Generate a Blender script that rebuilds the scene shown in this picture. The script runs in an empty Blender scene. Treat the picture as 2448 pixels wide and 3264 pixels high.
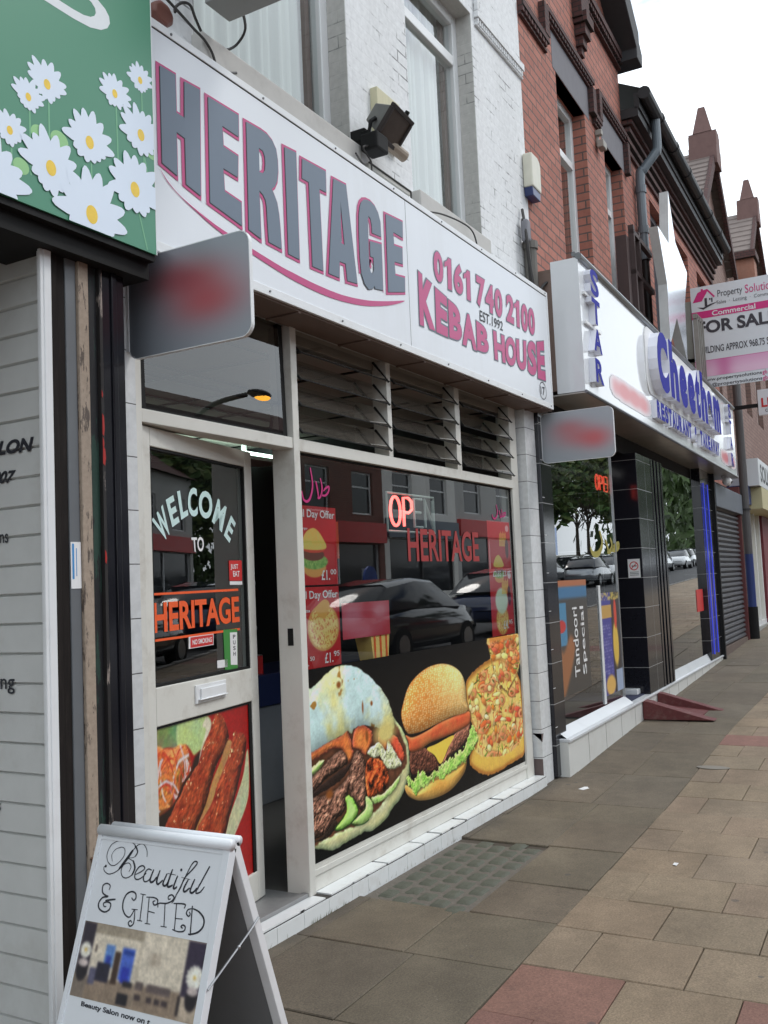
import bpy, bmesh, math, random
import numpy as np
from mathutils import Vector, Matrix, geometry
random.seed(7)
R = math.radians
SC = bpy.context.scene
COL = SC.collection

# ---------------------------------------------------------------- camera, sky, sun, exposure
cam_d = bpy.data.cameras.new('camera'); cam = bpy.data.objects.new('camera', cam_d); COL.objects.link(cam)
cam_d.sensor_fit = 'HORIZONTAL'; cam_d.sensor_width = 36.0; cam_d.lens = 3050 / 2448 * 36.0
cam_d.clip_start = 0.05; cam_d.clip_end = 2000
def cam_matrix(yaw, pitch, roll):
    f = Vector((math.cos(yaw) * math.cos(pitch), math.sin(yaw) * math.cos(pitch), math.sin(pitch)))
    r = f.cross(Vector((0, 0, 1))).normalized(); u = r.cross(f)
    r2 = r * math.cos(roll) + u * math.sin(roll); u2 = -r * math.sin(roll) + u * math.cos(roll)
    m = Matrix((r2, u2, -f)).transposed().to_4x4()
    return Matrix.Translation((0, 0, 1.48)) @ m
cam.matrix_world = cam_matrix(R(29.61), R(4.41), R(-2.526))
SC.camera = cam
SC.view_settings.view_transform = 'Standard'; SC.view_settings.look = 'None'
SC.view_settings.exposure = 0.36; SC.view_settings.gamma = 1.0
SC.cycles.max_bounces = 7; SC.cycles.transparent_max_bounces = 12; SC.cycles.caustics_reflective = False
SC.cycles.caustics_refractive = False

SUN_EL, SUN_AZ = R(48), math.atan2(-0.8, 0.6)       # sun stands over the street, ahead and to the right
w = bpy.data.worlds.new('World'); SC.world = w; w.use_nodes = True
nt = w.node_tree; nt.nodes.clear()
wo = nt.nodes.new('ShaderNodeOutputWorld')
sky = nt.nodes.new('ShaderNodeTexSky'); sky.sky_type = 'NISHITA'; sky.sun_disc = False
sky.sun_elevation = SUN_EL; sky.sun_rotation = math.pi / 2 - SUN_AZ
sky.air_density = 1.0; sky.dust_density = 1.5
b1 = nt.nodes.new('ShaderNodeBackground'); b1.inputs[1].default_value = 0.15
nt.links.new(sky.outputs[0], b1.inputs[0])
b2 = nt.nodes.new('ShaderNodeBackground'); b2.inputs[0].default_value = (0.87, 0.94, 1.0, 1); b2.inputs[1].default_value = 1.45
tc = nt.nodes.new('ShaderNodeTexCoord')
mp = nt.nodes.new('ShaderNodeMapping'); mp.inputs['Scale'].default_value = (1.2, 1.2, 3.2); mp.inputs['Location'].default_value = (0.3, 0.15, 0.1)
nz = nt.nodes.new('ShaderNodeTexNoise'); nz.inputs['Scale'].default_value = 2.3; nz.inputs['Detail'].default_value = 8; nz.inputs['Roughness'].default_value = 0.62
cr = nt.nodes.new('ShaderNodeValToRGB'); cr.color_ramp.elements[0].position = 0.335; cr.color_ramp.elements[1].position = 0.48
mx = nt.nodes.new('ShaderNodeMixShader')
nt.links.new(tc.outputs['Generated'], mp.inputs[0]); nt.links.new(mp.outputs[0], nz.inputs[0]); nt.links.new(nz.outputs[0], cr.inputs[0])
nt.links.new(cr.outputs[0], mx.inputs[0]); nt.links.new(b1.outputs[0], mx.inputs[1]); nt.links.new(b2.outputs[0], mx.inputs[2])
nt.links.new(mx.outputs[0], wo.inputs[0])
sd = bpy.data.lights.new('sun', 'SUN'); sd.energy = 0.8; sd.angle = R(12); sd.color = (1.0, 0.97, 0.93)
so = bpy.data.objects.new('sun', sd); COL.objects.link(so)
sdir = Vector((math.cos(SUN_EL) * math.cos(SUN_AZ), math.cos(SUN_EL) * math.sin(SUN_AZ), math.sin(SUN_EL)))
so.rotation_euler = sdir.to_track_quat('Z', 'Y').to_euler(); so.location = (0, -20, 30)

# ---------------------------------------------------------------- frames of reference (metres)
TH = R(1.95); CT, ST = math.cos(TH), math.sin(TH)
def S(u, v, z): return (6.93 + u * CT - v * ST, 2.44 + u * ST + v * CT, z)      # second shop's building line, turned two degrees
HX, HY, LA = 2.71, 2.60, math.atan2(.167, .905)                                # hinge and swing of the open door
def LEAFP(off=0): return lambda a, b, d=0: (HX + a * math.cos(LA) + (d + off) * math.sin(LA), HY + a * math.sin(LA) - (d + off) * math.cos(LA), b)
def FAC(y): return lambda a, b, d=0: (a, y - d, b)
def STAR(v): return lambda a, b, d=0: S(a, v - d, b)
def XPL(x): return lambda a, b, d=0: (x - d, a, b)
_bl = math.hypot(.8, .28)
def BRD(off=0): return lambda a, b, d=0: (2.09 + b * .28 / _bl - (d + off) * .8 / _bl, a, .8 + b * .8 / _bl + (d + off) * .28 / _bl)
def gz(x): # the street climbs gently beyond the first shop
    t = x - 6.3
    return 0.0 if t <= 0 else (0.028 * t if t > 1 else 0.028 * t * t * (1 - t / 2) * 1.0 + 0.014 * t * t * t)

# ---------------------------------------------------------------- materials
def lin(c):
    c = np.asarray(c, float) / 255.0
    return np.where(c <= 0.04045, c / 12.92, ((c + 0.055) / 1.055) ** 2.4)
def ob(r, g, b, k=1.15):
    v = np.minimum(lin((r, g, b)) * k, 0.9); return tuple(float(x) for x in v)
def newmat(name):
    m = bpy.data.materials.new(name); m.use_nodes = True
    n = m.node_tree; p = n.nodes['Principled BSDF']; return m, n, p
def pos(n):
    g = n.nodes.new('ShaderNodeNewGeometry'); return g.outputs['Position']
def noise(n, vec, scale, detail=5, rough=.6):
    t = n.nodes.new('ShaderNodeTexNoise'); t.inputs['Scale'].default_value = scale; t.inputs['Detail'].default_value = detail; t.inputs['Roughness'].default_value = rough
    n.links.new(vec, t.inputs['Vector']); return t.outputs['Fac']
def ramp(n, fac, p0, p1, c0=(0, 0, 0), c1=(1, 1, 1)):
    r = n.nodes.new('ShaderNodeValToRGB'); e = r.color_ramp.elements
    e[0].position, e[1].position = p0, p1; e[0].color = (*c0, 1); e[1].color = (*c1, 1)
    n.links.new(fac, r.inputs[0]); return r.outputs[0]
def mixc(n, fac, a, b, mode='MIX'):
    m = n.nodes.new('ShaderNodeMix'); m.data_type = 'RGBA'; m.blend_type = mode
    for i, v in ((0, fac), (6, a), (7, b)):
        if isinstance(v, bpy.types.NodeSocket): n.links.new(v, m.inputs[i])
        elif i == 0: m.inputs[i].default_value = v
        else: m.inputs[i].default_value = (*v, 1)
    return m.outputs[2]
def bump(n, p, h, strength, dist=.01):
    b = n.nodes.new('ShaderNodeBump'); b.inputs['Strength'].default_value = strength; b.inputs['Distance'].default_value = dist
    n.links.new(h, b.inputs['Height']); n.links.new(b.outputs[0], p.inputs['Normal'])
def scl(n, vec, s):
    m = n.nodes.new('ShaderNodeVectorMath'); m.operation = 'MULTIPLY'; n.links.new(vec, m.inputs[0]); m.inputs[1].default_value = s; return m.outputs[0]
def mat(name, col, rough=.5, metal=0, var=.12, scale=9, grime=0.0, gcol=(.12, .11, .1), gscale=2.5, bmp=0, bscale=60, spec=.5, streak=None, coat=0):
    m, n, p = newmat(name)
    P = pos(n)
    if streak: P = scl(n, P, streak)
    f = noise(n, P, scale)
    c = mixc(n, f, tuple(x * (1 - var) for x in col), tuple(min(1, x * (1 + var)) for x in col))
    if grime > 0:
        g = ramp(n, noise(n, P, gscale, 8, .7), .52, .75)
        mm = n.nodes.new('ShaderNodeMath'); mm.operation = 'MULTIPLY'; mm.inputs[1].default_value = grime
        n.links.new(g, mm.inputs[0]); c = mixc(n, mm.outputs[0], c, gcol)
    n.links.new(c, p.inputs['Base Color'])
    p.inputs['Roughness'].default_value = rough; p.inputs['Metallic'].default_value = metal
    p.inputs['Specular IOR Level'].default_value = spec; p.inputs['Coat Weight'].default_value = coat
    if bmp: bump(n, p, noise(n, P, bscale, 4), bmp)
    return m
def brickmat(name, c1, c2, mortar, bw=.225, rh=.075, ms=.006, offset=.5, rough=.85, shift=(0, 0, 0), mvar=None, bmp=.5, grime=.25, gcol=(.05, .045, .04)):
    m, n, p = newmat(name)
    P = pos(n)
    sx = n.nodes.new('ShaderNodeSeparateXYZ'); n.links.new(P, sx.inputs[0])
    ad = n.nodes.new('ShaderNodeMath'); ad.operation = 'ADD'; n.links.new(sx.outputs[0], ad.inputs[0]); n.links.new(sx.outputs[1], ad.inputs[1])
    cb = n.nodes.new('ShaderNodeCombineXYZ'); n.links.new(ad.outputs[0], cb.inputs[0]); n.links.new(sx.outputs[2], cb.inputs[1])
    of = n.nodes.new('ShaderNodeVectorMath'); of.operation = 'ADD'; of.inputs[1].default_value = shift; n.links.new(cb.outputs[0], of.inputs[0])
    t = n.nodes.new('ShaderNodeTexBrick'); t.offset = offset; t.inputs['Scale'].default_value = 1
    t.inputs['Mortar Size'].default_value = ms; t.inputs['Mortar Smooth'].default_value = .15; t.inputs['Brick Width'].default_value = bw; t.inputs['Row Height'].default_value = rh
    t.inputs['Color1'].default_value = (*c1, 1); t.inputs['Color2'].default_value = (*c2, 1); t.inputs['Mortar'].default_value = (*mortar, 1)
    n.links.new(of.outputs[0], t.inputs['Vector'])
    c = t.outputs['Color']
    if mvar:   # mortar only shows here and there under the paint
        k = ramp(n, noise(n, P, 3.2, 6, .7), mvar[0], mvar[1])
        c = mixc(n, k, c1, c)
    f = noise(n, P, 26, 4); c = mixc(n, .22, c, ramp(n, f, .3, .7, (.25, .25, .25), (1, 1, 1)), 'MULTIPLY')
    if grime:
        g = ramp(n, noise(n, scl(n, P, (1, 1, .35)), 2.0, 8, .7), .5, .8)
        mm = n.nodes.new('ShaderNodeMath'); mm.operation = 'MULTIPLY'; mm.inputs[1].default_value = grime; n.links.new(g, mm.inputs[0])
        c = mixc(n, mm.outputs[0], c, gcol)
    n.links.new(c, p.inputs['Base Color']); p.inputs['Roughness'].default_value = rough
    if bmp:
        iv = n.nodes.new('ShaderNodeMath'); iv.operation = 'SUBTRACT'; iv.inputs[0].default_value = 1; n.links.new(t.outputs['Fac'], iv.inputs[1])
        bump(n, p, iv.outputs[0], bmp, .006)
    return m
def glassmat(name, tint=(.86, .9, .9), gain=1.8, base=.04, rough=.0):
    m = bpy.data.materials.new(name); m.use_nodes = True; n = m.node_tree; n.nodes.clear()
    o = n.nodes.new('ShaderNodeOutputMaterial'); tr = n.nodes.new('ShaderNodeBsdfTransparent'); gl = n.nodes.new('ShaderNodeBsdfGlossy')
    tr.inputs[0].default_value = (*tint, 1); gl.inputs['Roughness'].default_value = rough; gl.inputs[0].default_value = (1, 1, 1, 1)
    g = n.nodes.new('ShaderNodeNewGeometry'); d = n.nodes.new('ShaderNodeVectorMath'); d.operation = 'DOT_PRODUCT'
    n.links.new(g.outputs['Normal'], d.inputs[0]); n.links.new(g.outputs['Incoming'], d.inputs[1])
    def mth(op, a, b=None):
        q = n.nodes.new('ShaderNodeMath'); q.operation = op
        for i, v in ((0, a), (1, b)):
            if v is None: continue
            if isinstance(v, bpy.types.NodeSocket): n.links.new(v, q.inputs[i])
            else: q.inputs[i].default_value = v
        return q.outputs[0]
    c = mth('ABSOLUTE', d.outputs['Value']); f = mth('POWER', mth('SUBTRACT', 1.0, c), 5.0)
    f = mth('MINIMUM', mth('MULTIPLY', mth('ADD', mth('MULTIPLY', f, 1 - base), base), gain), 1.0)
    x = n.nodes.new('ShaderNodeMixShader'); n.links.new(f, x.inputs[0]); n.links.new(tr.outputs[0], x.inputs[1]); n.links.new(gl.outputs[0], x.inputs[2])
    n.links.new(x.outputs[0], o.inputs[0]); return m
def obscured(name, col, amt, gain, tint):   # rolled, dirty glass: part clear, part milky, mirror-like at a slant
    m = glassmat(name, tint, gain); n = m.node_tree; o = [q for q in n.nodes if q.type == 'OUTPUT_MATERIAL'][0]; x0 = o.inputs[0].links[0].from_node
    d = n.nodes.new('ShaderNodeBsdfDiffuse'); f = noise(n, pos(n), 22, 6, .7); n.links.new(mixc(n, f, tuple(c * .55 for c in col), tuple(c * 1.4 for c in col)), d.inputs[0])
    mx_ = n.nodes.new('ShaderNodeMixShader'); mx_.inputs[0].default_value = amt; tr = x0.inputs[1].links[0].from_socket; n.links.new(tr, mx_.inputs[1]); n.links.new(d.outputs[0], mx_.inputs[2]); n.links.new(mx_.outputs[0], x0.inputs[1]); return m
def emat(name, col, strength, base=None):
    m, n, p = newmat(name)
    f = noise(n, pos(n), 8)
    c = mixc(n, f, tuple(x * .93 for x in (base or col)), base or col); n.links.new(c, p.inputs['Base Color'])
    p.inputs['Emission Color'].default_value = (*col, 1); p.inputs['Emission Strength'].default_value = strength; return m
def attrmat(name, rough=.5, spec=.5, noise_amt=.0, nscale=40, bmp=0, attr='Col'):
    m, n, p = newmat(name); a = n.nodes.new('ShaderNodeAttribute'); a.attribute_name = attr
    c = a.outputs['Color']
    f = noise(n, pos(n), nscale, 6, .65)
    if noise_amt: c = mixc(n, noise_amt, c, ramp(n, f, .25, .75, (.35, .35, .35), (1.25, 1.25, 1.25)), 'MULTIPLY')
    n.links.new(c, p.inputs['Base Color']); p.inputs['Roughness'].default_value = rough; p.inputs['Specular IOR Level'].default_value = spec
    if bmp: bump(n, p, f, bmp, .004)
    return m

# ---------------------------------------------------------------- mesh helpers
ORG = {}
def tag(o, label=None, cat=None, group=None, kind=None):
    for k, v in (('label', label), ('category', cat), ('group', group), ('kind', kind)):
        if v: o[k] = v
    return o
def thing(name, label, cat, loc=(0, 0, 0), group=None):
    o = bpy.data.objects.new(name, None); COL.objects.link(o); o.location = loc; o.empty_display_size = .1
    ORG[o.name] = Vector(loc); return tag(o, label, cat, group)
class MB:
    def __init__(s, xf=None): s.v = []; s.f = []; s.xf = xf
    def add(s, vs, fs):
        n = len(s.v); s.v += [s.xf(*p) if s.xf else tuple(p) for p in vs]; s.f += [tuple(i + n for i in f) for f in fs]; return s
    def box(s, x0, x1, y0, y1, z0, z1):
        return s.add([(x0, y0, z0), (x1, y0, z0), (x1, y1, z0), (x0, y1, z0), (x0, y0, z1), (x1, y0, z1), (x1, y1, z1), (x0, y1, z1)],
                     [(0, 3, 2, 1), (4, 5, 6, 7), (0, 1, 5, 4), (1, 2, 6, 5), (2, 3, 7, 6), (3, 0, 4, 7)])
    def quad(s, a, b, c, d): return s.add([a, b, c, d], [(0, 1, 2, 3)])
    def prism(s, poly, place, d0, d1):   # outline (a, b) swept from depth d0 to d1 of place(a, b, d)
        n = len(poly); xf, s.xf = s.xf, None
        s.add([place(a, b, d0) for a, b in poly] + [place(a, b, d1) for a, b in poly],
              [tuple(range(n))[::-1], tuple(range(n, 2 * n))] + [(i, (i + 1) % n, n + (i + 1) % n, n + i) for i in range(n)])
        s.xf = xf; return s
    def tube(s, path, r, seg=8, cap=True):
        P = [Vector(s.xf(*p)) if s.xf else Vector(p) for p in path]; rr = r if isinstance(r, (list, tuple)) else [r] * len(P)
        nrm = None; vs = []; fs = []
        for i, p in enumerate(P):
            t = (P[min(i + 1, len(P) - 1)] - P[max(i - 1, 0)]).normalized()
            if nrm is None:
                nrm = t.cross(Vector((0, 0, 1)));
                if nrm.length < .05: nrm = t.cross(Vector((1, 0, 0)))
            nrm = (nrm - t * nrm.dot(t)).normalized(); b = t.cross(nrm)
            for k in range(seg):
                a = 2 * math.pi * k / seg; vs.append(tuple(p + (nrm * math.cos(a) + b * math.sin(a)) * rr[i]))
        for i in range(len(P) - 1):
            for k in range(seg): fs.append((i * seg + k, i * seg + (k + 1) % seg, (i + 1) * seg + (k + 1) % seg, (i + 1) * seg + k))
        if cap: fs += [tuple(range(seg))[::-1], tuple(range((len(P) - 1) * seg, len(P) * seg))]
        xf, s.xf = s.xf, None; s.add(vs, fs); s.xf = xf; return s
    def ball(s, c, rx, ry, rz, nu=12, nv=8):
        vs = []; fs = []
        for j in range(nv + 1):
            t = math.pi * j / nv
            for i in range(nu):
                a = 2 * math.pi * i / nu; vs.append((c[0] + rx * math.sin(t) * math.cos(a), c[1] + ry * math.sin(t) * math.sin(a), c[2] + rz * math.cos(t)))
        for j in range(nv):
            for i in range(nu): fs.append((j * nu + i, (j + 1) * nu + i, (j + 1) * nu + (i + 1) % nu, j * nu + (i + 1) % nu))
        return s.add(vs, fs)
    def flat(s, loops, place, depth=0.0, d0=0.0):
        V = [[Vector((a, b, 0)) for a, b in l] for l in loops]; fl = [p for l in loops for p in l]
        tri = geometry.tessellate_polygon(V); xf, s.xf = s.xf, None
        if depth:
            n = len(fl); fs = [tuple(t) for t in tri] + [tuple(i + n for i in t) for t in tri]; k = 0
            for l in loops:
                m = len(l); fs += [(k + i, k + (i + 1) % m, n + k + (i + 1) % m, n + k + i) for i in range(m)]; k += m
            s.add([place(a, b, d0) for a, b in fl] + [place(a, b, d0 + depth) for a, b in fl], fs)
        else: s.add([place(a, b, d0) for a, b in fl], [tuple(t) for t in tri])
        s.xf = xf; return s
    def build(s, name, m, parent=None, bevel=0, smooth=False, loc=None, label=None, seg=2):
        o = Vector(loc) if loc else (ORG[parent.name] if parent else Vector((0, 0, 0)))
        me = bpy.data.meshes.new(name); me.from_pydata([tuple(Vector(p) - o) for p in s.v], [], s.f); me.update()
        bm = bmesh.new(); bm.from_mesh(me); bmesh.ops.recalc_face_normals(bm, faces=bm.faces); bm.to_mesh(me); bm.free()
        if smooth: me.polygons.foreach_set('use_smooth', [True] * len(me.polygons))
        me.materials.append(m)
        ob_ = bpy.data.objects.new(name, me); COL.objects.link(ob_)
        if parent: ob_.parent = parent
        else: ob_.location = o
        ORG[ob_.name] = o
        if bevel:
            b = ob_.modifiers.new('bevel', 'BEVEL'); b.width = bevel; b.segments = seg; b.limit_method = 'ANGLE'; b.angle_limit = R(40)
        if label: ob_['label'] = label
        return ob_
def rrect(x0, x1, z0, z1, r, n=6):
    out = []
    for cx, cz, a0 in ((x1 - r, z1 - r, 0), (x0 + r, z1 - r, 90), (x0 + r, z0 + r, 180), (x1 - r, z0 + r, 270)):
        for k in range(n + 1):
            a = R(a0 + 90 * k / n); out.append((cx + r * math.cos(a), cz + r * math.sin(a)))
    return out
def ell(cx, cz, rx, rz, n=24, a0=0): return [(cx + rx * math.cos(2 * math.pi * k / n + a0), cz + rz * math.sin(2 * math.pi * k / n + a0)) for k in range(n)]
def smooth_path(p, k=6, closed=False):
    P = [Vector(q) for q in p]; out = []; n = len(P)
    for i in range(n if closed else n - 1):
        a, b, c, d = (P[(i - 1) % n], P[i], P[(i + 1) % n], P[(i + 2) % n]) if closed else (P[max(i - 1, 0)], P[i], P[i + 1], P[min(i + 2, n - 1)])
        for j in range(k):
            t = j / k; out.append(.5 * ((2 * b) + (c - a) * t + (2 * a - 5 * b + 4 * c - d) * t * t + (3 * b - a - 3 * c + d) * t ** 3))
    if not closed: out.append(P[-1])
    return [tuple(q) for q in out]
def offset_loop(l, d):
    n = len(l); A = sum(l[i][0] * l[(i + 1) % n][1] - l[(i + 1) % n][0] * l[i][1] for i in range(n)); sg = 1 if A > 0 else -1; out = []
    for i in range(n):
        p, q, r = Vector(l[i - 1]), Vector(l[i]), Vector(l[(i + 1) % n])
        e1, e2 = (q - p).normalized(), (r - q).normalized()
        n1, n2 = Vector((e1.y, -e1.x)) * sg, Vector((e2.y, -e2.x)) * sg
        m = n1 + n2; m = m.normalized() if m.length > 1e-4 else n1
        k = min(1 / max(m.dot(n1), .35), 2.2); out.append(tuple(q + m * d * k))
    return out
def stroke(mb, path, width, place, d=0.0, k=5, taper=True):
    P = [Vector((a, b)) for a, b in (smooth_path([(a, b, 0) for a, b in path], k) if len(path) > 2 else path) ] if len(path) == 2 else [Vector(q[:2]) for q in smooth_path([(a, b, 0) for a, b in path], k)]
    L = []; Rr = []
    for i, p in enumerate(P):
        t = (P[min(i + 1, len(P) - 1)] - P[max(i - 1, 0)]).normalized(); nn = Vector((-t.y, t.x))
        w_ = width * .5 * (1 if not taper else (.55 + .45 * math.sin(math.pi * i / max(1, len(P) - 1)) ** .5))
        L.append(p + nn * w_); Rr.append(p - nn * w_)
    n = len(P); xf, mb.xf = mb.xf, None
    mb.add([place(q.x, q.y, d) for q in L] + [place(q.x, q.y, d) for q in Rr], [(i, i + 1, n + i + 1, n + i) for i in range(n - 1)]); mb.xf = xf
_TC = {}
ONE = (np.array([(.0, .80, 0), (.0, .64, 0), (.42, .74, 0), (.42, 0, 0), (1, 0, 0), (1, 1, 0), (.55, 1, 0), (.4, .9, 0)]), [(0, 1, 2, 6, 7), (2, 3, 4, 5, 6)], np.array([.35, 1]))   # a plain figure one
def glyphs(txt, bold=0.0, shear=0.0, ext=0.0, space=1.0):
    if txt == '1': return ONE
    key = (txt, bold, shear, ext > 0, space)
    if key in _TC: return _TC[key]
    c = bpy.data.curves.new('t', 'FONT'); c.body = txt; c.offset = bold; c.shear = shear; c.resolution_u = 4; c.extrude = .5 if ext else 0; c.space_character = space
    o = bpy.data.objects.new('t', c); COL.objects.link(o); bpy.context.view_layer.update()
    me = bpy.data.meshes.new_from_object(o.evaluated_get(bpy.context.evaluated_depsgraph_get()))
    v = np.array([tuple(q.co) for q in me.vertices]); f = [tuple(p.vertices) for p in me.polygons]
    bpy.data.objects.remove(o); bpy.data.meshes.remove(me); bpy.data.curves.remove(c)
    mn, mxx = v[:, :2].min(0), v[:, :2].max(0); v[:, :2] = (v[:, :2] - mn) / (mxx - mn); _TC[key] = (v, f, mxx - mn); return _TC[key]
def text(mb, txt, quad, place, d=0.0, bold=.02, ext=0.0, shear=0.0, space=1.0):   # quad: TL TR BR BL
    v, f, _ = glyphs(txt, bold, shear, ext, space); TL, TR, BR, BL = quad; out = []
    for s_, t_, z_ in v:
        a = (BL[0] * (1 - s_) + BR[0] * s_) * (1 - t_) + (TL[0] * (1 - s_) + TR[0] * s_) * t_
        b = (BL[1] * (1 - s_) + BR[1] * s_) * (1 - t_) + (TL[1] * (1 - s_) + TR[1] * s_) * t_
        out.append(place(a, b, d + (ext * (z_ + .5) if ext else 0)))
    xf, mb.xf = mb.xf, None; mb.add(out, f); mb.xf = xf
def rq(a0, a1, b0, b1): return [(a0, b1), (a1, b1), (a1, b0), (a0, b0)]
def holes_wall(mb, x0, x1, z0, z1, holes, y0, y1):
    xs = sorted({x0, x1, *[h[0] for h in holes], *[h[1] for h in holes]}); xs = [x for x in xs if x0 <= x <= x1]
    for i in range(len(xs) - 1):
        a, b = xs[i], xs[i + 1]; cut = sorted((h[2], h[3]) for h in holes if h[0] <= a + 1e-6 and h[1] >= b - 1e-6); z = z0
        for c0, c1 in cut:
            if c0 > z: mb.box(a, b, y0, y1, z, c0)
            z = max(z, c1)
        if z < z1: mb.box(a, b, y0, y1, z, z1)

# ---------------------------------------------------------------- printed pictures: colours worked out point by point on a fine grid
def _h(x, y, s):
    n = (x.astype(np.int64) * 374761393 + y.astype(np.int64) * 668265263 + s * 1274126177) & 0xffffffff
    n = ((n ^ (n >> 13)) * 1274126177) & 0xffffffff; return ((n ^ (n >> 16)) & 0xffff) / 65535.0
def vn(x, y, s):
    xi, yi = np.floor(x), np.floor(y); fx, fy = x - xi, y - yi; fx = fx * fx * (3 - 2 * fx); fy = fy * fy * (3 - 2 * fy)
    a, b, c, d = _h(xi, yi, s), _h(xi + 1, yi, s), _h(xi, yi + 1, s), _h(xi + 1, yi + 1, s)
    return (a * (1 - fx) + b * fx) * (1 - fy) + (c * (1 - fx) + d * fx) * fy
def fbm(x, y, f, s, o=4):
    r = 0; a = .5; t = 0
    for k in range(o): r = r + a * vn(x * f, y * f, s + k * 17); t += a; f *= 2.03; a *= .55
    return r / t
class Paint:
    def __init__(s, x0, x1, z0, z1, nx, nz_, bg=(0, 0, 0)):
        s.e = (x0, x1, z0, z1, nx, nz_); s.X, s.Z = np.meshgrid(np.linspace(x0, x1, nx), np.linspace(z0, z1, nz_)); s.c = np.zeros((nz_, nx, 3)) + np.array(bg, float)
    def sdf(s, poly):
        ins = np.zeros(s.X.shape, bool); dd = np.full(s.X.shape, 1e9); n = len(poly)
        for i in range(n):
            ax, az = poly[i]; bx, bz = poly[(i + 1) % n]
            ins ^= ((az > s.Z) != (bz > s.Z)) & (s.X < (bx - ax) * (s.Z - az) / ((bz - az) if abs(bz - az) > 1e-9 else 1e-9) + ax)
            ex, ez = bx - ax, bz - az; t = np.clip(((s.X - ax) * ex + (s.Z - az) * ez) / (ex * ex + ez * ez + 1e-12), 0, 1)
            dd = np.minimum(dd, (s.X - ax - t * ex) ** 2 + (s.Z - az - t * ez) ** 2)
        return np.where(ins, 1, -1) * np.sqrt(dd)
    def put(s, mask, col):
        m = np.clip(mask, 0, 1)[..., None]; s.c = s.c * (1 - m) + np.asarray(col, float) * m
    def shape(s, poly, col, soft=.004, warp=0, wf=30, seed=1, k=5, round_=True, rel=None):
        if round_: poly = [q[:2] for q in smooth_path([(a, b, 0) for a, b in poly], k, True)]
        d = s.sdf(poly)
        if warp: d = d + (fbm(s.X, s.Z, wf, seed, 3) - .5) * warp
        if callable(col): col = col(d)
        if rel:   # the printed photograph's own modelling: light from the upper left over a rounded, rough form
            r, amp, nf_, na = rel; t = np.clip(d / r, 0, 1); h = np.sqrt(t * (2 - t)) * r + na * r * fbm(s.X, s.Z, nf_, seed + 50, 4)
            gz_, gx_ = np.gradient(h, (s.e[3] - s.e[2]) / (s.e[5] - 1), (s.e[1] - s.e[0]) / (s.e[4] - 1))
            sh = np.clip((.45 * gx_ - .75 * gz_) * -1.0, -1.0, 1.0); sh = np.clip((gx_ * .5 - gz_ * .8), -1.1, 1.1); col = np.clip(np.asarray(col, float) * (1 + amp * sh)[..., None] + np.clip(sh - .75, 0, 1)[..., None] * 60 * amp, 0, 250)
        s.put(d / soft + .5, col); return d
    def halo(s, poly, r=.02, a=.42, col=(30, 20, 14)):
        d = s.sdf([q[:2] for q in smooth_path([(x, z, 0) for x, z in poly], 5, True)]); s.put(np.clip((d + r) / r, 0, 1) * a, col)
    def grain(s, f, amt, seed=3):
        s.c = s.c * (1 - amt / 2 + amt * fbm(s.X, s.Z, f, seed, 3))[..., None]
    def ell(s, cx, cz, rx, rz, col, soft=.1):
        d = 1 - np.sqrt(((s.X - cx) / rx) ** 2 + ((s.Z - cz) / rz) ** 2); s.put(d / soft + .5, col if not callable(col) else col(d)); return d
    def mesh(s, name, m, place, parent=None, d=0.0, gain=1.08, loc=None, keep=None):
        x0, x1, z0, z1, nx, nz_ = s.e; o = Vector(loc) if loc else (ORG[parent.name] if parent else Vector((0, 0, 0)))
        p00, p10, p01 = (np.array(place(a, b, d)) for a, b in ((x0, z0), (x1, z0), (x0, z1)))
        a = ((s.X - x0) / (x1 - x0))[..., None]; b = ((s.Z - z0) / (z1 - z0))[..., None]
        co = (p00 + a * (p10 - p00) + b * (p01 - p00) - np.array(o)).reshape(-1, 3)
        i = np.arange(nx * nz_).reshape(nz_, nx); fq = np.stack([i[:-1, :-1], i[:-1, 1:], i[1:, 1:], i[1:, :-1]], -1).reshape(-1, 4)
        if keep is not None: kk = keep[:-1, :-1] & keep[1:, :-1] & keep[:-1, 1:] & keep[1:, 1:]; fq = fq[kk.ravel()]
        me = bpy.data.meshes.new(name); me.vertices.add(len(co)); me.vertices.foreach_set('co', co.astype(np.float32).ravel())
        me.loops.add(fq.size); me.loops.foreach_set('vertex_index', fq.astype(np.int32).ravel()); me.polygons.add(len(fq))
        me.polygons.foreach_set('loop_start', np.arange(0, fq.size, 4, dtype=np.int32)); me.update(calc_edges=True)
        at = me.color_attributes.new('Col', 'FLOAT_COLOR', 'POINT'); c = np.ones((nx * nz_, 4)); c[:, :3] = np.minimum(lin(np.clip(s.c, 0, 255)) * gain, .9).reshape(-1, 3)
        at.data.foreach_set('color', c.astype(np.float32).ravel()); me.materials.append(m)
        ob_ = bpy.data.objects.new(name, me); COL.objects.link(ob_)
        if parent: ob_.parent = parent
        else: ob_.location = o
        ORG[ob_.name] = o; return ob_
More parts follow.
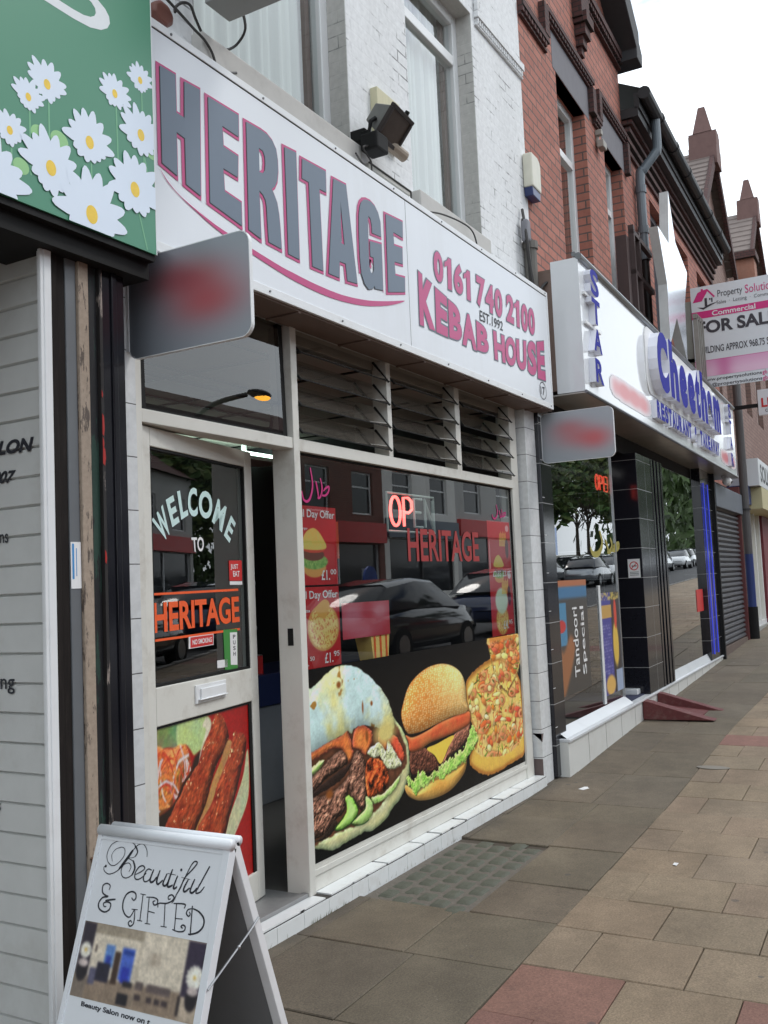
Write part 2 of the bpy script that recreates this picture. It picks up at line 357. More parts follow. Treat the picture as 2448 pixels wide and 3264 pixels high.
D = {
 'HERITAGE': [[[(2.634,3.4742),(2.7205,3.4765),(2.7201,3.3258),(2.7653,3.323),(2.7705,3.4737),(2.8624,3.4796),(2.849,3.0396),(2.7647,3.0577),(2.7645,3.2407),(2.7175,3.2472),(2.7166,3.0729),(2.633,3.0935)]],[[(2.9117,3.473),(3.1066,3.4768),(3.1036,3.3812),(2.9967,3.3856),(3.0001,3.2996),(3.0949,3.2942),(3.0889,3.2013),(2.9944,3.2055),(2.9995,3.1101),(3.1071,3.0985),(3.1062,2.999),(2.9044,3.0324)]],[[(3.1585,3.471),(3.27,3.4761),(3.3091,3.4734),(3.3449,3.4587),(3.3703,3.4312),(3.3793,3.3888),(3.3794,3.3348),(3.3697,3.2857),(3.351,3.2543),(3.3271,3.2344),(3.3458,3.2113),(3.3637,3.1844),(3.3745,3.1385),(3.3808,3.0746),(3.3853,2.9813),(3.2909,2.9853),(3.2867,3.0494),(3.2835,3.1414),(3.2772,3.1676),(3.2601,3.186),(3.2349,3.1955),(3.237,2.982),(3.1519,2.9976)],[(3.2424,3.3879),(3.2713,3.3848),(3.2832,3.3649),(3.2853,3.333),(3.2796,3.3003),(3.2629,3.2821),(3.2409,3.2801)]],[[(3.4358,3.4676),(3.5267,3.4753),(3.5226,2.9721),(3.4353,2.9742)]],[[(3.5748,3.4659),(3.7739,3.477),(3.7707,3.3716),(3.7116,3.3687),(3.7178,2.9718),(3.6268,2.9697),(3.6229,3.3698),(3.5671,3.3686)]],[[(3.8409,3.4659),(3.9582,3.4738),(4.0283,2.9904),(3.9333,2.9805),(3.9228,3.0634),(3.867,3.0604),(3.8606,2.976),(3.7645,2.973)],[(3.8981,3.3726),(3.9199,3.1569),(3.8895,3.1583)]],[[(4.2939,3.311),(4.1982,3.3029),(4.1975,3.3447),(4.1889,3.373),(4.1696,3.3845),(4.1608,3.3596),(4.1565,3.2572),(4.1544,3.1122),(4.1689,3.0856),(4.1856,3.0835),(4.2003,3.1072),(4.2016,3.1727),(4.1694,3.1711),(4.1711,3.2519),(4.2948,3.2708),(4.2904,3.0222),(4.2029,3.009),(4.2008,3.0238),(4.1812,3.0022),(4.1381,2.9883),(4.0986,3.0085),(4.0714,3.0551),(4.0628,3.1387),(4.0644,3.2684),(4.0707,3.3569),(4.0818,3.404),(4.0981,3.4334),(4.1229,3.4544),(4.1572,3.4665),(4.1996,3.4697),(4.2415,3.4591),(4.2738,3.4315),(4.2923,3.3924)]],[[(4.3536,3.4552),(4.5436,3.4697),(4.5379,3.3786),(4.4302,3.3785),(4.4327,3.3055),(4.5273,3.317),(4.5235,3.2273),(4.429,3.2149),(4.4332,3.1404),(4.5404,3.1549),(4.5356,3.0746),(4.3439,3.0267)]]],
 'SWOOSH': [(2.6214,3.0682),(2.665,3.0313),(2.739,2.9967),(2.8694,2.9636),(3.0114,2.939),(3.3375,2.9034),(3.4624,2.896),(3.6628,2.8902),(3.881,2.8966),(4.1207,2.9278),(4.3394,2.9762),(4.5279,3.024),(4.4305,2.9822),(4.2919,2.9394),(4.1014,2.8943),(3.9169,2.8681),(3.7309,2.8555),(3.5251,2.8588),(3.3358,2.875),(2.9819,2.9243),(2.816,2.9682),(2.7288,2.9968),(2.66,3.0296)],
 'KEBAB': [('K',[(4.7045,3.2392),(4.8929,3.2012),(4.8875,2.9319),(4.695,2.9272)]),('E',[(4.91,3.1975),(5.0655,3.1707),(5.0545,2.9292),(4.9024,2.9298)]),('B',[(5.0812,3.1674),(5.2623,3.1421),(5.2517,2.9418),(5.0759,2.9336)]),('A',[(5.2751,3.1394),(5.4567,3.1406),(5.4718,2.9282),(5.2567,2.9287)]),('B',[(5.4826,3.1259),(5.6661,3.1097),(5.6591,2.9436),(5.4768,2.935)]),('H',[(5.7491,3.1215),(5.9415,3.1221),(5.9393,2.9351),(5.7534,2.9284)]),('O',[(5.9583,3.1287),(6.1473,3.1425),(6.1354,2.9455),(5.938,2.9256)]),('U',[(6.1559,3.1442),(6.3483,3.1706),(6.3228,2.9432),(6.143,2.9405)]),('S',[(6.3766,3.1829),(6.5417,3.1998),(6.5295,2.9458),(6.3477,2.9345)]),('E',[(6.5613,3.2072),(6.7185,3.2459),(6.7117,2.9427),(6.5463,2.9353)])],
 'PHONE': [('0',[(4.915,3.4317),(5.0356,3.4198),(5.0278,3.2384),(4.9072,3.248)]),('1',[(5.0583,3.4262),(5.1516,3.4274),(5.1423,3.2342),(5.0476,3.2297)]),('6',[(5.1903,3.4326),(5.316,3.4302),(5.3024,3.2372),(5.1771,3.2401)]),('1',[(5.3286,3.425),(5.4228,3.4244),(5.4134,3.2353),(5.319,3.2326)]),('7',[(5.5208,3.4329),(5.6567,3.4327),(5.6303,3.2277),(5.5058,3.234)]),('4',[(5.6626,3.4222),(5.7971,3.4262),(5.7788,3.2316),(5.6453,3.2311)]),('0',[(5.8128,3.4303),(5.944,3.426),(5.9259,3.2371),(5.8022,3.237)]),('2',[(6.0168,3.4347),(6.1569,3.4404),(6.1317,3.2416),(5.9978,3.2407)]),('1',[(6.1554,3.4304),(6.2541,3.4348),(6.2377,3.2421),(6.1449,3.2413)]),('0',[(6.2923,3.4374),(6.4156,3.4403),(6.3935,3.236),(6.2712,3.2363)]),('0',[(6.4243,3.439),(6.5518,3.442),(6.5393,3.2431),(6.4124,3.2433)])],
 'EST': [(5.5495,3.2118),(5.9309,3.2164),(5.9221,3.1522),(5.5403,3.1388)],
 'N17': [(6.5943,2.8861),(6.6801,2.8898),(6.6792,2.825),(6.594,2.8255)],
 'N17c': [(6.6419,2.9243),(6.7057,2.87),(6.6207,2.7925),(6.5602,2.8471)],
 'FOOD': {'pita': [(3.741,0.984),(3.826,1.014),(3.915,1.052),(4.006,1.087),(4.112,1.093),(4.206,1.075),(4.315,1.028),(4.427,0.961),(4.512,0.891),(4.567,0.809),(4.592,0.737),(4.571,0.679),(4.523,0.664),(4.437,0.729),(4.35,0.75),(4.251,0.771),(4.181,0.767),(4.152,0.744),(4.113,0.764),(4.059,0.751),(3.955,0.74),(3.867,0.727),(3.794,0.713),(3.724,0.725)],'rim': [(4.579,0.769),(4.683,0.677),(4.74,0.591),(4.744,0.489),(4.714,0.41),(4.634,0.334),(4.536,0.295),(4.455,0.254),(4.335,0.231),(4.208,0.24),(4.085,0.235),(3.955,0.224),(3.834,0.258),(3.718,0.288),(3.721,0.325),(3.861,0.297),(3.986,0.3),(4.171,0.298),(4.313,0.315),(4.465,0.362),(4.597,0.455),(4.682,0.5),(4.697,0.567),(4.648,0.652)],'fill': [(3.724,0.731),(4.06,0.758),(4.182,0.774),(4.35,0.757),(4.576,0.739),(4.693,0.614),(4.714,0.495),(4.612,0.445),(4.464,0.355),(4.312,0.308),(4.171,0.291),(3.986,0.294),(3.861,0.291),(3.697,0.318)],'meat1': [(3.75,0.59),(3.86,0.622),(3.962,0.664),(4.041,0.685),(4.091,0.648),(4.101,0.605),(4.008,0.588),(3.88,0.558),(3.757,0.517)],'meat2': [(3.732,0.503),(3.875,0.493),(4.002,0.507),(4.11,0.548),(4.142,0.612),(4.2,0.651),(4.265,0.597),(4.281,0.537),(4.259,0.348),(4.204,0.361),(4.127,0.426),(4.105,0.486),(4.058,0.386),(3.978,0.363),(3.925,0.328),(3.85,0.313),(3.761,0.316),(3.722,0.351)],'shad1': [(3.745,0.513),(3.879,0.552),(4.047,0.587),(4.141,0.598),(4.056,0.544),(3.939,0.52),(3.756,0.504)],'shad2': [(3.743,0.317),(3.85,0.31),(3.965,0.359),(3.981,0.322),(3.873,0.291),(3.777,0.298)],'c1': [(4.113,0.764),(4.154,0.687),(4.157,0.63),(4.101,0.605),(4.053,0.676),(3.965,0.697),(3.864,0.681),(3.755,0.67),(3.746,0.702),(3.842,0.725),(3.955,0.74),(4.059,0.751)],'c2': [(4.195,0.765),(4.265,0.769),(4.348,0.728),(4.35,0.669),(4.295,0.613),(4.24,0.637),(4.167,0.671),(4.163,0.714)],'c3': [(4.437,0.729),(4.498,0.732),(4.523,0.671),(4.493,0.594),(4.416,0.666)],'tom': [(4.507,0.659),(4.586,0.669),(4.659,0.604),(4.689,0.538),(4.643,0.519),(4.578,0.587)],'c4': [(4.285,0.579),(4.38,0.584),(4.465,0.539),(4.505,0.465),(4.469,0.406),(4.379,0.402),(4.291,0.398),(4.269,0.467)],'cab': [(4.296,0.627),(4.371,0.651),(4.43,0.656),(4.486,0.603),(4.521,0.649),(4.607,0.559),(4.65,0.499),(4.554,0.497),(4.479,0.522),(4.424,0.584),(4.351,0.589)],'cab2': [(4.327,0.391),(4.437,0.39),(4.547,0.42),(4.628,0.442),(4.592,0.396),(4.48,0.359),(4.346,0.358)],'cuc1': [(4.069,0.445),(4.128,0.433),(4.183,0.358),(4.119,0.317),(4.025,0.305),(3.968,0.318),(4.028,0.345),(4.084,0.387)],'cuc2': [(4.264,0.411),(4.325,0.37),(4.32,0.313),(4.254,0.286),(4.171,0.291),(4.125,0.312),(4.216,0.337),(4.259,0.355)],'leaf1': [(3.776,0.631),(3.826,0.655),(3.899,0.661),(3.873,0.633),(3.798,0.6)],'bun': [(4.675,0.771),(4.705,0.829),(4.771,0.908),(4.878,0.96),(5.024,0.994),(5.193,0.999),(5.346,0.972),(5.462,0.917),(5.516,0.841),(5.525,0.743),(5.528,0.673),(5.292,0.67),(5.099,0.656),(4.916,0.642),(4.779,0.647),(4.731,0.662),(4.694,0.707)],'btom': [(4.713,0.65),(4.794,0.625),(4.969,0.634),(5.137,0.658),(5.312,0.667),(5.548,0.67),(5.561,0.597),(5.422,0.574),(5.203,0.565),(5.015,0.562),(4.889,0.546),(4.762,0.552),(4.742,0.606)],'cheese': [(4.959,0.535),(5.087,0.542),(5.319,0.556),(5.233,0.493),(5.129,0.42),(5.053,0.482)],'pat1': [(4.756,0.549),(4.855,0.555),(4.941,0.54),(5.035,0.486),(5.093,0.426),(5.07,0.39),(4.892,0.407),(4.766,0.431)],'pat2': [(5.319,0.556),(5.485,0.582),(5.561,0.597),(5.537,0.522),(5.431,0.478),(5.267,0.446),(5.148,0.412),(5.232,0.485)],'lett': [(4.725,0.431),(4.805,0.392),(4.86,0.429),(4.961,0.386),(5.07,0.39),(5.187,0.426),(5.325,0.435),(5.472,0.471),(5.565,0.544),(5.61,0.555),(5.665,0.475),(5.571,0.419),(5.481,0.374),(5.356,0.354),(5.197,0.341),(4.992,0.34),(4.849,0.321),(4.814,0.312),(4.767,0.353),(4.72,0.385)],'bbun': [(4.695,0.383),(4.815,0.328),(4.994,0.356),(5.18,0.361),(5.358,0.37),(5.483,0.391),(5.454,0.318),(5.346,0.27),(5.205,0.24),(5.018,0.242),(4.844,0.267),(4.73,0.31),(4.685,0.354)],'pizza': [(5.527,0.84),(5.653,0.907),(5.815,0.947),(5.981,0.96),(6.174,0.934),(6.414,0.793),(6.459,0.548),(6.467,0.328),(6.415,0.247),(6.177,0.231),(6.001,0.216),(5.791,0.228),(5.62,0.287),(5.531,0.348),(5.561,0.421),(5.644,0.478),(5.61,0.555),(5.538,0.671)],'pizin': [(5.554,0.802),(5.67,0.87),(5.833,0.908),(5.976,0.923),(6.17,0.905),(6.388,0.795),(6.433,0.551),(6.435,0.382),(6.213,0.311),(5.99,0.311),(5.761,0.351),(5.614,0.412),(5.665,0.475),(5.61,0.555),(5.548,0.67)],'slice': [(5.919,1.125),(6.485,1.088),(6.478,0.947),(6.38,0.836),(6.25,0.751),(6.171,0.731),(6.078,0.78),(5.993,0.874),(5.946,0.973)],'pring': [(5.76,0.696),(5.923,0.708),(6.06,0.649),(6.119,0.536),(6.13,0.439),(6.0,0.384),(5.793,0.418),(5.737,0.518)]},
 'KEB': {'k1': [(0.53,0.962),(0.574,0.963),(0.617,0.917),(0.64,0.862),(0.626,0.82),(0.578,0.785),(0.524,0.745),(0.476,0.684),(0.437,0.622),(0.385,0.565),(0.328,0.505),(0.285,0.456),(0.066,0.515),(0.111,0.583),(0.136,0.615),(0.2,0.658),(0.26,0.711),(0.321,0.749),(0.384,0.785),(0.43,0.853),(0.475,0.895)],'k2': [(0.683,0.855),(0.731,0.859),(0.787,0.843),(0.805,0.805),(0.788,0.748),(0.734,0.668),(0.68,0.587),(0.621,0.509),(0.57,0.422),(0.545,0.386),(0.298,0.452),(0.341,0.498),(0.384,0.548),(0.471,0.597),(0.541,0.677),(0.597,0.731),(0.646,0.78)],'br1': [(0.627,0.835),(0.669,0.824),(0.659,0.793),(0.597,0.731),(0.541,0.677),(0.471,0.597),(0.384,0.545),(0.341,0.495),(0.298,0.452),(0.266,0.461),(0.342,0.528),(0.429,0.61),(0.491,0.695),(0.554,0.754)],'br2': [(0.802,0.76),(0.819,0.742),(0.806,0.563),(0.703,0.453),(0.629,0.399),(0.597,0.372),(0.538,0.388),(0.574,0.428),(0.629,0.514),(0.704,0.592),(0.766,0.669)],'grn': [(0.236,0.976),(0.437,0.977),(0.495,0.931),(0.46,0.891),(0.415,0.842),(0.387,0.833),(0.346,0.826),(0.32,0.851),(0.282,0.878),(0.224,0.881)],'gr2': [(0.053,0.978),(0.236,0.973),(0.228,0.881),(0.15,0.888),(0.049,0.898)],'veg': [(0.049,0.892),(0.132,0.887),(0.186,0.878),(0.25,0.884),(0.301,0.855),(0.319,0.77),(0.248,0.73),(0.201,0.678),(0.12,0.651),(0.038,0.664)],'dk': [(0.038,0.654),(0.12,0.651),(0.201,0.678),(0.248,0.73),(0.316,0.767),(0.348,0.812),(0.394,0.832),(0.396,0.804),(0.377,0.773),(0.314,0.737),(0.2,0.652),(0.104,0.575),(0.035,0.586)],'wh': [(0.423,0.855),(0.475,0.895),(0.491,0.932),(0.457,0.962),(0.42,0.932),(0.447,0.91),(0.401,0.837),(0.384,0.785)]},
 'GLASS': [(0.0655,2.0627),(0.863,2.066),(0.8431,1.1312),(0.0605,1.1259)],
 'PANEL': [(0.0589,0.9769),(0.8247,0.9821),(0.8304,0.2179),(0.0316,0.387)],
 'BOX': [(0.3459,1.1057),(0.6005,1.1073),(0.5956,1.0311),(0.3417,1.0307)],
 'LEAF': [(0.0001,2.1449),(0.9553,2.1354),(0.9082,0.1013),(-0.0145,0.7383)],
 'WELCOME': [('W',[(0.0874,1.7763),(0.17,1.8422),(0.2292,1.7366),(0.1733,1.692)]),('E',[(0.1923,1.8631),(0.2514,1.887),(0.294,1.7788),(0.2373,1.7545)]),('L',[(0.2796,1.9039),(0.3471,1.9205),(0.3643,1.8105),(0.3073,1.7882)]),('C',[(0.3625,1.9198),(0.4384,1.9363),(0.4432,1.8108),(0.3638,1.8024)]),('O',[(0.4537,1.923),(0.5701,1.926),(0.5669,1.8048),(0.4508,1.8029)]),('M',[(0.6201,1.8998),(0.6976,1.8639),(0.6456,1.7486),(0.5594,1.7938)]),('E',[(0.7363,1.8311),(0.7802,1.7958),(0.7141,1.7032),(0.6625,1.7363)]),('TO',[(0.3825,1.7183),(0.4869,1.7238),(0.4832,1.6616),(0.3909,1.6578)])],
 'DHER': [(0.0826,1.4539),(0.7854,1.4628),(0.7865,1.3445),(0.0839,1.335)],
 'DL1': [(0.081,1.4911),(0.7831,1.4971),(0.7823,1.4865),(0.0806,1.4822)],
 'DL2': [(0.0828,1.3121),(0.7866,1.3182),(0.7858,1.3078),(0.0823,1.3025)],
 'NOSM': [(0.3404,1.3055),(0.5447,1.3068),(0.5418,1.2595),(0.3377,1.2565)],
 'EAT': [(0.7026,1.6247),(0.825,1.626),(0.8232,1.5327),(0.7029,1.5338)],
 'PUSH': [(0.6311,1.3184),(0.7613,1.3153),(0.7533,1.1321),(0.6373,1.1433)],
 'LAB': [(0.5712,1.189),(0.6622,1.1873),(0.6599,1.1537),(0.5691,1.156)],
 'PO1': [(3.7687,1.8832),(4.0984,1.8849),(4.0952,1.4989),(3.7666,1.5004)],
 'PO2': [(3.7693,1.4894),(4.0996,1.4885),(4.0992,1.0923),(3.7606,1.1143)],
 'BLUR': [(4.1316,1.4001),(4.6086,1.3874),(4.6008,1.2163),(4.1215,1.2166)],
 'STRIPE': [(4.4059,1.2109),(4.6056,1.2197),(4.6124,1.0928),(4.4097,1.0886)],
 'PO3': [(6.0101,1.894),(6.385,1.8953),(6.4077,1.1037),(6.0239,1.1174)],
 'NEON': [(4.6895,2.0077),(5.2739,1.9927),(5.2705,1.7882),(4.689,1.7961)],
 'WHER': [(4.8508,1.8088),(5.8415,1.8076),(5.8073,1.6216),(4.8484,1.6125)],
 'HAL1': [(3.8042,2.077),(4.0383,2.0698),(4.027,1.9137),(3.7927,1.9009)],
 'HAL2': [(6.1073,2.013),(6.3373,2.0056),(6.3258,1.9224),(6.0935,1.9084)],
 'STROKES': [([(2.1279,-0.0868),(2.1354,-0.0694),(2.1251,-0.0532),(2.1014,-0.045),(2.0882,-0.0528),(2.0892,-0.071),(2.1087,-0.0924),(2.129,-0.0974),(2.148,-0.0857),(2.1544,-0.0651),(2.1424,-0.0396),(2.1072,-0.0257),(2.072,-0.0272),(2.0468,-0.04),(2.0384,-0.0542),(2.0475,-0.067),(2.0716,-0.0723)],0.0009),([(2.0716,-0.0723),(2.0482,-0.079),(2.037,-0.0956),(2.0422,-0.1138),(2.0603,-0.1246),(2.0781,-0.122),(2.0871,-0.1066),(2.081,-0.0911),(2.0635,-0.0849),(2.0523,-0.0942),(2.0567,-0.108)],0.0012),([(2.0499,-0.0761),(2.037,-0.0956),(2.0434,-0.1169)],0.0027),([(2.0544,-0.0362),(2.0393,-0.0513),(2.0454,-0.0668)],0.0021),([(2.0002,-0.0624),(2.0051,-0.0451),(2.022,-0.0302),(2.0423,-0.0336),(2.0601,-0.0532),(2.0749,-0.0756),(2.0897,-0.098),(2.1067,-0.1131),(2.1302,-0.1215),(2.1495,-0.116),(2.1561,-0.1061),(2.1498,-0.101)],0.0012),([(2.0572,-0.0484),(2.0749,-0.0756),(2.0963,-0.1046)],0.0042),([(2.0299,-0.1126),(2.0116,-0.1033),(1.9998,-0.0933),(2.0079,-0.0868),(2.0214,-0.0911),(2.0316,-0.1069),(2.0295,-0.1213),(2.018,-0.1245),(2.0034,-0.1171),(1.9905,-0.1041)],0.0018),([(1.9723,-0.0949),(1.9872,-0.0935),(1.9961,-0.1061),(1.9973,-0.1208),(1.9881,-0.1271),(1.974,-0.1184),(1.9655,-0.0928)],0.0018),([(1.9657,-0.0919),(1.972,-0.1181),(1.9668,-0.1263),(1.9568,-0.1209),(1.9496,-0.11)],0.0027),([(1.9423,-0.0919),(1.9473,-0.1184),(1.9404,-0.1286),(1.9255,-0.1161)],0.0027),([(1.9143,-0.0976),(1.9228,-0.123),(1.9168,-0.1301),(1.9087,-0.1258),(1.9027,-0.1108)],0.0027),([(1.8976,-0.0844),(1.9056,-0.1226),(1.9004,-0.1311),(1.8869,-0.1248)],0.003),([(1.9123,-0.0974),(1.8818,-0.0986)],0.0012),([(1.8757,-0.0994),(1.8827,-0.1286),(1.8783,-0.133),(1.8703,-0.1273)],0.0027),([(1.8508,-0.111),(1.8394,-0.0785),(1.8284,-0.0597),(1.8181,-0.0569),(1.8158,-0.0633),(1.8307,-0.0819),(1.8491,-0.1023),(1.858,-0.1287),(1.8672,-0.1467),(1.8728,-0.1628),(1.8787,-0.1705)],0.0018),([(1.8443,-0.0904),(1.8656,-0.1451)],0.003),([(1.861,-0.1021),(1.8289,-0.1044)],0.0009),([(1.835,-0.1036),(1.8458,-0.1302),(1.8394,-0.1368),(1.8255,-0.1252)],0.0027),([(1.8132,-0.1013),(1.8223,-0.1304),(1.8158,-0.1375),(1.8064,-0.1315),(1.801,-0.1225)],0.0027),([(1.7697,-0.0644),(1.7996,-0.1279)],0.0039),([(1.7996,-0.1279),(1.8006,-0.1364),(1.787,-0.1321),(1.7754,-0.1169)],0.0018),([(2.1173,-0.1631),(2.1166,-0.1513),(2.1311,-0.1469),(2.144,-0.1542),(2.1407,-0.1717),(2.1254,-0.1788),(2.1162,-0.1807),(2.1362,-0.1859),(2.1465,-0.2018),(2.1399,-0.2156),(2.1184,-0.2218),(2.1015,-0.2139),(2.0996,-0.1992),(2.1118,-0.1948),(2.1276,-0.1995),(2.1228,-0.2078),(2.1145,-0.2068)],0.0021),([(2.1233,-0.1926),(2.1052,-0.1882),(2.0849,-0.1844)],0.0024),([(2.0268,-0.1734),(2.0167,-0.1794),(2.0106,-0.1715),(2.0159,-0.1606),(2.0313,-0.158),(2.0476,-0.167),(2.0548,-0.1853),(2.051,-0.205),(2.0359,-0.2204),(2.0185,-0.2226),(2.0077,-0.2027)],0.0021),([(2.0182,-0.2025),(1.9957,-0.2013)],0.0018),([(2.0057,-0.2025),(2.0013,-0.2247),(2.0013,-0.2388),(2.0117,-0.2458),(2.0201,-0.2384),(2.0137,-0.2319),(2.007,-0.2362)],0.0018),([(1.9869,-0.1602),(1.9798,-0.2277)],0.0027),([(1.9973,-0.1599),(1.9765,-0.1605)],0.0018),([(1.9902,-0.2276),(1.9708,-0.228)],0.0018),([(1.9626,-0.166),(1.9523,-0.2313)],0.0027),([(1.9729,-0.1658),(1.9448,-0.164),(1.9305,-0.1686),(1.9304,-0.1794),(1.9398,-0.1819),(1.9458,-0.1749),(1.9379,-0.1712)],0.0018),([(1.9549,-0.2006),(1.9321,-0.2021)],0.0021),([(1.9601,-0.2323),(1.94,-0.2317)],0.0018),([(1.9015,-0.1746),(1.89,-0.2318)],0.0027),([(1.9242,-0.1871),(1.9243,-0.1764),(1.8979,-0.1733),(1.88,-0.1656),(1.8739,-0.1559),(1.8834,-0.1499),(1.8941,-0.1548),(1.8921,-0.1622),(1.8847,-0.16)],0.0018),([(1.9019,-0.2319),(1.88,-0.2319)],0.0018),([(1.8607,-0.1712),(1.8517,-0.2351)],0.0027),([(1.8719,-0.1706),(1.8322,-0.1679),(1.8317,-0.1789)],0.0018),([(1.8553,-0.2067),(1.8304,-0.205)],0.0021),([(1.8596,-0.2348),(1.8374,-0.2374),(1.8191,-0.2337),(1.8158,-0.2237),(1.8247,-0.2194),(1.8312,-0.2243),(1.8238,-0.2274)],0.0018),([(1.8048,-0.1688),(1.7951,-0.2373)],0.0033),([(1.8031,-0.1755),(1.8174,-0.18),(1.8206,-0.19),(1.8114,-0.1958),(1.8072,-0.1898),(1.8123,-0.1849)],0.0018),([(1.8012,-0.1753),(1.7787,-0.1808),(1.7593,-0.1948),(1.7562,-0.2134),(1.7703,-0.2301),(1.7947,-0.2387),(1.8025,-0.2383)],0.0024)],
 'IDOT': [(1.8667,-0.0833),(2.1496,-0.1016)],
 'BTXT': [(2.1319,-0.4525),(1.875,-0.4557),(1.8756,-0.4743),(2.1309,-0.4682)],
 'BPH': [(2.1826,-0.2529),(2.1054,-0.2562),(2.0461,-0.27),(1.9906,-0.2614),(1.949,-0.2643),(1.7234,-0.2758),(1.7144,-0.4396),(2.1657,-0.4283)],
 'BPAN': [(2.1981,0.0098),(1.7108,-0.0035),(1.6832,-0.4343),(2.1838,-0.4519)],
 'STSHAPE': [(4.4118,5.9634),(4.666,5.4106),(5.4087,5.2422),(5.0028,4.8816),(4.9628,4.6863)],
 'STS': [(0.3395,3.9169),(0.5337,3.9777),(0.4817,3.7476),(0.3384,3.711)],
 'STR': [(0.3775,3.1866),(0.5458,3.2189),(0.5541,3.0127),(0.3778,2.9893)],
 'SBL1': [(0.8418,3.1657),(2.5504,3.207),(2.5385,3.0506),(0.9291,3.0102)],
 'SBL2': [(6.8578,3.1099),(8.4027,3.1853),(8.3078,2.9986),(6.7964,2.9746)],
 'CH': [(2.4488,3.8825),(6.3661,3.7991),(6.3268,3.2708),(2.7294,3.3185)],
 'RT': [(2.5301,3.2031),(6.4827,3.1725),(6.4214,3.0366),(2.5276,3.0198)],
 'SOPEN': [(1.7486,2.4248),(2.3314,2.4617),(2.2969,2.3215),(1.7313,2.2609)],
 'SHAL': [(1.2477,1.8951),(2.2329,1.881),(2.2118,1.7062),(1.2173,1.6702)],
 'NOSMK': [(3.3978,1.6531),(3.9661,1.6554),(3.9642,1.4445),(3.3797,1.4459)],
 'PB1': [(1.4434,1.3402),(2.1398,1.3274),(2.2262,0.4324),(1.4728,0.3733)],
 'PB1b': [(1.4625,1.3397),(1.7814,1.342),(1.8222,0.4773),(1.4728,0.3733)],
 'PEP': [(0.3284,1.4429),(0.9903,1.441),(1.0151,0.6547),(0.3704,0.6387)],
 'TAN': [(0.6674,1.1804),(0.9198,1.1881),(0.9586,0.7186),(0.691,0.7347)],
 'RSIGN': [(5.9442,1.2496),(6.65,1.2404),(6.5811,0.9582),(5.9632,0.9696)],
 'BROWN': [(0.9082,0.5676),(1.6699,0.5663),(1.6933,0.3215),(0.942,0.3205)],
 'BLU': [(0.1987,1.8743),(0.2577,1.8762),(0.2619,1.6616),(0.2029,1.6611)],
 'PLATE': [(4.2032,2.3828),(4.8879,2.4316),(4.8738,2.3802),(4.2019,2.3347)],
 'pts': {'pipeclip': 1},
}
# ---------------------------------------------------------------- palette
M = {}
M['white_brick'] = brickmat('white painted brick', (.80, .81, .815), (.77, .78, .785), (.22, .22, .22), mvar=(.53, .63), ms=.005, grime=.22, gcol=(.34, .33, .31), bmp=.35, shift=(0, .03, 0))
M['reveal'] = brickmat('grey reveal brick', (.56, .55, .52), (.53, .52, .49), (.26, .26, .25), mvar=(.54, .66), ms=.004, grime=.3, gcol=(.34, .32, .29))
M['red_brick'] = brickmat('red brick', (.455, .178, .128), (.36, .132, .095), (.13, .09, .08), bw=.24, rh=.083, ms=.008, grime=.28, gcol=(.09, .04, .03))
M['dark_brick'] = brickmat('dark moulded brick', (.1, .04, .035), (.075, .03, .028), (.03, .022, .02), bw=.12, rh=.05, grime=.4)
M['brown_brick'] = brickmat('brown far brick', (.27, .17, .14), (.22, .13, .105), (.12, .09, .08), bw=.24, rh=.083)
M['tile'] = brickmat('white glazed tile', (.74, .755, .76), (.70, .72, .73), (.1, .1, .1), bw=40, rh=.2, ms=.0022, offset=0, rough=.2, grime=.16, gcol=(.4, .36, .3), bmp=.25, shift=(.02, 0, 0))
M['tile_plain'] = mat('white step tile', (.76, .78, .78), .18, var=.05, grime=.35, gcol=(.45, .41, .34), gscale=7)
M['grout'] = mat('dark grout', (.05, .045, .04), .9)
M['black_tile'] = brickmat('black glazed tile', (.012, .012, .016), (.016, .016, .022), (.32, .32, .32), bw=.6, rh=.3, ms=.003, offset=0, rough=.12, grime=0, bmp=.1, shift=(.0, .05, 0))
M['frame'] = mat('cream aluminium frame', (.66, .65, .60), .42, var=.07, grime=.5, gcol=(.34, .29, .23), gscale=6, bmp=.05, bscale=40)
M['white_trim'] = mat('white aluminium trim', (.74, .755, .765), .35, var=.04, grime=.25, gcol=(.45, .42, .38), gscale=6)
M['sign_white'] = mat('white acrylic sign', (.735, .765, .805), .25, var=.03, scale=2, grime=.3, gcol=(.56, .56, .55), gscale=2.2, streak=(1, 1, .18))
M['pvc'] = mat('white upvc', (.78, .79, .79), .3, var=.03, grime=.12, gcol=(.5, .48, .44))
M['pink'] = mat('magenta print', ob(176, 36, 106), .35, var=.04); M['grey_letter'] = mat('grey letter', ob(88, 102, 118), .4, var=.04)
M['black'] = mat('black paint', (.010, .010, .010), .7, var=.3, spec=.25); M['blackgloss'] = mat('black gloss frame', (.01, .01, .014), .15, var=.3)
M['darkgrey'] = mat('dark grey letters', ob(90, 100, 112), .4)
M['ink'] = mat('black ink', (.02, .022, .03), .5)
M['brown_wood'] = mat('brown stained board', (.15, .1, .08), .6, var=.25, scale=14, streak=(1, 4, 1))
M['glass'] = glassmat('window glass', (.82, .87, .87), 2.3)
M['glass_dark'] = glassmat('restaurant glass', (.6, .66, .66), 1.7)
M['glass_up'] = glassmat('fanlight glass', (.5, .5, .48), 2.2); M['louvre'] = obscured('obscured louvre glass', (.20, .178, .152), .38, 2.2, (.6, .58, .54))
M['curtain'] = mat('net curtain', (.62, .63, .60), .9, var=.13, scale=3, streak=(9, 9, .4), grime=.2, gcol=(.5, .5, .40), bmp=.2)
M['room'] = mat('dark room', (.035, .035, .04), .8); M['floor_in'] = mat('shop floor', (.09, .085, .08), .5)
M['ceil'] = mat('ceiling tile', (.42, .39, .36), .9, var=.1, scale=60)
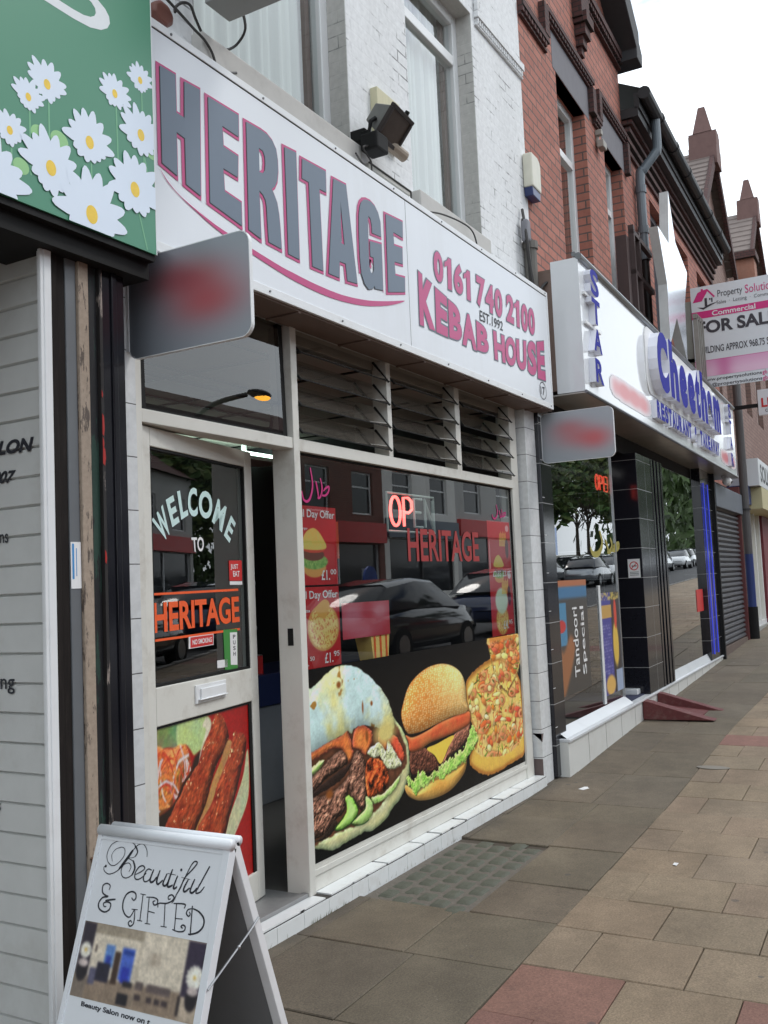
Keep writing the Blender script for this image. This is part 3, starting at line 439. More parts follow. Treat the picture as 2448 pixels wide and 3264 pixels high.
M['lead'] = mat('dark cable', (.035, .032, .03), .6); M['steel'] = mat('galvanised steel', (.42, .43, .44), .35, .9, var=.2)
M['greymetal'] = mat('grey painted metal', (.13, .14, .15), .45, var=.15, grime=.2)
M['signgrey'] = mat('grey box underside', (.25, .26, .25), .6, var=.08)
M['print'] = attrmat('printed picture', .28, .5); M['vinyl'] = attrmat('printed vinyl', .25, .22)
M['board'] = mat('white board plastic', (.70, .725, .75), .35, var=.03, grime=.06, gcol=(.4, .4, .4))
M['red_vinyl'] = mat('red vinyl', ob(190, 45, 45), .35); M['orange_vinyl'] = mat('orange vinyl', ob(205, 80, 35, 1.4), .4, var=.1); M['mint_vinyl'] = mat('pale mint vinyl', ob(190, 215, 212), .4, var=.03)
M['white'] = mat('white paint', (.78, .78, .78), .4, var=.03); M['green'] = mat('green sign', ob(58, 118, 92, 1.35), .35, var=.05, scale=2)
M['petal'] = mat('white petal print', ob(205, 216, 232), .35, var=.03); M['yolk'] = mat('yellow flower centre', ob(222, 186, 50), .35, var=.2, scale=40); M['stem'] = mat('pale green stem', ob(105, 165, 125), .4)
M['leafgreen'] = mat('light green bud', ob(135, 185, 125), .4)
M['slat'] = mat('pale grey slat', (.58, .59, .575), .45, var=.09, grime=.4, gcol=(.38, .36, .32), gscale=4, bmp=.15, bscale=7)
M['peel'] = None

# ---------------------------------------------------------------- ground, road and pavement
XE = 70
def strip(mb, x0, x1, y0, y1, dz, n): # ground strip that follows the slope
    for i in range(n):
        a, b = x0 + (x1 - x0) * i / n, x0 + (x1 - x0) * (i + 1) / n
        mb.quad((a, y0, gz(a) + dz), (b, y0, gz(b) + dz), (b, y1, gz(b) + dz), (a, y1, gz(a) + dz))
g = MB(); strip(g, -300, 500, -500, 500, -.35, 80)
tag(g.build('ground', mat('far ground', (.12, .12, .10), .95)), kind='structure')
g = MB(); strip(g, -40, 160, -11, -2.5, -.13, 100)
tag(g.build('road', mat('asphalt', (.055, .055, .057), .9, var=.25, scale=40, grime=.25, gcol=(.1, .1, .1), bmp=.4, bscale=160)), kind='structure')
g = MB(); strip(g, -40, 160, -60, -11, -.02, 100)
tag(g.build('far_pavement', mat('far paving', (.2, .19, .175), .9, var=.15, scale=6)), kind='structure')
g = MB()
for i in range(60):
    x = -10 + i * 1.0; g.box(x + .004, x + .996, -2.5, -2.36, gz(x) - .2, gz(x))
tag(g.build('kerb', mat('kerb stone', (.3, .29, .27), .85, var=.15, bmp=.3), bevel=.012), kind='structure')
def yj(x): return min(1.5 + .03 * (x - 3.5), 1.605 + .01 * max(0, x - 7)) if x > 7 else 1.5 + .03 * (x - 3.5)
slab_v, slab_f, slab_c = [], [], []
rs = random.Random(3)
def slab(x0, x1, y0, y1, col, gap=.002):
    dz = rs.uniform(-.002, .002); tx, ty = rs.uniform(-.0018, .0018), rs.uniform(-.0018, .0018); n = len(slab_v); k = .0035
    sk = lambda x, y: y + .0  # straight edges
    for (xa, ya, z) in ((x0 + gap, y0 + gap, -.02), (x1 - gap, y0 + gap, -.02), (x1 - gap, y1 - gap, -.02), (x0 + gap, y1 - gap, -.02),
                        (x0 + gap, y0 + gap, -.004), (x1 - gap, y0 + gap, -.004), (x1 - gap, y1 - gap, -.004), (x0 + gap, y1 - gap, -.004),
                        (x0 + gap + k, y0 + gap + k, 0), (x1 - gap - k, y0 + gap + k, 0), (x1 - gap - k, y1 - gap - k, 0), (x0 + gap + k, y1 - gap - k, 0)):
        yy = ya + .03 * (min(xa, 9) - 3.5) * (1 if ya < 2.3 else max(0, 1 - (ya - 2.3) / .3))
        slab_v.append((xa, yy, gz(xa) + z + dz + tx * (1 if xa > x0 + .1 else -1) + ty * (1 if ya > y0 + .1 else -1) - .001))
    slab_f.extend([(n + 8, n + 9, n + 10, n + 11)] + [(n + a, n + (a + 1) % 4, n + 4 + (a + 1) % 4, n + 4 + a) for a in range(4)] + [(n + 4 + a, n + 4 + (a + 1) % 4, n + 8 + (a + 1) % 4, n + 8 + a) for a in range(4)])
    q = rs.uniform(.93, 1.06); slab_c.extend([(col[0] * q * rs.uniform(.97, 1.03), col[1] * q, col[2] * q * rs.uniform(.97, 1.03), 1)] * 12)
TAN, PINK, GREY = (.29, .226, .162), (.265, .14, .114), (.172, .143, .107)
x = -6.0 + .43 * 0 - .06; ci = 0
xs0 = [3.13 + .43 * k for k in range(-22, 130)]
for k, x0 in enumerate(xs0):
    red = x0 < 3.4 and x0 > -1.9 or (8.2 < x0 < 8.5) or (15.3 < x0 < 16.1)
    off = (.205 if k % 2 else 0.0); y = -2.36
    ys = [-2.36] + [1.5 - .41 * j - off for j in range(9, -1, -1) if 1.5 - .41 * j - off > -2.3] + ([1.5] if off else [])
    for a, b in zip(ys[:-1], ys[1:]):
        if b - a > .03: slab(x0, x0 + .43, a, b, PINK if (red and rs.random() > .03) else (TAN if rs.random() > .12 else (.268, .214, .155)))
# grey slabs in front of the shops
ga = [-6, -5.1, -4.2, -3.4, -2.6, -1.8, -1, -.2, .6, 1.35, 2.2, 2.85, 3.48, 4.02, 4.5, 5.16, 5.75, 6.2, 7.1, 7.9, 8.7, 9.6] + [10.4 + .8 * k for k in range(60)]
for a, b in zip(ga[:-1], ga[1:]):
    ymid = 1.93 + rs.choice((0, 0, .05)); top = 2.7 if b < 6.9 else 6.0
    if 3.95 < a < 5.1:
        slab(a, b, 1.5, 1.92, GREY)
        continue
    slab(a, b, 1.5, ymid, GREY); slab(a, b, ymid, min(2.44, top), GREY); slab(a, b, 2.44, top, GREY)
me = bpy.data.meshes.new('pavement'); me.from_pydata(slab_v, [], slab_f); me.update()
at = me.color_attributes.new('Col', 'FLOAT_COLOR', 'POINT'); at.data.foreach_set('color', np.array(slab_c, np.float32).ravel())
def wallfoot(n, v):
    q = n.nodes.new('ShaderNodeMapRange'); q.inputs['From Min'].default_value = 2.56; q.inputs['From Max'].default_value = 2.7; q.inputs['To Max'].default_value = .6; n.links.new(v, q.inputs['Value']); return q.outputs[0]
def pavemat():
    m, n, p = newmat('paving slab'); a = n.nodes.new('ShaderNodeAttribute'); a.attribute_name = 'Col'; P = pos(n)
    c = mixc(n, .7, a.outputs['Color'], ramp(n, noise(n, P, 120, 5, .8), .32, .68, (.35, .35, .36), (1.45, 1.42, 1.36)), 'MULTIPLY')
    c = mixc(n, .5, c, ramp(n, noise(n, P, 1.7, 7, .65), .3, .7, (.52, .5, .48), (1.12, 1.12, 1.12)), 'MULTIPLY')
    st = ramp(n, noise(n, P, 7, 7, .75), .62, .74); mm = n.nodes.new('ShaderNodeMath'); mm.operation = 'MULTIPLY'; mm.inputs[1].default_value = .35; n.links.new(st, mm.inputs[0])
    c = mixc(n, mm.outputs[0], c, (.085, .075, .062))
    dirt = ramp(n, noise(n, P, .55, 5, .6), .42, .68); c = mixc(n, .55, c, mixc(n, dirt, (.78, .76, .72), (1.1, 1.08, 1.04)), 'MULTIPLY')
    sp_ = n.nodes.new('ShaderNodeSeparateXYZ'); n.links.new(P, sp_.inputs[0]); wx = n.nodes.new('ShaderNodeMath'); wx.operation = 'MULTIPLY_ADD'; wx.inputs[1].default_value = -.034; n.links.new(sp_.outputs[0], wx.inputs[0]); wx.inputs[2].default_value = .236; wm = n.nodes.new('ShaderNodeMath'); wm.operation = 'MINIMUM'; wm.inputs[1].default_value = 0; n.links.new(wx.outputs[0], wm.inputs[0]); wy = n.nodes.new('ShaderNodeMath'); wy.operation = 'ADD'; n.links.new(sp_.outputs[1], wy.inputs[0]); n.links.new(wm.outputs[0], wy.inputs[1])
    wj = n.nodes.new('ShaderNodeMath'); wj.operation = 'MULTIPLY_ADD'; n.links.new(noise(n, P, 5, 7, .75), wj.inputs[0]); wj.inputs[1].default_value = .34; n.links.new(wy.outputs[0], wj.inputs[2]); c = mixc(n, ramp(n, wj.outputs[0], 2.56 / 4, 2.68 / 4, (0, 0, 0), (.62, .62, .62)) if False else wallfoot(n, wj.outputs[0]), c, (.06, .052, .042))   # grit gathered along the wall foot
    big = ramp(n, noise(n, P, 3.3, 8, .78), .40, .63); c = mixc(n, .5, c, mixc(n, big, (.62, .6, .57), (1.12, 1.11, 1.09)), 'MULTIPLY'); sc_ = ramp(n, noise(n, P, 16, 6, .8), .66, .72); c = mixc(n, mixc(n, sc_, (0, 0, 0), (.4, .4, .4)), c, (.42, .39, .34))
    v2 = n.nodes.new('ShaderNodeTexVoronoi'); v2.inputs['Scale'].default_value = 1.3; n.links.new(P, v2.inputs['Vector']); c = mixc(n, ramp(n, v2.outputs['Distance'], .018, .03, (.5, .5, .5), (0, 0, 0)), c, (.36, .34, .31))
    v = n.nodes.new('ShaderNodeTexVoronoi'); v.inputs['Scale'].default_value = 3.1; v.inputs['Randomness'].default_value = 1; n.links.new(P, v.inputs['Vector'])
    spot = ramp(n, v.outputs['Distance'], .05, .065, (1, 1, 1), (0, 0, 0)); c = mixc(n, ramp(n, spot, .4, .6, (0, 0, 0), (.55, .55, .55)), c, (.06, .055, .055))
    n.links.new(c, p.inputs['Base Color']); p.inputs['Roughness'].default_value = .85; bump(n, p, noise(n, P, 230, 4), .35, .003); return m
me.materials.append(pavemat()); pv = bpy.data.objects.new('pavement', me); COL.objects.link(pv); tag(pv, kind='structure')
g = MB(); strip(g, -10, 62, -2.36, 6.2, -.0155, 100); tag(g.build('pavement_bedding', mat('joint dirt', (.075, .06, .046), .95, var=.4, scale=3)), kind='structure')
# patch of rounded stone setts beside the window
g = MB(); r2 = random.Random(5)
for j in range(5):
    for i in range(8):
        x0 = 3.93 + i * .145 + (.07 if j % 2 else 0) + (j - 2) * -.012; y0 = 1.965 + j * .098
        if x0 > 5.05: continue
        h = r2.uniform(.0, .007); wx, wy = .058 + r2.uniform(-.006, .006), .041 + r2.uniform(-.004, .003); cx, cy = x0 + .07, y0 + .047 + .02 * (x0 - 4); n = len(g.v); vs = []; fs = []
        for a in range(7):
            for b in range(7):
                s_, t_ = a / 3 - 1, b / 3 - 1; e = max(0, 1 - abs(s_) ** 3.5) * max(0, 1 - abs(t_) ** 3.5)
                vs.append((cx + s_ * wx, cy + t_ * wy, -.010 + (.007 + h * .7) * e ** .3 + .003 * r2.uniform(-.6, .6)))
        for a in range(6):
            for b in range(6): fs.append((a * 7 + b, (a + 1) * 7 + b, (a + 1) * 7 + b + 1, a * 7 + b + 1))
        g.add(vs, fs)
tag(g.build('paving_setts', mat('grey green setts', (.082, .086, .064), .75, var=.22, scale=12, grime=.25, bmp=.4, bscale=90), smooth=True), kind='structure')
g = MB()
g.quad((3.88, 1.93, -.009), (5.08, 1.95, -.009), (5.08, 2.5, -.009), (3.88, 2.5, -.009))
tag(g.build('mortar_patch', mat('mortar', (.135, .118, .098), .95, var=.2, scale=30, bmp=.8, bscale=50)), kind='structure')

# ---------------------------------------------------------------- kebab shop building
KB = thing('kebab_shop', 'white painted brick takeaway with tiled step, cream shopfront and two upstairs windows', 'shop', (4.7, 2.62, 0))
W1, W2 = (3.12, 4.42, 3.91, 5.62), (5.155, 6.21, 3.91, 5.62)
g = MB(); holes_wall(g, 2.46, 7.2, 2.75, 8.2, [W1, W2], 2.62, 2.95); g.build('upper_wall', M['white_brick'], KB)
g = MB()
for wn in (W1, W2):
    for a, b in ((wn[0] + .0, wn[0] + .004), (wn[1] - .004, wn[1])): g.box(a, b, 2.622, 2.74, wn[2], wn[3])
    g.box(wn[0], wn[1], 2.623, 2.74, wn[3] - .004, wn[3])
g.build('window_reveals', M['reveal'], KB)
g = MB()
SILL = mat('grey stone sill', (.5, .485, .46), .8, var=.12, grime=.3)
for wn in (W1, W2): g = MB(); g.box(wn[0] - .02, wn[1] + .02, 2.56, 2.74, wn[2] - .13, wn[2]); g.build('stone_sill', SILL, KB, bevel=.01)
def sash(parent, wn, y, tz, mat_, place=None, name='window', cur=True, cs=1.0):
    pl = place or (lambda a, b, d: (a, y + d, b)); x0, x1, z0, z1 = wn
    f = MB(lambda a, d, b: pl(a, b, d))
    for a, b, c, d in ((x0, x0 + .075, z0, z1), (x1 - .075, x1, z0, z1), (x0 + .075, x1 - .075, z0, z0 + .08), (x0 + .075, x1 - .075, z1 - .08, z1), (x0 + .075, x1 - .075, tz, tz + .075)):
        f.box(a, b, 0, .07, c, d)
    wd = f.build(name, mat_, parent, bevel=.006)
    f = MB(lambda a, d, b: pl(a, b, d))
    for c, d in ((z0 + .08, tz), (tz + .075, z1 - .08)): f.quad((x0 + .075, .03, c), (x1 - .075, .03, c), (x1 - .075, .03, d), (x0 + .075, .03, d))
    f.build('pane', M['glass'], wd)
    if cur:
        f = MB(lambda a, d, b: pl(a, b, d)); n = 90; vs = []; fs = []; xa, xb = x0 - .02, x1 - .13 * cs
        for i in range(n + 1):
            a = xa + (xb - xa) * i / n; d = .12 + .018 * math.sin(i * .9) + .012 * math.sin(i * .37 + 1)
            vs += [(a, d, z0 - .05), (a, d + .006 * math.sin(i), z1 + .1)]
        for i in range(n): fs.append((2 * i, 2 * i + 2, 2 * i + 3, 2 * i + 1))
        f.add(vs, fs); f.build('curtain', M['curtain'], wd, smooth=True)
        f = MB(lambda a, d, b: pl(a, b, d)); f.box(x1 - .12, x1 - .075, .075, .1, z0, z1); f.build('brown_strip', mat('brown wood strip', (.26, .17, .15), .7), wd)
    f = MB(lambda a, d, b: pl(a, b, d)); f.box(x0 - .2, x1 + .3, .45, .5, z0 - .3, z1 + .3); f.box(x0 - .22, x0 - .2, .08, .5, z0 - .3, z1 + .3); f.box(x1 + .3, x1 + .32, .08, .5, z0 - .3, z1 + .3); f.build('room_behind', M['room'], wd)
    return wd
sash(KB, W1, 2.74, 5.22, M['pvc']); sash(KB, W2, 2.74, 5.22, M['pvc'])
g = MB(); g.box(6.27, 7.2, 2.585, 2.62, 5.62, 5.68); g.box(6.27, 7.2, 2.6, 2.62, 5.56, 5.572); g.box(6.27, 6.33, 2.585, 2.62, 5.68, 7.4)
for i in range(24): g.box(6.285 + i * .038, 6.303 + i * .038, 2.592, 2.62, 5.572, 5.618)
for i in range(30): g.box(6.332, 6.36, 2.596, 2.62, 5.69 + i * .05, 5.715 + i * .05)
g.build('dentil_moulding', M['white_brick'], KB, bevel=.003)
g = MB(); g.box(6.607, 6.81, 2.53, 2.76, .0, 2.745); g.build('tiled_pier', M['tile'], KB, bevel=.004)
g = MB(); g.box(2.572, 2.64, 2.55, 2.76, .0, 2.745); g.build('tiled_pier', M['tile'], KB, bevel=.004)
g = MB(); g.add([(6.607, 2.529, .37), (6.607, 2.6, .37), (6.64, 2.529, .37), (6.607, 2.529, .31)], [(0, 1, 2), (0, 2, 3), (0, 3, 1)]); g.box(6.6035, 6.607, 2.532, 2.6, 0.03, .19)
g.build('broken_tile', mat('exposed render', (.14, .105, .1), .9), KB)
# step
g = MB(); g.box(2.4, 6.6, 2.514, 2.66, -.05, .0715); g.build('step_core', M['grout'], KB)
g = MB(); x = 2.548 - .2; cuts = []
while x < 6.58: cuts.append(x); x += .2 * (1 if rs.random() > .12 else .75)
for a, b in zip(cuts, cuts[1:] + [6.6]):
    g.box(a + .0015, b - .0015, 2.508, 2.514, -.03, .066 + rs.uniform(-.001, .001)); t = rs.uniform(-.03, .03)
    g.box(a + .0015 + t, b - .0015 + t, 2.5125, 2.6, .0715, .078 + rs.uniform(-.0006, .0006))
g.build('tiled_step', M['tile_plain'], KB)
g = MB(); g.box(2.7, 3.7, 2.6, 2.95, .05, .088); g.box(2.7, 3.7, 2.585, 2.62, .078, .096); g.build('threshold', mat('worn aluminium threshold', (.3, .3, .3), .5, .5, var=.3, grime=.5), KB, bevel=.003)
# frame
g = MB()
g.box(2.64, 2.70, 2.58, 2.68, .078, 2.745); g.box(3.70, 3.75, 2.577, 2.705, .078, 2.745)
g.box(2.70, 3.70, 2.582, 2.68, 2.147, 2.20); g.box(3.75, 6.45, 2.582, 2.68, 2.14, 2.20)
g.box(4.64, 4.688, 2.585, 2.68, 2.20, 2.745); g.box(5.54, 5.61, 2.59, 2.68, 2.20, 2.745); g.box(6.45, 6.575, 2.59, 2.68, .078, 2.745)
g.box(3.75, 6.45, 2.6, 2.68, .078, .165); g.box(3.75, 6.45, 2.592, 2.6, .15, .178); g.box(3.75, 6.45, 2.606, 2.68, .165, .2)
g.build('shopfront_frame', M['frame'], KB, bevel=.003)
g = MB(); g.box(6.575, 6.606, 2.61, 2.68, .078, 2.745); g.box(3.697, 3.701, 2.62, 2.65, 1.22, 1.3); g.box(3.7505, 3.764, 2.606, 2.62, .2, 2.14); g.box(6.436, 6.4495, 2.606, 2.62, .2, 2.14); g.box(3.75, 6.45, 2.606, 2.62, 2.128, 2.1395)
g.build('black_seal', M['black'], KB)
g = MB(); g.quad((3.75, 2.611, .2), (6.45, 2.611, .2), (6.45, 2.611, 2.14), (3.75, 2.611, 2.14)); g.build('shop_window', M['glass'], KB)
# open top-hung fanlight over the door
fl = MB(); T = lambda a, t: (a, 2.602 + .012 * t, 2.202 + .54 * t)
fl.quad(T(2.745, .02), T(3.655, .02), T(3.655, 1), T(2.745, 1)); fo = fl.build('fanlight', M['glass_up'], KB)
f = MB()
for a, b, t0, t1 in ((2.72, 2.745, 0, 1), (3.655, 3.685, 0, 1), (2.745, 3.655, 0, .05)):
    p = [T(a, t0), T(b, t0), T(b, t1), T(a, t1)]; q = [(x_, y_ + .025, z_) for x_, y_, z_ in p]; f.add(p + q, [(0, 1, 2, 3), (4, 5, 6, 7), (0, 1, 5, 4), (1, 2, 6, 5), (2, 3, 7, 6), (3, 0, 4, 7)])
f.tube(smooth_path([(3.62, 2.66, 2.21), (3.66, 2.67, 2.3), (3.67, 2.68, 2.4)]), .008); f.box(2.745, 3.655, 2.63, 2.66, 2.36, 2.372)
f.build('fanlight_frame', M['black'], fo)
for i, (a, b) in enumerate(((3.75, 4.64), (4.688, 5.54), (5.61, 6.45))):
    gl, ed = MB(), MB()
    for z in (2.232, 2.362, 2.492, 2.622):
        dy, dz = (.1, .125)
        gl.quad((a + .006, 2.565, z), (b - .006, 2.565, z), (b - .006, 2.565 + dy, z + dz), (a + .006, 2.565 + dy, z + dz))
        ed.box(a + .006, b - .006, 2.5605, 2.5645, z - .005, z + .001)
        for e in (a + .004, b - .016):
            p = [(e, 2.560, z - .003), (e, 2.568, z - .008), (e, 2.568 + dy, z + dz - .006), (e, 2.56 + dy, z + dz + .003)]; q = [(x_ + (.01 if i == 0 else .006), y_, z_) for x_, y_, z_ in p]
            ed.add(p + q, [(0, 1, 2, 3), (4, 5, 6, 7), (0, 1, 5, 4), (1, 2, 6, 5), (2, 3, 7, 6), (3, 0, 4, 7)])
    lo = gl.build('louvre_window', M['louvre'], KB); ed.build('louvre_clips', M['black'], lo)
# inside of the shop
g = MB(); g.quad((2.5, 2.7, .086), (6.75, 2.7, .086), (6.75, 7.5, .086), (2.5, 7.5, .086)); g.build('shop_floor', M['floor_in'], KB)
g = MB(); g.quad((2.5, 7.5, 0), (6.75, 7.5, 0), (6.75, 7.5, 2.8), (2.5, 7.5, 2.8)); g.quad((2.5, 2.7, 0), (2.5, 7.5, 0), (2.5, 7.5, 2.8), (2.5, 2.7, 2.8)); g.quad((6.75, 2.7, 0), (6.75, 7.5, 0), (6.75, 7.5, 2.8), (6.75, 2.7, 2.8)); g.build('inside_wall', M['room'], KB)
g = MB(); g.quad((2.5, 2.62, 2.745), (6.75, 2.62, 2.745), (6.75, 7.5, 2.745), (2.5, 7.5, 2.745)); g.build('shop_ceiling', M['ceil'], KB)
g = MB()
for x in (2.95, 3.55, 4.15, 4.75, 5.35, 5.95, 6.55): g.box(x, x + .024, 2.7, 7.5, 2.737, 2.745)
for y in (3.0, 3.6, 4.2, 4.8, 5.4, 6.0, 6.6): g.box(2.5, 6.75, y, y + .024, 2.738, 2.744)
g.build('ceiling_grid', M['black'], KB)
# door standing ajar
DR = MB(); A_ = .92
L0 = LEAFP()
for a, b, c, d in ((0, .0625, .092, 2.14), (.853, A_, .092, 2.14), (.0625, .853, 2.064, 2.14), (.0625, .853, .98, 1.129), (.0625, .853, .092, .218)): DR.prism([(a, c), (b, c), (b, d), (a, d)], L0, 0, -.045)
door = DR.build('door', M['frame'], KB, bevel=.004)
g = MB()
for a, b, c, d in ((.0625, .853, 1.129, 1.14), (.0625, .853, 2.054, 2.064), (.0625, .074, 1.14, 2.054), (.842, .853, 1.14, 2.054), (.827, .853, .218, .98), (.0625, .827, .97, .98)): g.prism([(a, c), (b, c), (b, d), (a, d)], L0, -.006, -.02)
g.build('rubber_seal', M['black'], door)
g = MB(); g.add([L0(.0625, 1.129, -.02), L0(.853, 1.129, -.02), L0(.853, 2.064, -.02), L0(.0625, 2.064, -.02)], [(0, 1, 2, 3)]); g.build('door_glass', M['glass'], door)
g = MB(); g.prism(rq(.344, .598, 1.031, 1.106), L0, 0, .008); g.prism(rq(.375, .582, 1.045, 1.09), L0, .008, .016); g.prism(rq(.36, .59, 1.044, 1.049), L0, .008, .022); g.build('letter_flap', M['white_trim'], door, bevel=.002)
g = MB()
for z in (1.52, 1.31, .6): g.ball(L0(.925, z, -.02), .012, .02, .02)
g.build('door_lock', M['greymetal'], door, smooth=True)
g = MB()
for k, q in D['WELCOME'][:-1]: text(g, k, q, L0, -.0175, .035)
g.build('welcome_lettering', M['mint_vinyl'], door)
g = MB(); text(g, 'TO', D['WELCOME'][-1][1], L0, -.0175, .025); g.build('white_lettering', M['white'], door)
g = MB(); text(g, 'HERITAGE', D['DHER'], L0, -.0175, .03); g.flat([D['DL1']], L0, 0, -.0175); g.flat([D['DL2']], L0, 0, -.0175); g.build('orange_lettering', M['orange_vinyl'], door)

# printed kebab picture in the lower door panel
K = D['KEB']; P = Paint(.0625, .827, .218, .97, 150, 170, (170, 22, 20))
n1 = lambda f, s, o=4: fbm(P.X, P.Z, f, s, o)
P.c *= (1 - .12 * n1(6, 3))[..., None]
P.shape(K['gr2'], lambda d: np.stack([80 + 70 * n1(14, 2), 105 + 70 * n1(14, 4), 70 + 50 * n1(14, 6)], -1), .012)
P.shape(K['grn'], lambda d: np.stack([140 + 70 * n1(8, 9), 180 + 40 * n1(8, 9), 110 + 100 * n1(6, 12)], -1), .012)
P.shape(K['dk'], (38, 26, 22), .02)
P.shape(K['veg'], lambda d: np.stack([170 + 60 * n1(26, 21), 70 + 90 * n1(26, 22), 40 + 40 * n1(26, 23)], -1), .012, rel=(.08, .35, 30, .5))
m = P.sdf(K['veg']) > 0; rk = random.Random(4)
for k in range(46):   # shredded carrot and onion strands
    cx, cz, r = rk.uniform(.08, .34), rk.uniform(.44, .82), rk.uniform(.05, .13); rr = np.hypot(P.X - cx, (P.Z - cz) / rk.uniform(1, 1.6)) + .016 * (n1(18, 31 + k, 2) - .5); th = np.arctan2(P.Z - cz, P.X - cx); a0 = rk.uniform(-3, 3)
    P.put(np.where(m, np.clip(1.4 - abs(rr - r) / rk.uniform(.003, .007), 0, 1), 0) * (np.cos(th - a0) > -.1) * .9, rk.choice([(226, 128, 62), (206, 84, 44), (222, 214, 210), (230, 222, 216), (196, 60, 40), (232, 150, 80), (214, 200, 206)]))
P.shape(K['br2'], lambda d: np.stack([205 - 25 * n1(20, 5), 205 - 20 * n1(20, 6), 165 - 20 * n1(20, 7)], -1), .008)
P.shape(K['wh'], (214, 206, 180), .01)
def kcol(d):
    b = n1(28, 41); t = np.clip(d / .05, 0, 1); sp = n1(60, 43, 3) > .77
    c = np.stack([88 + 62 * t + 56 * (b - .3), 24 + 28 * t + 60 * (b - .3), 14 + 14 * t + 34 * (b - .3)], -1); c[sp] = (205, 140, 100); return c
P.shape(K['k1'], kcol, .006, .02, 30, 11, rel=(.05, .5, 38, .45)); P.shape(K['br1'], lambda d: np.stack([196 - 30 * n1(25, 3), 150 - 40 * n1(25, 4), 92 - 30 * n1(25, 5)], -1), .008); P.shape(K['k2'], kcol, .006, .02, 30, 12, rel=(.05, .5, 38, .45))
P.grain(90, .25, 5); P.grain(220, .16, 8)
P.mesh('kebab_picture', M['print'], L0, door, -.012)

# ---------------------------------------------------------------- fascia sign of the kebab shop
FS = thing('fascia_sign', 'long white fascia sign reading HERITAGE kebab house in grey and pink', 'shop sign', (4.65, 2.385, 2.745))
g = MB(); g.box(2.46, 6.84, 2.387, 2.6, 2.76, 3.62); g.build('sign_box', M['sign_white'], FS)
g = MB(); g.box(2.46, 6.85, 2.383, 2.61, 3.612, 3.645); g.box(2.46, 6.85, 2.3835, 2.4, 2.745, 2.785); g.box(6.825, 6.85, 2.3832, 2.61, 2.785, 3.612); g.build('sign_trim', M['white_trim'], FS, bevel=.002)
g = MB(); g.box(2.46, 6.824, 2.3862, 2.3872, 3.607, 3.6118); g.box(5.615 - 1.03, 5.617 - 1.03, 2.3863, 2.3872, 2.785, 3.607); g.build('panel_gap', M['black'], FS)
g = MB(); g.box(2.46, 6.85, 2.4, 2.585, 2.735, 2.745)
for x in np.arange(2.9, 6.8, .62): g.box(x, x + .02, 2.4, 2.585, 2.728, 2.735)
g.build('soffit_board', M['brown_wood'], FS)
for x in np.arange(2.7, 6.8, .585):
    for z in (3.628, 2.765): g = MB(); g.tube([(x, 2.3838, z), (x, 2.379, z)], .005, 8); g.build('screw', M['greymetal'], FS)
Fp = FAC(2.386)
for loops in D['HERITAGE']:
    o2 = []
    for k, l in enumerate(loops):
        A = sum(l[i][0] * l[(i + 1) % len(l)][1] - l[(i + 1) % len(l)][0] * l[i][1] for i in range(len(l)))
        o2.append([(x - .009, z - .004) for x, z in offset_loop(l, .013 if k == 0 else -.010)])
    g = MB(); g.flat(o2, Fp, 0, .0012); lt = g.build('letter', M['pink'], FS)
    g = MB(); g.flat([[(x - .0045, z - .004) for x, z in l] for l in loops], Fp, 0, .002); g.build('letter_shadow', M['ink'], lt)  # dark copy shifted down and left, a drop shadow drawn behind each letter
    g = MB(); g.flat(loops, Fp, 0, .0028); g.build('letter_face', M['grey_letter'], lt)
g = MB(); g.flat([[q[:2] for q in smooth_path([(a, b, 0) for a, b in D['SWOOSH']], 4, True)]], Fp, 0, .0015); g.build('swoosh', M['pink'], FS)
for nm, src, b1_, b2_ in (('kebab_house_lettering', D['KEBAB'], .05, .026), ('phone_number', D['PHONE'], .045, .02)):
    g, h = MB(), MB()
    for ch, q in src:
        cx, cz = sum(p[0] for p in q) / 4, sum(p[1] for p in q) / 4
        big = [(cx + (a - cx) * 1.0 + math.copysign(.008, a - cx), cz + (b - cz) + math.copysign(.008, b - cz)) for a, b in q]
        text(h, ch, big, Fp, .0012, b1_ * 1.6); text(g, ch, q, Fp, .002, b1_)
    lo = g.build(nm, M['pink'], FS); h.build('letter_outline', M['darkgrey'], lo)
g = MB(); text(g, 'EST.1992', D['EST'], Fp, .0015, .008); text(g, '17', D['N17'], Fp, .0015, .015)
c = D['N17c']; cx, cz = c[0][0], (c[0][1] + c[2][1]) / 2; rx, rz = (c[1][0] - c[3][0]) / 2, (c[0][1] - c[2][1]) / 2
g.flat([ell(cx, cz, rx, rz, 32), ell(cx, cz, rx - .006, rz - .006, 32)], Fp, 0, .0015); g.build('small_print', M['ink'], FS)
# ---------------------------------------------------------------- things on and behind the shop window
def bbox(q): return min(p[0] for p in q), max(p[0] for p in q), min(p[1] for p in q), max(p[1] for p in q)
F_ = D['FOOD']; P = Paint(3.752, 6.448, .2, 1.1, 520, 300, (10, 11, 12))
nf = lambda f, s, o=4: fbm(P.X, P.Z, f, s, o)
def st3(*a): return np.stack(a, -1)
def pz(d):
    a, b, c = nf(9, 61), np.abs(np.sin(11 * nf(4.5, 62) + 5 * nf(9, 68))), nf(30, 63); col = st3(206 + 34 * a, 170 + 40 * a, 78 + 60 * nf(20, 60))
    col = np.where((b < .24)[..., None], st3(200 + 20 * c, 100 + 40 * c, 55 + 30 * c), col); col = col * (.82 + .3 * nf(45, 69, 3))[..., None]; col = np.where((nf(34, 66, 3) > .74)[..., None], st3(70 + 40 * c, 85 + 40 * c, 35 + 0 * c), col)
    return np.where((c > .76)[..., None], st3(130 + 0 * c, 70 + 0 * c, 30 + 0 * c), col)
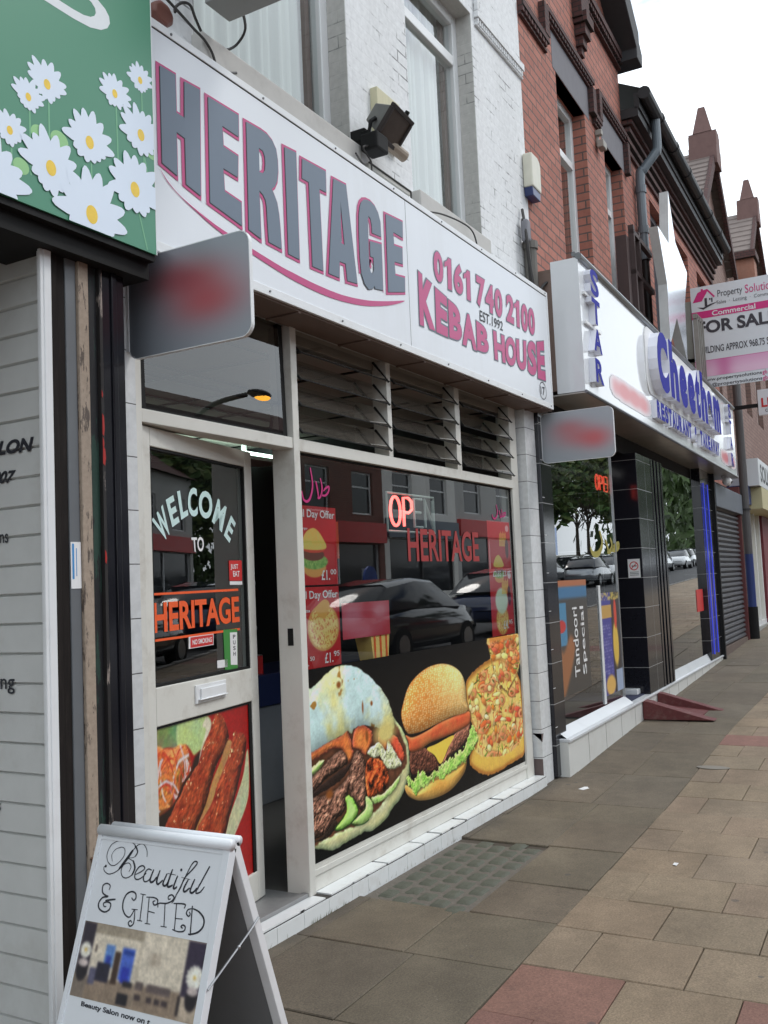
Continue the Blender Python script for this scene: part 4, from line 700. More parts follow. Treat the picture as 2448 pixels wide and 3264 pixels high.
P.shape(F_['pizza'], lambda d: st3(205 + 20 * nf(12, 5) - 60 * np.exp(-d / .02), 160 + 30 * nf(12, 5) - 70 * np.exp(-d / .02), 80 - 30 * np.exp(-d / .02)), .006, .02)
P.shape(F_['pizin'], pz, .012, .03)
rp = random.Random(12); inn = P.sdf(F_['pizin']); isl = P.sdf(F_['slice'])
def topping(mask, x0, x1, z0, z1, n):
    for k in range(n):
        cx, cz = rp.uniform(x0, x1), rp.uniform(z0, z1); kind = rp.random(); an = rp.uniform(0, 3.14); ca, sa = math.cos(an), math.sin(an); u_, v_ = ((P.X - cx) * ca / 1.7 + (P.Z - cz) * sa), (-(P.X - cx) * sa / 1.7 + (P.Z - cz) * ca)
        if kind < .34: rx, rz, col, st_ = rp.uniform(.02, .045), rp.uniform(.012, .026), (rp.uniform(196, 226), rp.uniform(84, 124), rp.uniform(44, 74)), 0
        elif kind < .55: rx, rz, col, st_ = rp.uniform(.02, .05), rp.uniform(.012, .022), (236, rp.uniform(206, 222), rp.uniform(126, 156)), 0
        elif kind < .72: rx, rz, col, st_ = rp.uniform(.02, .04), rp.uniform(.004, .007), (rp.uniform(84, 120), rp.uniform(110, 140), 46), 0
        elif kind < .86: rx, rz, col, st_ = rp.uniform(.03, .05), rp.uniform(.024, .034), (222, 140, 92), 1
        else: rx, rz, col, st_ = rp.uniform(.012, .024), rp.uniform(.008, .014), (150, 84, 40), 0
        q = np.sqrt((u_ / rx) ** 2 + (v_ / rz) ** 2) + .5 * (nf(24, 300 + k % 9, 2) - .5)
        mk = np.clip((1 - q) * 4, 0, 1) if not st_ else np.clip(1.6 - abs(q - .75) * 5, 0, 1)
        s_ = np.clip(1.0 + .35 * (-(P.X - cx) * .5 / rx + (P.Z - cz) / rz) * .5, .6, 1.25); P.put(np.clip((1.35 - q) * 3, 0, 1) * (mask > 0) * .3, (90, 50, 20)); P.put(mk * (mask > 0), np.clip(np.array(col) * s_[..., None], 0, 250))
topping(inn, 5.45, 6.44, .28, 1.1, 170)
P.halo(F_['slice'], .022, .8, (60, 34, 16)); P.shape(F_['slice'], pz, .008, .03); topping(isl, 5.95, 6.45, .8, 1.1, 60); P.put(np.clip((P.Z - 1.065) / .02, 0, 1) * np.clip(P.sdf(F_['slice']) / .01, 0, 1), (196, 130, 62))
ml = np.clip(P.sdf(F_['slice']) / .01 + 2.5, 0, 1) * (P.Z < .98) * (np.sin(P.X * 260 + 6 * nf(9, 81)) > .1) * (P.Z > .80); P.put(ml * .9 * (P.sdf(F_['slice']) < .004), (214, 190, 110))
P.put(np.clip(1 - abs(P.sdf([q[:2] for q in smooth_path([(a, b, 0) for a, b in F_['pizza']], 5, True)]) - .012) / .02, 0, 1) * .55, (150, 84, 34))
RL = {'meat1': (.04, .55, 46, .9), 'meat2': (.05, .55, 46, .9), 'cab': (.02, .5, 40, 1.0), 'cab2': (.02, .4, 40, .8), 'cuc1': (.03, .3, 20, .1), 'cuc2': (.03, .3, 20, .1), 'shad1': (.03, .2, 30, .3), 'shad2': (.03, .2, 30, .3), 'c4': (.05, .5, 34, .7)}
# filled flat bread
P.shape(F_['rim'], lambda d: st3(178 - 25 * nf(14, 3) + 20 * np.clip(d / .03, 0, 1), 192 - 20 * nf(14, 3), 120 + 30 * nf(9, 4)), .006, .012, rel=(.035, .3, 22, .35))
e = nf(38, 91); P.shape(F_['fill'], lambda d: st3(60 + 60 * e, 40 + 30 * e, 28 + 20 * e), .012, .02)
def meat(s):
    def f(d):
        r = 1 - abs(2 * nf(26, s, 5) - 1); q = nf(60, s + 5, 3); t = np.clip(d / .03, 0, 1) * .6 + .4
        return st3((70 + 105 * r * q + 25 * q) * t, (46 + 85 * r * q + 15 * q) * t, (38 + 70 * r * q + 10 * q) * t)
    return f
org = lambda s: (lambda d: st3(190 + 35 * nf(18, s) - 60 * np.exp(-np.maximum(d, 0) / .012), 88 + 55 * nf(18, s) - 50 * np.exp(-np.maximum(d, 0) / .012), 45 + 25 * nf(18, s)))
grn = lambda s: (lambda d: st3(140 + 50 * nf(20, s), 185 + 25 * nf(20, s), 85 + 60 * nf(20, s)))
for k, f in (('c1', org(1)), ('c2', org(2)), ('c3', org(3)), ('leaf1', grn(4)), ('meat1', meat(5)), ('meat2', meat(6)), ('shad1', lambda d: st3(28 + 20 * e, 22 + 10 * e, 20 + 8 * e)), ('c4', lambda d: st3(200 + 20 * e, 70 + 40 * e, 35 + 20 * e) * (np.clip(nf(22, 9) * 3 - .75, .12, 1))[..., None]), ('tom', lambda d: st3(196 + 20 * e, 72 + 20 * e, 50 + 10 * e)),
             ('cab', lambda d: st3(196 + 24 * nf(30, 7), 205 + 15 * nf(30, 7), 140 + 50 * nf(30, 7)) * (1 - .35 * (nf(40, 13, 3) > .6))[..., None]), ('cab2', grn(12)), ('cuc2', grn(8)), ('cuc1', lambda d: st3(128 + 50 * np.clip(d / .03, 0, 1), 190 + 20 * np.clip(d / .03, 0, 1), 70 + 55 * np.clip(d / .03, 0, 1))), ('shad2', lambda d: st3(30 + 20 * e, 24 + 12 * e, 20 + 8 * e))):
    if 'shad' not in k: P.halo(F_[k])
    P.shape(F_[k], f, .006, .016, 40, rel=RL.get(k, (.03, .45, 30, .35)), seed= hash(k) % 97 if False else len(k) * 7 + ord(k[-1]))
for k in ('cuc1', 'cuc2'):
    dd = P.sdf([q[:2] for q in smooth_path([(a, b, 0) for a, b in F_[k]], 5, True)]); P.put(np.clip(1 - abs(dd + .003) / .006, 0, 1) * (nf(5, 3) > .42), (30, 62, 28))
def bread(d):
    a, b = nf(5, 101), nf(4, 102); t = np.clip((b - .42) * 3.2 + (P.X - 4.15) * .9 + (nf(16, 107) - .5) * 1.1, 0, 1); col = st3(178 + 22 * t + 14 * a, 206 - 4 * t + 6 * a, 202 - 66 * t + 8 * a) * (.9 + .18 * nf(26, 108, 3))[..., None]
    sp = np.clip((nf(17, 104, 3) - .755) * 12, 0, 1)[..., None]; col = col * (1 - sp) + np.array((150, 110, 52)) * sp; k = np.exp(-np.maximum(d, 0) / .015)[..., None] * .18
    return col * (1 - k)
P.halo(F_['pita'], .03, .4); P.shape(F_['pita'], bread, .006, .012, 30, 5, rel=(.11, .16, 10, .12))
P.ell(4.49, .70, .1, .06, (196, 180, 110), .9)
for cx, cz, rx, rz in ((4.3, .71, .014, .03), (4.36, .87, .012, .012), (4.05, 1.0, .02, .016), (3.93, .49, .03, .02), (4.27, .86, .008, .03)): P.ell(cx, cz, rx, rz, (128, 74, 34), .8)
# burger
P.shape(F_['bbun'], lambda d: st3(206 + 25 * nf(9, 111) - 40 * np.exp(-np.maximum(d, 0) / .02), 142 + 50 * nf(9, 111) - 30 * np.exp(-np.maximum(d, 0) / .02), 62 + 40 * nf(9, 111)), .006, rel=(.06, .35, 20, .15))
P.shape(F_['pat1'], lambda d: st3(62 + 50 * e, 34 + 34 * e, 26 + 26 * e), .008, .01, rel=(.04, .5, 50, .9)); P.shape(F_['pat2'], lambda d: st3(100 + 50 * e, 62 + 36 * e, 50 + 26 * e), .008, .01, rel=(.04, .5, 50, .9))
P.shape(F_['cheese'], lambda d: st3(234 - 10 * nf(6, 3), 196 - 20 * nf(6, 3), 74 + 0 * e), .005)
P.halo(F_['lett'], .01, .5); P.shape(F_['lett'], lambda d: st3(96 + 120 * nf(30, 121), 164 + 66 * nf(30, 121), 50 + 90 * nf(30, 121)), .008, .06, 36, 8, rel=(.02, .4, 40, 1.1))
P.halo(F_['btom'], .012, .6); P.shape(F_['btom'], lambda d: st3(206 - 30 * nf(9, 131) - 40 * np.exp(-np.maximum(d, 0) / .008), 70 + 45 * nf(14, 132), 44 + 20 * nf(14, 132)), .006, rel=(.035, .35, 16, .2))
cx, cz = 5.37, .88
def bun(d):
    a = nf(14, 141); rr = np.sqrt(((P.X - 5.62) / .42) ** 2 + ((P.Z - .98) / .34) ** 2); t = np.clip(rr, 0, 1.6)
    col = st3(240 - 22 * t + 10 * a, 220 - 58 * t + 16 * a, 148 - 58 * t + 16 * a)
    xs, zs = P.X / .024, P.Z / .013; xi, zi = np.floor(xs), np.floor(zs); jx, jz = .25 + .5 * _h(xi, zi, 5), .25 + .5 * _h(xi, zi, 6); sd_ = np.hypot((xs - xi - jx) / .28, (zs - zi - jz) / .36)
    seed = np.clip(1.5 - sd_, 0, 1) * (P.Z > .62 + .1 * (P.X - 5.2)) * (_h(xi, zi, 9) > .25); col = col * (1 - seed[..., None] * .55) + np.array((250, 234, 176)) * seed[..., None] * .55
    k = np.exp(-np.maximum(d, 0) / .02)[..., None] * .25; return col * (1 - k)
P.halo(F_['bun'], .012, .55); P.shape(F_['bun'], bun, .006, rel=(.16, .2, 30, .06)); P.grain(70, .08, 7); P.grain(150, .1, 9)
P.c = np.clip(P.c * 1.1, 0, 250)
ob1 = P.mesh('food_poster', M['vinyl'], FAC(2.604), None, 0, loc=(5.1, 2.604, .2))
tag(ob1, 'wide black food poster across the lower shop window with stuffed flatbread, burger and pizza', 'poster')
GI = FAC(2.6155)
def small_burger(P, cx, cz, s):
    nq = lambda f, k: fbm(P.X, P.Z, f, k, 3)
    P.ell(cx, cz - .62 * s, .9 * s * .75, .32 * s, (214, 150, 80), .12); a = nq(90, 4)
    P.ell(cx, cz - .42 * s, 1.0 * s * .8, .26 * s, lambda d: np.stack([70 + 110 * a, 130 + 70 * a, 45 + 70 * a], -1), .15); P.ell(cx - .05 * s, cz - .2 * s, .85 * s * .75, .2 * s, (108, 50, 34), .12); P.ell(cx, cz - .02 * s, .85 * s * .75, .12 * s, (205, 70, 45), .15)
    t = nq(60, 7); P.shape([(cx - .68 * s, cz), (cx - .6 * s, cz + .35 * s), (cx - .3 * s, cz + .6 * s), (cx + .1 * s, cz + .66 * s), (cx + .5 * s, cz + .4 * s), (cx + .68 * s, cz)], lambda d: np.stack([232 - 20 * t, 180 + 20 * t, 84 + 20 * t], -1), .004)
def small_pizza(P, cx, cz, rx, rz):
    a, b = fbm(P.X, P.Z, 70, 3, 3), fbm(P.X, P.Z, 110, 8, 3); col = np.where((b > .58)[..., None], np.stack([200 + 20 * a, 100 + 40 * a, 50 + 20 * a], -1), np.stack([222 + 10 * a, 186 + 20 * a, 95 + 40 * a], -1)); P.ell(cx, cz, rx, rz, (206, 150, 80), .06); P.ell(cx, cz, rx * .9, rz * .9, lambda d: col, .06)
def offer(key, label, pizza):
    q = D[key]; x0, x1, z0, z1 = bbox(q); P = Paint(x0, x1, z0, z1, 90, 110, (196, 34, 40)); h = z1 - z0
    P.c *= (1 - .15 * fbm(P.X, P.Z, 6, 5, 3))[..., None]
    if pizza: small_pizza(P, x0 + .19, z0 + .5 * h, .14, .115); P.shape([(x0 + .12, z0 + .72 * h), (x0 + .2, z0 + .84 * h), (x0 + .25, z0 + .78 * h), (x0 + .2, z0 + .6 * h)], (216, 160, 80), .004)
    else: small_burger(P, x0 + .125, z0 + .46 * h, .15)
    o = thing('offer_poster', label, 'poster', ((x0 + x1) / 2, 2.614, z0), 'red offer posters in the shop window')
    P.mesh('sheet', M['print'], FAC(2.614), o); g = MB(); pl_ = FAC(2.613)
    text(g, 'All Day Offer', rq(x0 - .016, x1 - .012, z1 - .068, z1 - .018), pl_, 0, .012); text(g, 'Pizza' if pizza else 'Burger', rq(x0 + .012, x0 + .075, z1 - .12, z1 - .105), pl_, 0, .01)
    if pizza: text(g, '£1.', rq(x0 + .0, x0 + .05, z0 + .02, z0 + .06), pl_, 0, .015); text(g, '50', rq(x0 + .06, x0 + .1, z0 + .045, z0 + .065), pl_, 0, .01)
    text(g, '£1.', rq(x1 - .15, x1 - .075, z0 + .022, z0 + .072), pl_, 0, .015); text(g, '95' if pizza else '00', rq(x1 - .068, x1 - .015, z0 + .05, z0 + .076), pl_, 0, .01)
    g.build('white_lettering', M['white'], o)
offer('PO1', 'red all day offer poster showing a burger for one pound', False); offer('PO2', 'red all day offer poster showing a pizza above the flatbread picture', True)
q = D['PO3']; x0, x1, z0, z1 = bbox(q); P = Paint(x0, x1, z0, z1, 80, 170, (190, 40, 46)); hm = (z0 + z1) / 2
small_burger(P, x0 + .17, z0 + .60 * (z1 - z0), .12); small_pizza(P, x0 + .19, z0 + .13 * (z1 - z0), .11, .1)
P.ell(x0 + .19, z0 + .3 * (z1 - z0), .11, .09, (205, 218, 190), .2)
for zz in (.36, .78):
    for i in range(6): P.shape([(x0 + .2 + i * .02, z0 + zz * (z1 - z0)), (x0 + .21 + i * .02, z0 + zz * (z1 - z0) + .09 + .02 * (i % 2)), (x0 + .222 + i * .02, z0 + zz * (z1 - z0) + .09), (x0 + .214 + i * .02, z0 + zz * (z1 - z0))], (232, 190, 80), .003, round_=False)
    P.ell(x0 + .33, z0 + (zz - .02) * (z1 - z0), .03, .07, (80, 20, 24), .2); P.ell(x1 - .05, z0 + (zz + .16) * (z1 - z0), .03, .024, (230, 200, 200), .2)
o = thing('price_poster', 'tall narrow red menu poster at the far edge of the shop window', 'poster', ((x0 + x1) / 2, 2.614, z0))
P.mesh('sheet', M['print'], FAC(2.614), o); g = MB(); pl_ = FAC(2.613)
text(g, '£2.65', rq(x0 + .06, x0 + .2, hm - .0 + .01, hm + .05), pl_, 0, .012); text(g, '£3.45', rq(x0 + .23, x0 + .37, hm + .01, hm + .05), pl_, 0, .012); text(g, '£4.', rq(x0 + .2, x0 + .29, z0 + .04, z0 + .1), pl_, 0, .015); text(g, '95', rq(x0 + .3, x0 + .36, z0 + .07, z0 + .1), pl_, 0, .012)
g.build('white_lettering', M['white'], o)
q = D['BLUR']; x0, x1, z0, z1 = bbox(q); P = Paint(x0, x1, z0, z1, 60, 40, (176, 36, 48))
P.ell(x0 + .1, z0 + .12, .12, .07, (190, 105, 120), 1.2); P.ell(x1 - .1, z0 + .13, .1, .06, (196, 112, 124), 1.2); P.ell(x0 + .2, z0 + .03, .2, .05, (190, 90, 105), 1.4)
tag(P.mesh('red_notice', M['print'], FAC(2.6135), None, loc=((x0 + x1) / 2, 2.6135, z0)), 'small plain red notice with blurred pale marks beside the pizza offer poster', 'notice')
q = D['STRIPE']; x0, x1, z0, z1 = bbox(q); g = MB(); o = thing('chip_box', 'yellow and orange striped paper chip box standing inside the window', 'chip box', ((x0 + x1) / 2, 2.66, z0 - .05))
g.add([(x0 + .03, 2.62, z0 - .05), (x1 - .03, 2.62, z0 - .05), (x1 - .03, 2.70, z0 - .05), (x0 + .03, 2.70, z0 - .05), (x0, 2.62, z1 + .02), (x1, 2.62, z1 + .02), (x1, 2.73, z1 + .05), (x0, 2.73, z1 + .05)], [(0, 1, 5, 4), (1, 2, 6, 5), (2, 3, 7, 6), (3, 0, 4, 7), (0, 3, 2, 1)]); g.build('carton', mat('yellow card', ob(232, 190, 110), .6), o)
g = MB()
for i in range(3):
    a = .12 + .3 * i; xa = x0 + (x1 - x0) * a; g.quad((xa + .01, 2.618, z0 - .04), (xa + .025, 2.618, z0 - .04), (xa + .025, 2.618, z1 + .01), (xa + .005, 2.618, z1 + .01))
g.build('orange_stripe', M['orange_vinyl'], o)
# neon sign
q = D['NEON']; x0, x1, z0, z1 = bbox(q); o = thing('neon_sign', 'neon OPEN sign, half lit in red, hanging inside the kebab shop window', 'neon sign', ((x0 + x1) / 2, 2.65, z0)); yv = 2.645
g = MB(); g.tube([(x0, yv, z0), (x1, yv, z0), (x1, yv, z1), (x0, yv, z1), (x0, yv, z0)], .007, 6); fr_ = g.build('frame', mat('clear tube frame', (.5, .55, .5), .3), o)
def neon(ch, x, wd, zb, zt):
    s = {'O': [ell(.5, .5, .5, .5, 24) + [(1.0, .5)]], 'P': [[(0, 0), (0, 1), (.6, 1), (1, .88), (1, .6), (.6, .48), (0, .48)]], 'E': [[(1, 1), (0, 1), (0, 0), (1, 0)], [(0, .52), (.8, .52)]], 'N': [[(0, 0), (0, 1), (1, 0), (1, 1)]]}[ch]
    m = MB()
    for st_ in s: m.tube([(x + a * wd, yv - .012, zb + b * (zt - zb)) for a, b in st_], .0085, 8)
    return m
NE = emat('red neon', (1.0, .12, .1), 3.2); NO = mat('unlit neon tube', (.45, .5, .46), .3)
hz = z1 - z0
for ch, fx in (('O', .03), ('P', .30), ('E', .52), ('N', .76)): neon(ch, x0 + fx * (x1 - x0), (.17 if ch != 'O' else .2) * (x1 - x0), z0 + .14 * hz, z1 - .1 * hz).build('neon_letter', NE if ch in 'OP' else NO, o)
g = MB(); g.tube([(x0 + .1, yv, z1), (x0 + .1, yv, 2.14)], .0015, 5); g.tube([(x1 - .1, yv, z1), (x1 - .1, yv, 2.14)], .0015, 5); g.build('hanging_chain', M['lead'], o)
# lettering on the glass
HAL = [([(.34, .98), (.40, .6), (.38, .35), (.28, .1), (.17, .02), (.06, .08), (.01, .3)], .055), ([(.69, .72), (.74, .5), (.72, .3), (.64, .16), (.56, .15)], .05), ([(.52, .62), (.57, .4), (.60, .17)], .05), ([(.70, .24), (.84, .24), (.96, .34), (1.0, .5), (.88, .46), (.79, .36)], .05)]
def halal(name, q, place, m, label, w_=1.0):
    x0, x1, z0, z1 = bbox(q); g = MB()
    for p, wd in HAL: stroke(g, [(x0 + a * (x1 - x0), z0 + b * (z1 - z0)) for a, b in p], wd * (x1 - x0) * w_, place, 0, 6)
    tag(g.build(name, m, loc=place((x0 + x1) / 2, z0, 0)), label, 'lettering')
halal('halal_lettering', D['HAL1'], FAC(2.6075), M['pink'], 'large pink halal lettering in Arabic above the burger offer poster')
halal('halal_lettering', D['HAL2'], FAC(2.6075), M['pink'], 'small pink halal lettering in Arabic above the tall narrow menu poster', 1.1)
x0, x1, z0, z1 = bbox(D['WHER']); g = MB(); text(g, 'HERITAGE', rq(x0, x1, z0, z1), FAC(2.6075), 0, .02)
tag(g.build('window_lettering', mat('faded red vinyl', (.33, .03, .03), .5), loc=(x0, 2.6075, z0)), 'faded red HERITAGE lettering on the glass below the neon sign', 'lettering')
# stickers on the door glass
def sticker(name, key, label, m, txts=(), bg=None):
    q = D[key]; c = L0(*q[3], -.016); o = thing(name, label, 'sticker', c); g = MB(); g.flat([q], L0, .0012, -.0185); g.build('sheet', m, o)
    for t, fr, mm in txts:
        a0, a1, b0, b1 = fr; lp = lambda s_, t_: tuple((q[3][k] * (1 - s_) + q[2][k] * s_) * (1 - t_) + (q[0][k] * (1 - s_) + q[1][k] * s_) * t_ for k in (0, 1)); g = MB()
        qq = [lp(a0, b1), lp(a1, b1), lp(a1, b0), lp(a0, b0)]
        if t: text(g, t, qq, L0, -.0165, .02); g.build('lettering', mm, o)
        else: g.flat([qq], L0, 0, -.0168); g.build('panel', mm, o)
sticker('no_smoking_sticker', 'NOSM', 'small red and white NO SMOKING sticker on the open door', M['white'], ((None, (.06, .975, .06, .94), M['red_vinyl']), ('NO SMOKING', (.14, .92, .28, .72), M['white'])))
sticker('delivery_sticker', 'EAT', 'square red JUST EAT sticker high on the open door glass', M['red_vinyl'], (('JUST', (.1, .7, .52, .82), M['white']), ('EAT', (.28, .8, .2, .48), M['white']), (None, (.0, 1.0, -.2, -.03), M['white'])))
sticker('push_sticker', 'PUSH', 'green push sticker at the foot of the door glass', mat('green vinyl', ob(60, 130, 60), .4), ((None, (.45, .97, .12, .92), M['white']), ('P', (.66, .84, .76, .86), M['ink']), ('U', (.66, .84, .62, .72), M['ink']), ('S', (.66, .84, .48, .58), M['ink']), ('H', (.66, .84, .34, .44), M['ink'])))
sticker('white_label', 'LAB', 'blank white paper label beside the green push sticker', M['white'])
# inside
o = thing('serving_counter', 'white serving counter with a dark blue band inside the doorway', 'counter', (5.6, 4.1, .086))
g = MB(); g.box(4.6, 6.7, 3.9, 4.5, .086, .72); g.build('front', mat('grey white counter', (.2, .21, .23), .4, var=.1, grime=.3), o, bevel=.01); g = MB(); g.box(4.58, 6.72, 3.88, 4.52, .72, .93); g.build('blue_band', mat('navy laminate', (.02, .03, .09), .3), o, bevel=.01); g = MB(); g.box(4.9, 5.03, 3.89, 3.9, .5, .62); g.build('vent', M['black'], o)
o = thing('drink_can', 'red drinks can on the dark counter seen through the doorway', 'can', (5.2, 3.98, .93)); g = MB(); g.tube([(5.2, 3.98, .93), (5.2, 3.98, 1.05)], .034, 16); g.build('body', M['red_vinyl'], o, smooth=False); g = MB(); g.tube([(5.2, 3.98, 1.05), (5.2, 3.98, 1.057)], [.034, .028], 16); g.build('rim', M['steel'], o)
o = thing('wall_menu', 'red lit board with a white oval on the dark wall inside', 'menu board', (6.2, 4.6, 1.8)); kx = 1.0
pt = FAC(4.2); g = MB(); g.prism(rq(6.14, 6.9, 1.68, 2.0), pt, 0, -.06); 
x0, x1, z0, z1 = 6.1, 6.62, 1.72, 2.02
g = MB(); g.box(x0, x1, 4.2, 4.26, z0, z1); g.build('panel', emat('lit red board', (.5, .09, .03), .25, (.4, .08, .04)), o); g = MB(); g.flat([ell((x0 + x1) / 2, (z0 + z1) / 2, .2, .1, 24)], FAC(4.198)); g.build('oval', emat('lit white oval', (.6, .55, .5), .25), o)
g = MB(); text(g, 'Kebab', rq((x0 + x1) / 2 - .13, (x0 + x1) / 2 + .13, (z0 + z1) / 2 - .04, (z0 + z1) / 2 + .04), FAC(4.196), 0, .03); g.build('lettering', M['red_vinyl'], o)
o = thing('ceiling_light', 'long hanging fluorescent light with greenish tubes inside the kebab shop', 'ceiling light', (6.0, 4.9, 2.735)); g = MB(); g.box(4.1, 6.7, 4.75, 5.05, 2.56, 2.59); g.box(4.5, 4.52, 4.88, 4.92, 2.59, 2.745); g.box(6.3, 6.32, 4.88, 4.92, 2.59, 2.745); g.build('housing', M['white_trim'], o)
g = MB()
for i in range(4): g.box(4.15 + i * .63, 4.72 + i * .63, 4.78, 5.02, 2.6, 2.625)
g.build('diffuser', emat('green diffuser', (.74, 1, .86), 3.6, (.5, .8, .65)), o)

# ---------------------------------------------------------------- on the wall above the sign
o = thing('floodlight', 'old floodlight with motion sensor on the white wall above the sign', 'floodlight', (4.62, 2.62, 4.05))
g = MB(); g.box(4.66, 4.93, 2.572, 2.62, 4.06, 4.36); g.build('mounting_board', mat('yellowed wood block', (.62, .58, .40), .8, var=.14, scale=20, streak=(8, 1, .5), grime=.25), o, bevel=.004)
hc = Vector((4.57, 2.455, 4.055)); fwd = Vector((.06, -.78, -.62)).normalized(); rt = Vector((1, .08, .0)); rt = (rt - fwd * rt.dot(fwd)).normalized(); upv = rt.cross(fwd) * -1
if upv.z < 0: upv = -upv
hx = lambda a, b, c: tuple(hc + rt * a + upv * b + fwd * c)
g = MB(hx); n = [(-.12, -.085, .04), (.12, -.085, .04), (.12, .085, .04), (-.12, .085, .04), (-.09, -.05, -.09), (.09, -.05, -.09), (.09, .055, -.09), (-.09, .055, -.09)]
g.add(n, [(4, 5, 6, 7), (0, 1, 5, 4), (1, 2, 6, 5), (2, 3, 7, 6), (3, 0, 4, 7), (0, 1, 2, 3)]); g.build('reflector_housing', mat('weathered grey aluminium', (.2, .2, .19), .6, .3, var=.3, grime=.5), o, bevel=.008)
g = MB(hx)
for a0, a1, b0, b1 in ((-.132, .132, .075, .097), (-.132, .132, -.097, -.075), (-.132, -.11, -.075, .075), (.11, .132, -.075, .075)): g.box(a0, a1, b0, b1, .03, .056)
g.build('lamp_bezel', mat('rusty black bezel', (.035, .026, .024), .7, var=.4), o, bevel=.004)
g = MB(hx); g.box(-.11, .11, -.075, .075, .04, .046); g.build('lamp_glass', mat('dirty lamp glass', (.075, .055, .045), .25, var=.3), o)
g = MB(); g.tube([hx(-.115, -.02, -.02), hx(-.14, -.05, -.02), (4.42, 2.5, 3.97), (4.44, 2.6, 3.98)], .013, 6); g.tube([hx(.115, -.02, -.02), hx(.13, -.09, -.04), (4.6, 2.52, 3.98)], .012, 6); g.box(4.42, 4.6, 2.53, 2.62, 3.94, 4.0); g.tube([hx(.05, .09, .03), hx(.05, .12, .03)], .014, 8); g.build('bracket', M['black'], o)
g = MB(); g.box(4.40, 4.53, 2.44, 2.55, 3.86, 3.96); g.build('sensor_box', M['black'], o, bevel=.012); g = MB(); g.tube([(4.62, 2.5, 3.985), (4.77, 2.47, 3.95)], .034, 12); g.tube([(4.54, 2.5, 3.98), (4.62, 2.5, 3.985)], .016, 8); g.build('sensor_head', mat('stained beige plastic', (.34, .28, .22), .6, var=.25, grime=.4, gscale=9), o)
g = MB(); text(g, '5020', rq(4.83, 4.925, 4.075, 4.12), FAC(2.571), 0, .01); g.build('number', M['ink'], o)
def cable(label, paths, r, m=None, name='cable', loc=None):
    g = MB()
    for p in paths: g.tube(smooth_path(p, 6), r, 6)
    tag(g.build(name, m or M['lead'], loc=loc or paths[0][0]), label, 'cable')
cable('thin black cable drooping from the floodlight to the sign top', [[(4.40, 2.5, 3.88), (4.347, 2.5, 3.852), (4.383, 2.5, 3.825), (4.43, 2.5, 3.79), (4.42, 2.5, 3.68), (4.42, 2.5, 3.63)]], .0055)
cable('black cable trailing along the sign top below the floodlight', [[(4.18, 2.45, 3.74), (4.315, 2.5, 3.76), (4.422, 2.5, 3.73), (4.559, 2.52, 3.73), (4.65, 2.5, 3.7)]], .0055)
cable('long black cable arching over the sign below the second upstairs window', [[(5.09, 2.52, 3.74), (5.29, 2.5, 3.785), (5.59, 2.5, 3.826), (5.76, 2.5, 3.82), (5.83, 2.5, 3.74), (5.85, 2.5, 3.62)]], .0055)
cable('looping grey cable hanging between the round bell box and the light box', [[(2.93, 2.56, 3.90), (2.955, 2.58, 3.94), (3.0, 2.58, 3.985), (3.04, 2.57, 3.99), (3.073, 2.57, 3.945), (3.132, 2.57, 3.885), (3.194, 2.57, 3.875), (3.268, 2.57, 3.90), (3.328, 2.55, 3.95), (3.33, 2.5, 4.01), (3.17, 2.4, 4.0)]], .0065)
cable('straight black cable running from the round bell box to the sign', [[(2.8, 2.5, 3.876), (2.916, 2.52, 3.871), (3.017, 2.54, 3.868), (3.114, 2.55, 3.854), (3.17, 2.55, 3.79), (3.18, 2.55, 3.63)]], .0065)
g = MB(); g.tube([(3.06, 2.45, 3.66), (3.33, 2.56, 3.82)], .006, 6); tag(g.build('wall_bracket', M['lead'], loc=(3.33, 2.56, 3.82)), 'short black rod sticking out above the letter E of the sign', 'bracket')
o = thing('cable_trunking', 'weathered grey cable trunking above the sign below the floodlight', 'trunking', (4.8, 2.61, 3.86)); g = MB(); g.box(4.56, 5.06, 2.59, 2.62, 3.845, 3.868); g.build('channel', mat('dirty white plastic', (.5, .49, .45), .6, grime=.5), o); g = MB(); g.tube([(4.56, 2.588, 3.87), (5.06, 2.588, 3.87)], .006, 6); g.tube([(5.06, 2.588, 3.87), (5.06, 2.588, 3.82)], .006, 6); g.build('wire', M['lead'], o)
o = thing('bell_box', 'round brown alarm bell box on the white wall beside the green sign', 'alarm', (2.85, 2.62, 3.84)); g = MB(); g.prism(ell(2.845, 3.845, .062, .052, 8, .3), FAC(2.62), 0, .08); g.build('housing', mat('brown bell casing', (.16, .055, .04), .5, var=.2, grime=.3), o, bevel=.012)
o = thing('light_box', 'grey projecting light box seen from below at the top of the picture', 'box sign', (3.13, 2.5, 3.98)); g = MB(); g.box(3.05, 3.215, 1.55, 2.5, 3.98, 4.9); g.build('casing', M['signgrey'], o, bevel=.004); g = MB(); g.box(3.1, 3.15, 2.5, 2.62, 4.1, 4.16); g.build('bracket', M['greymetal'], o); g = MB(); g.box(3.1, 3.15, 2.5, 2.62, 4.7, 4.76); g.build('bracket', M['greymetal'], o)

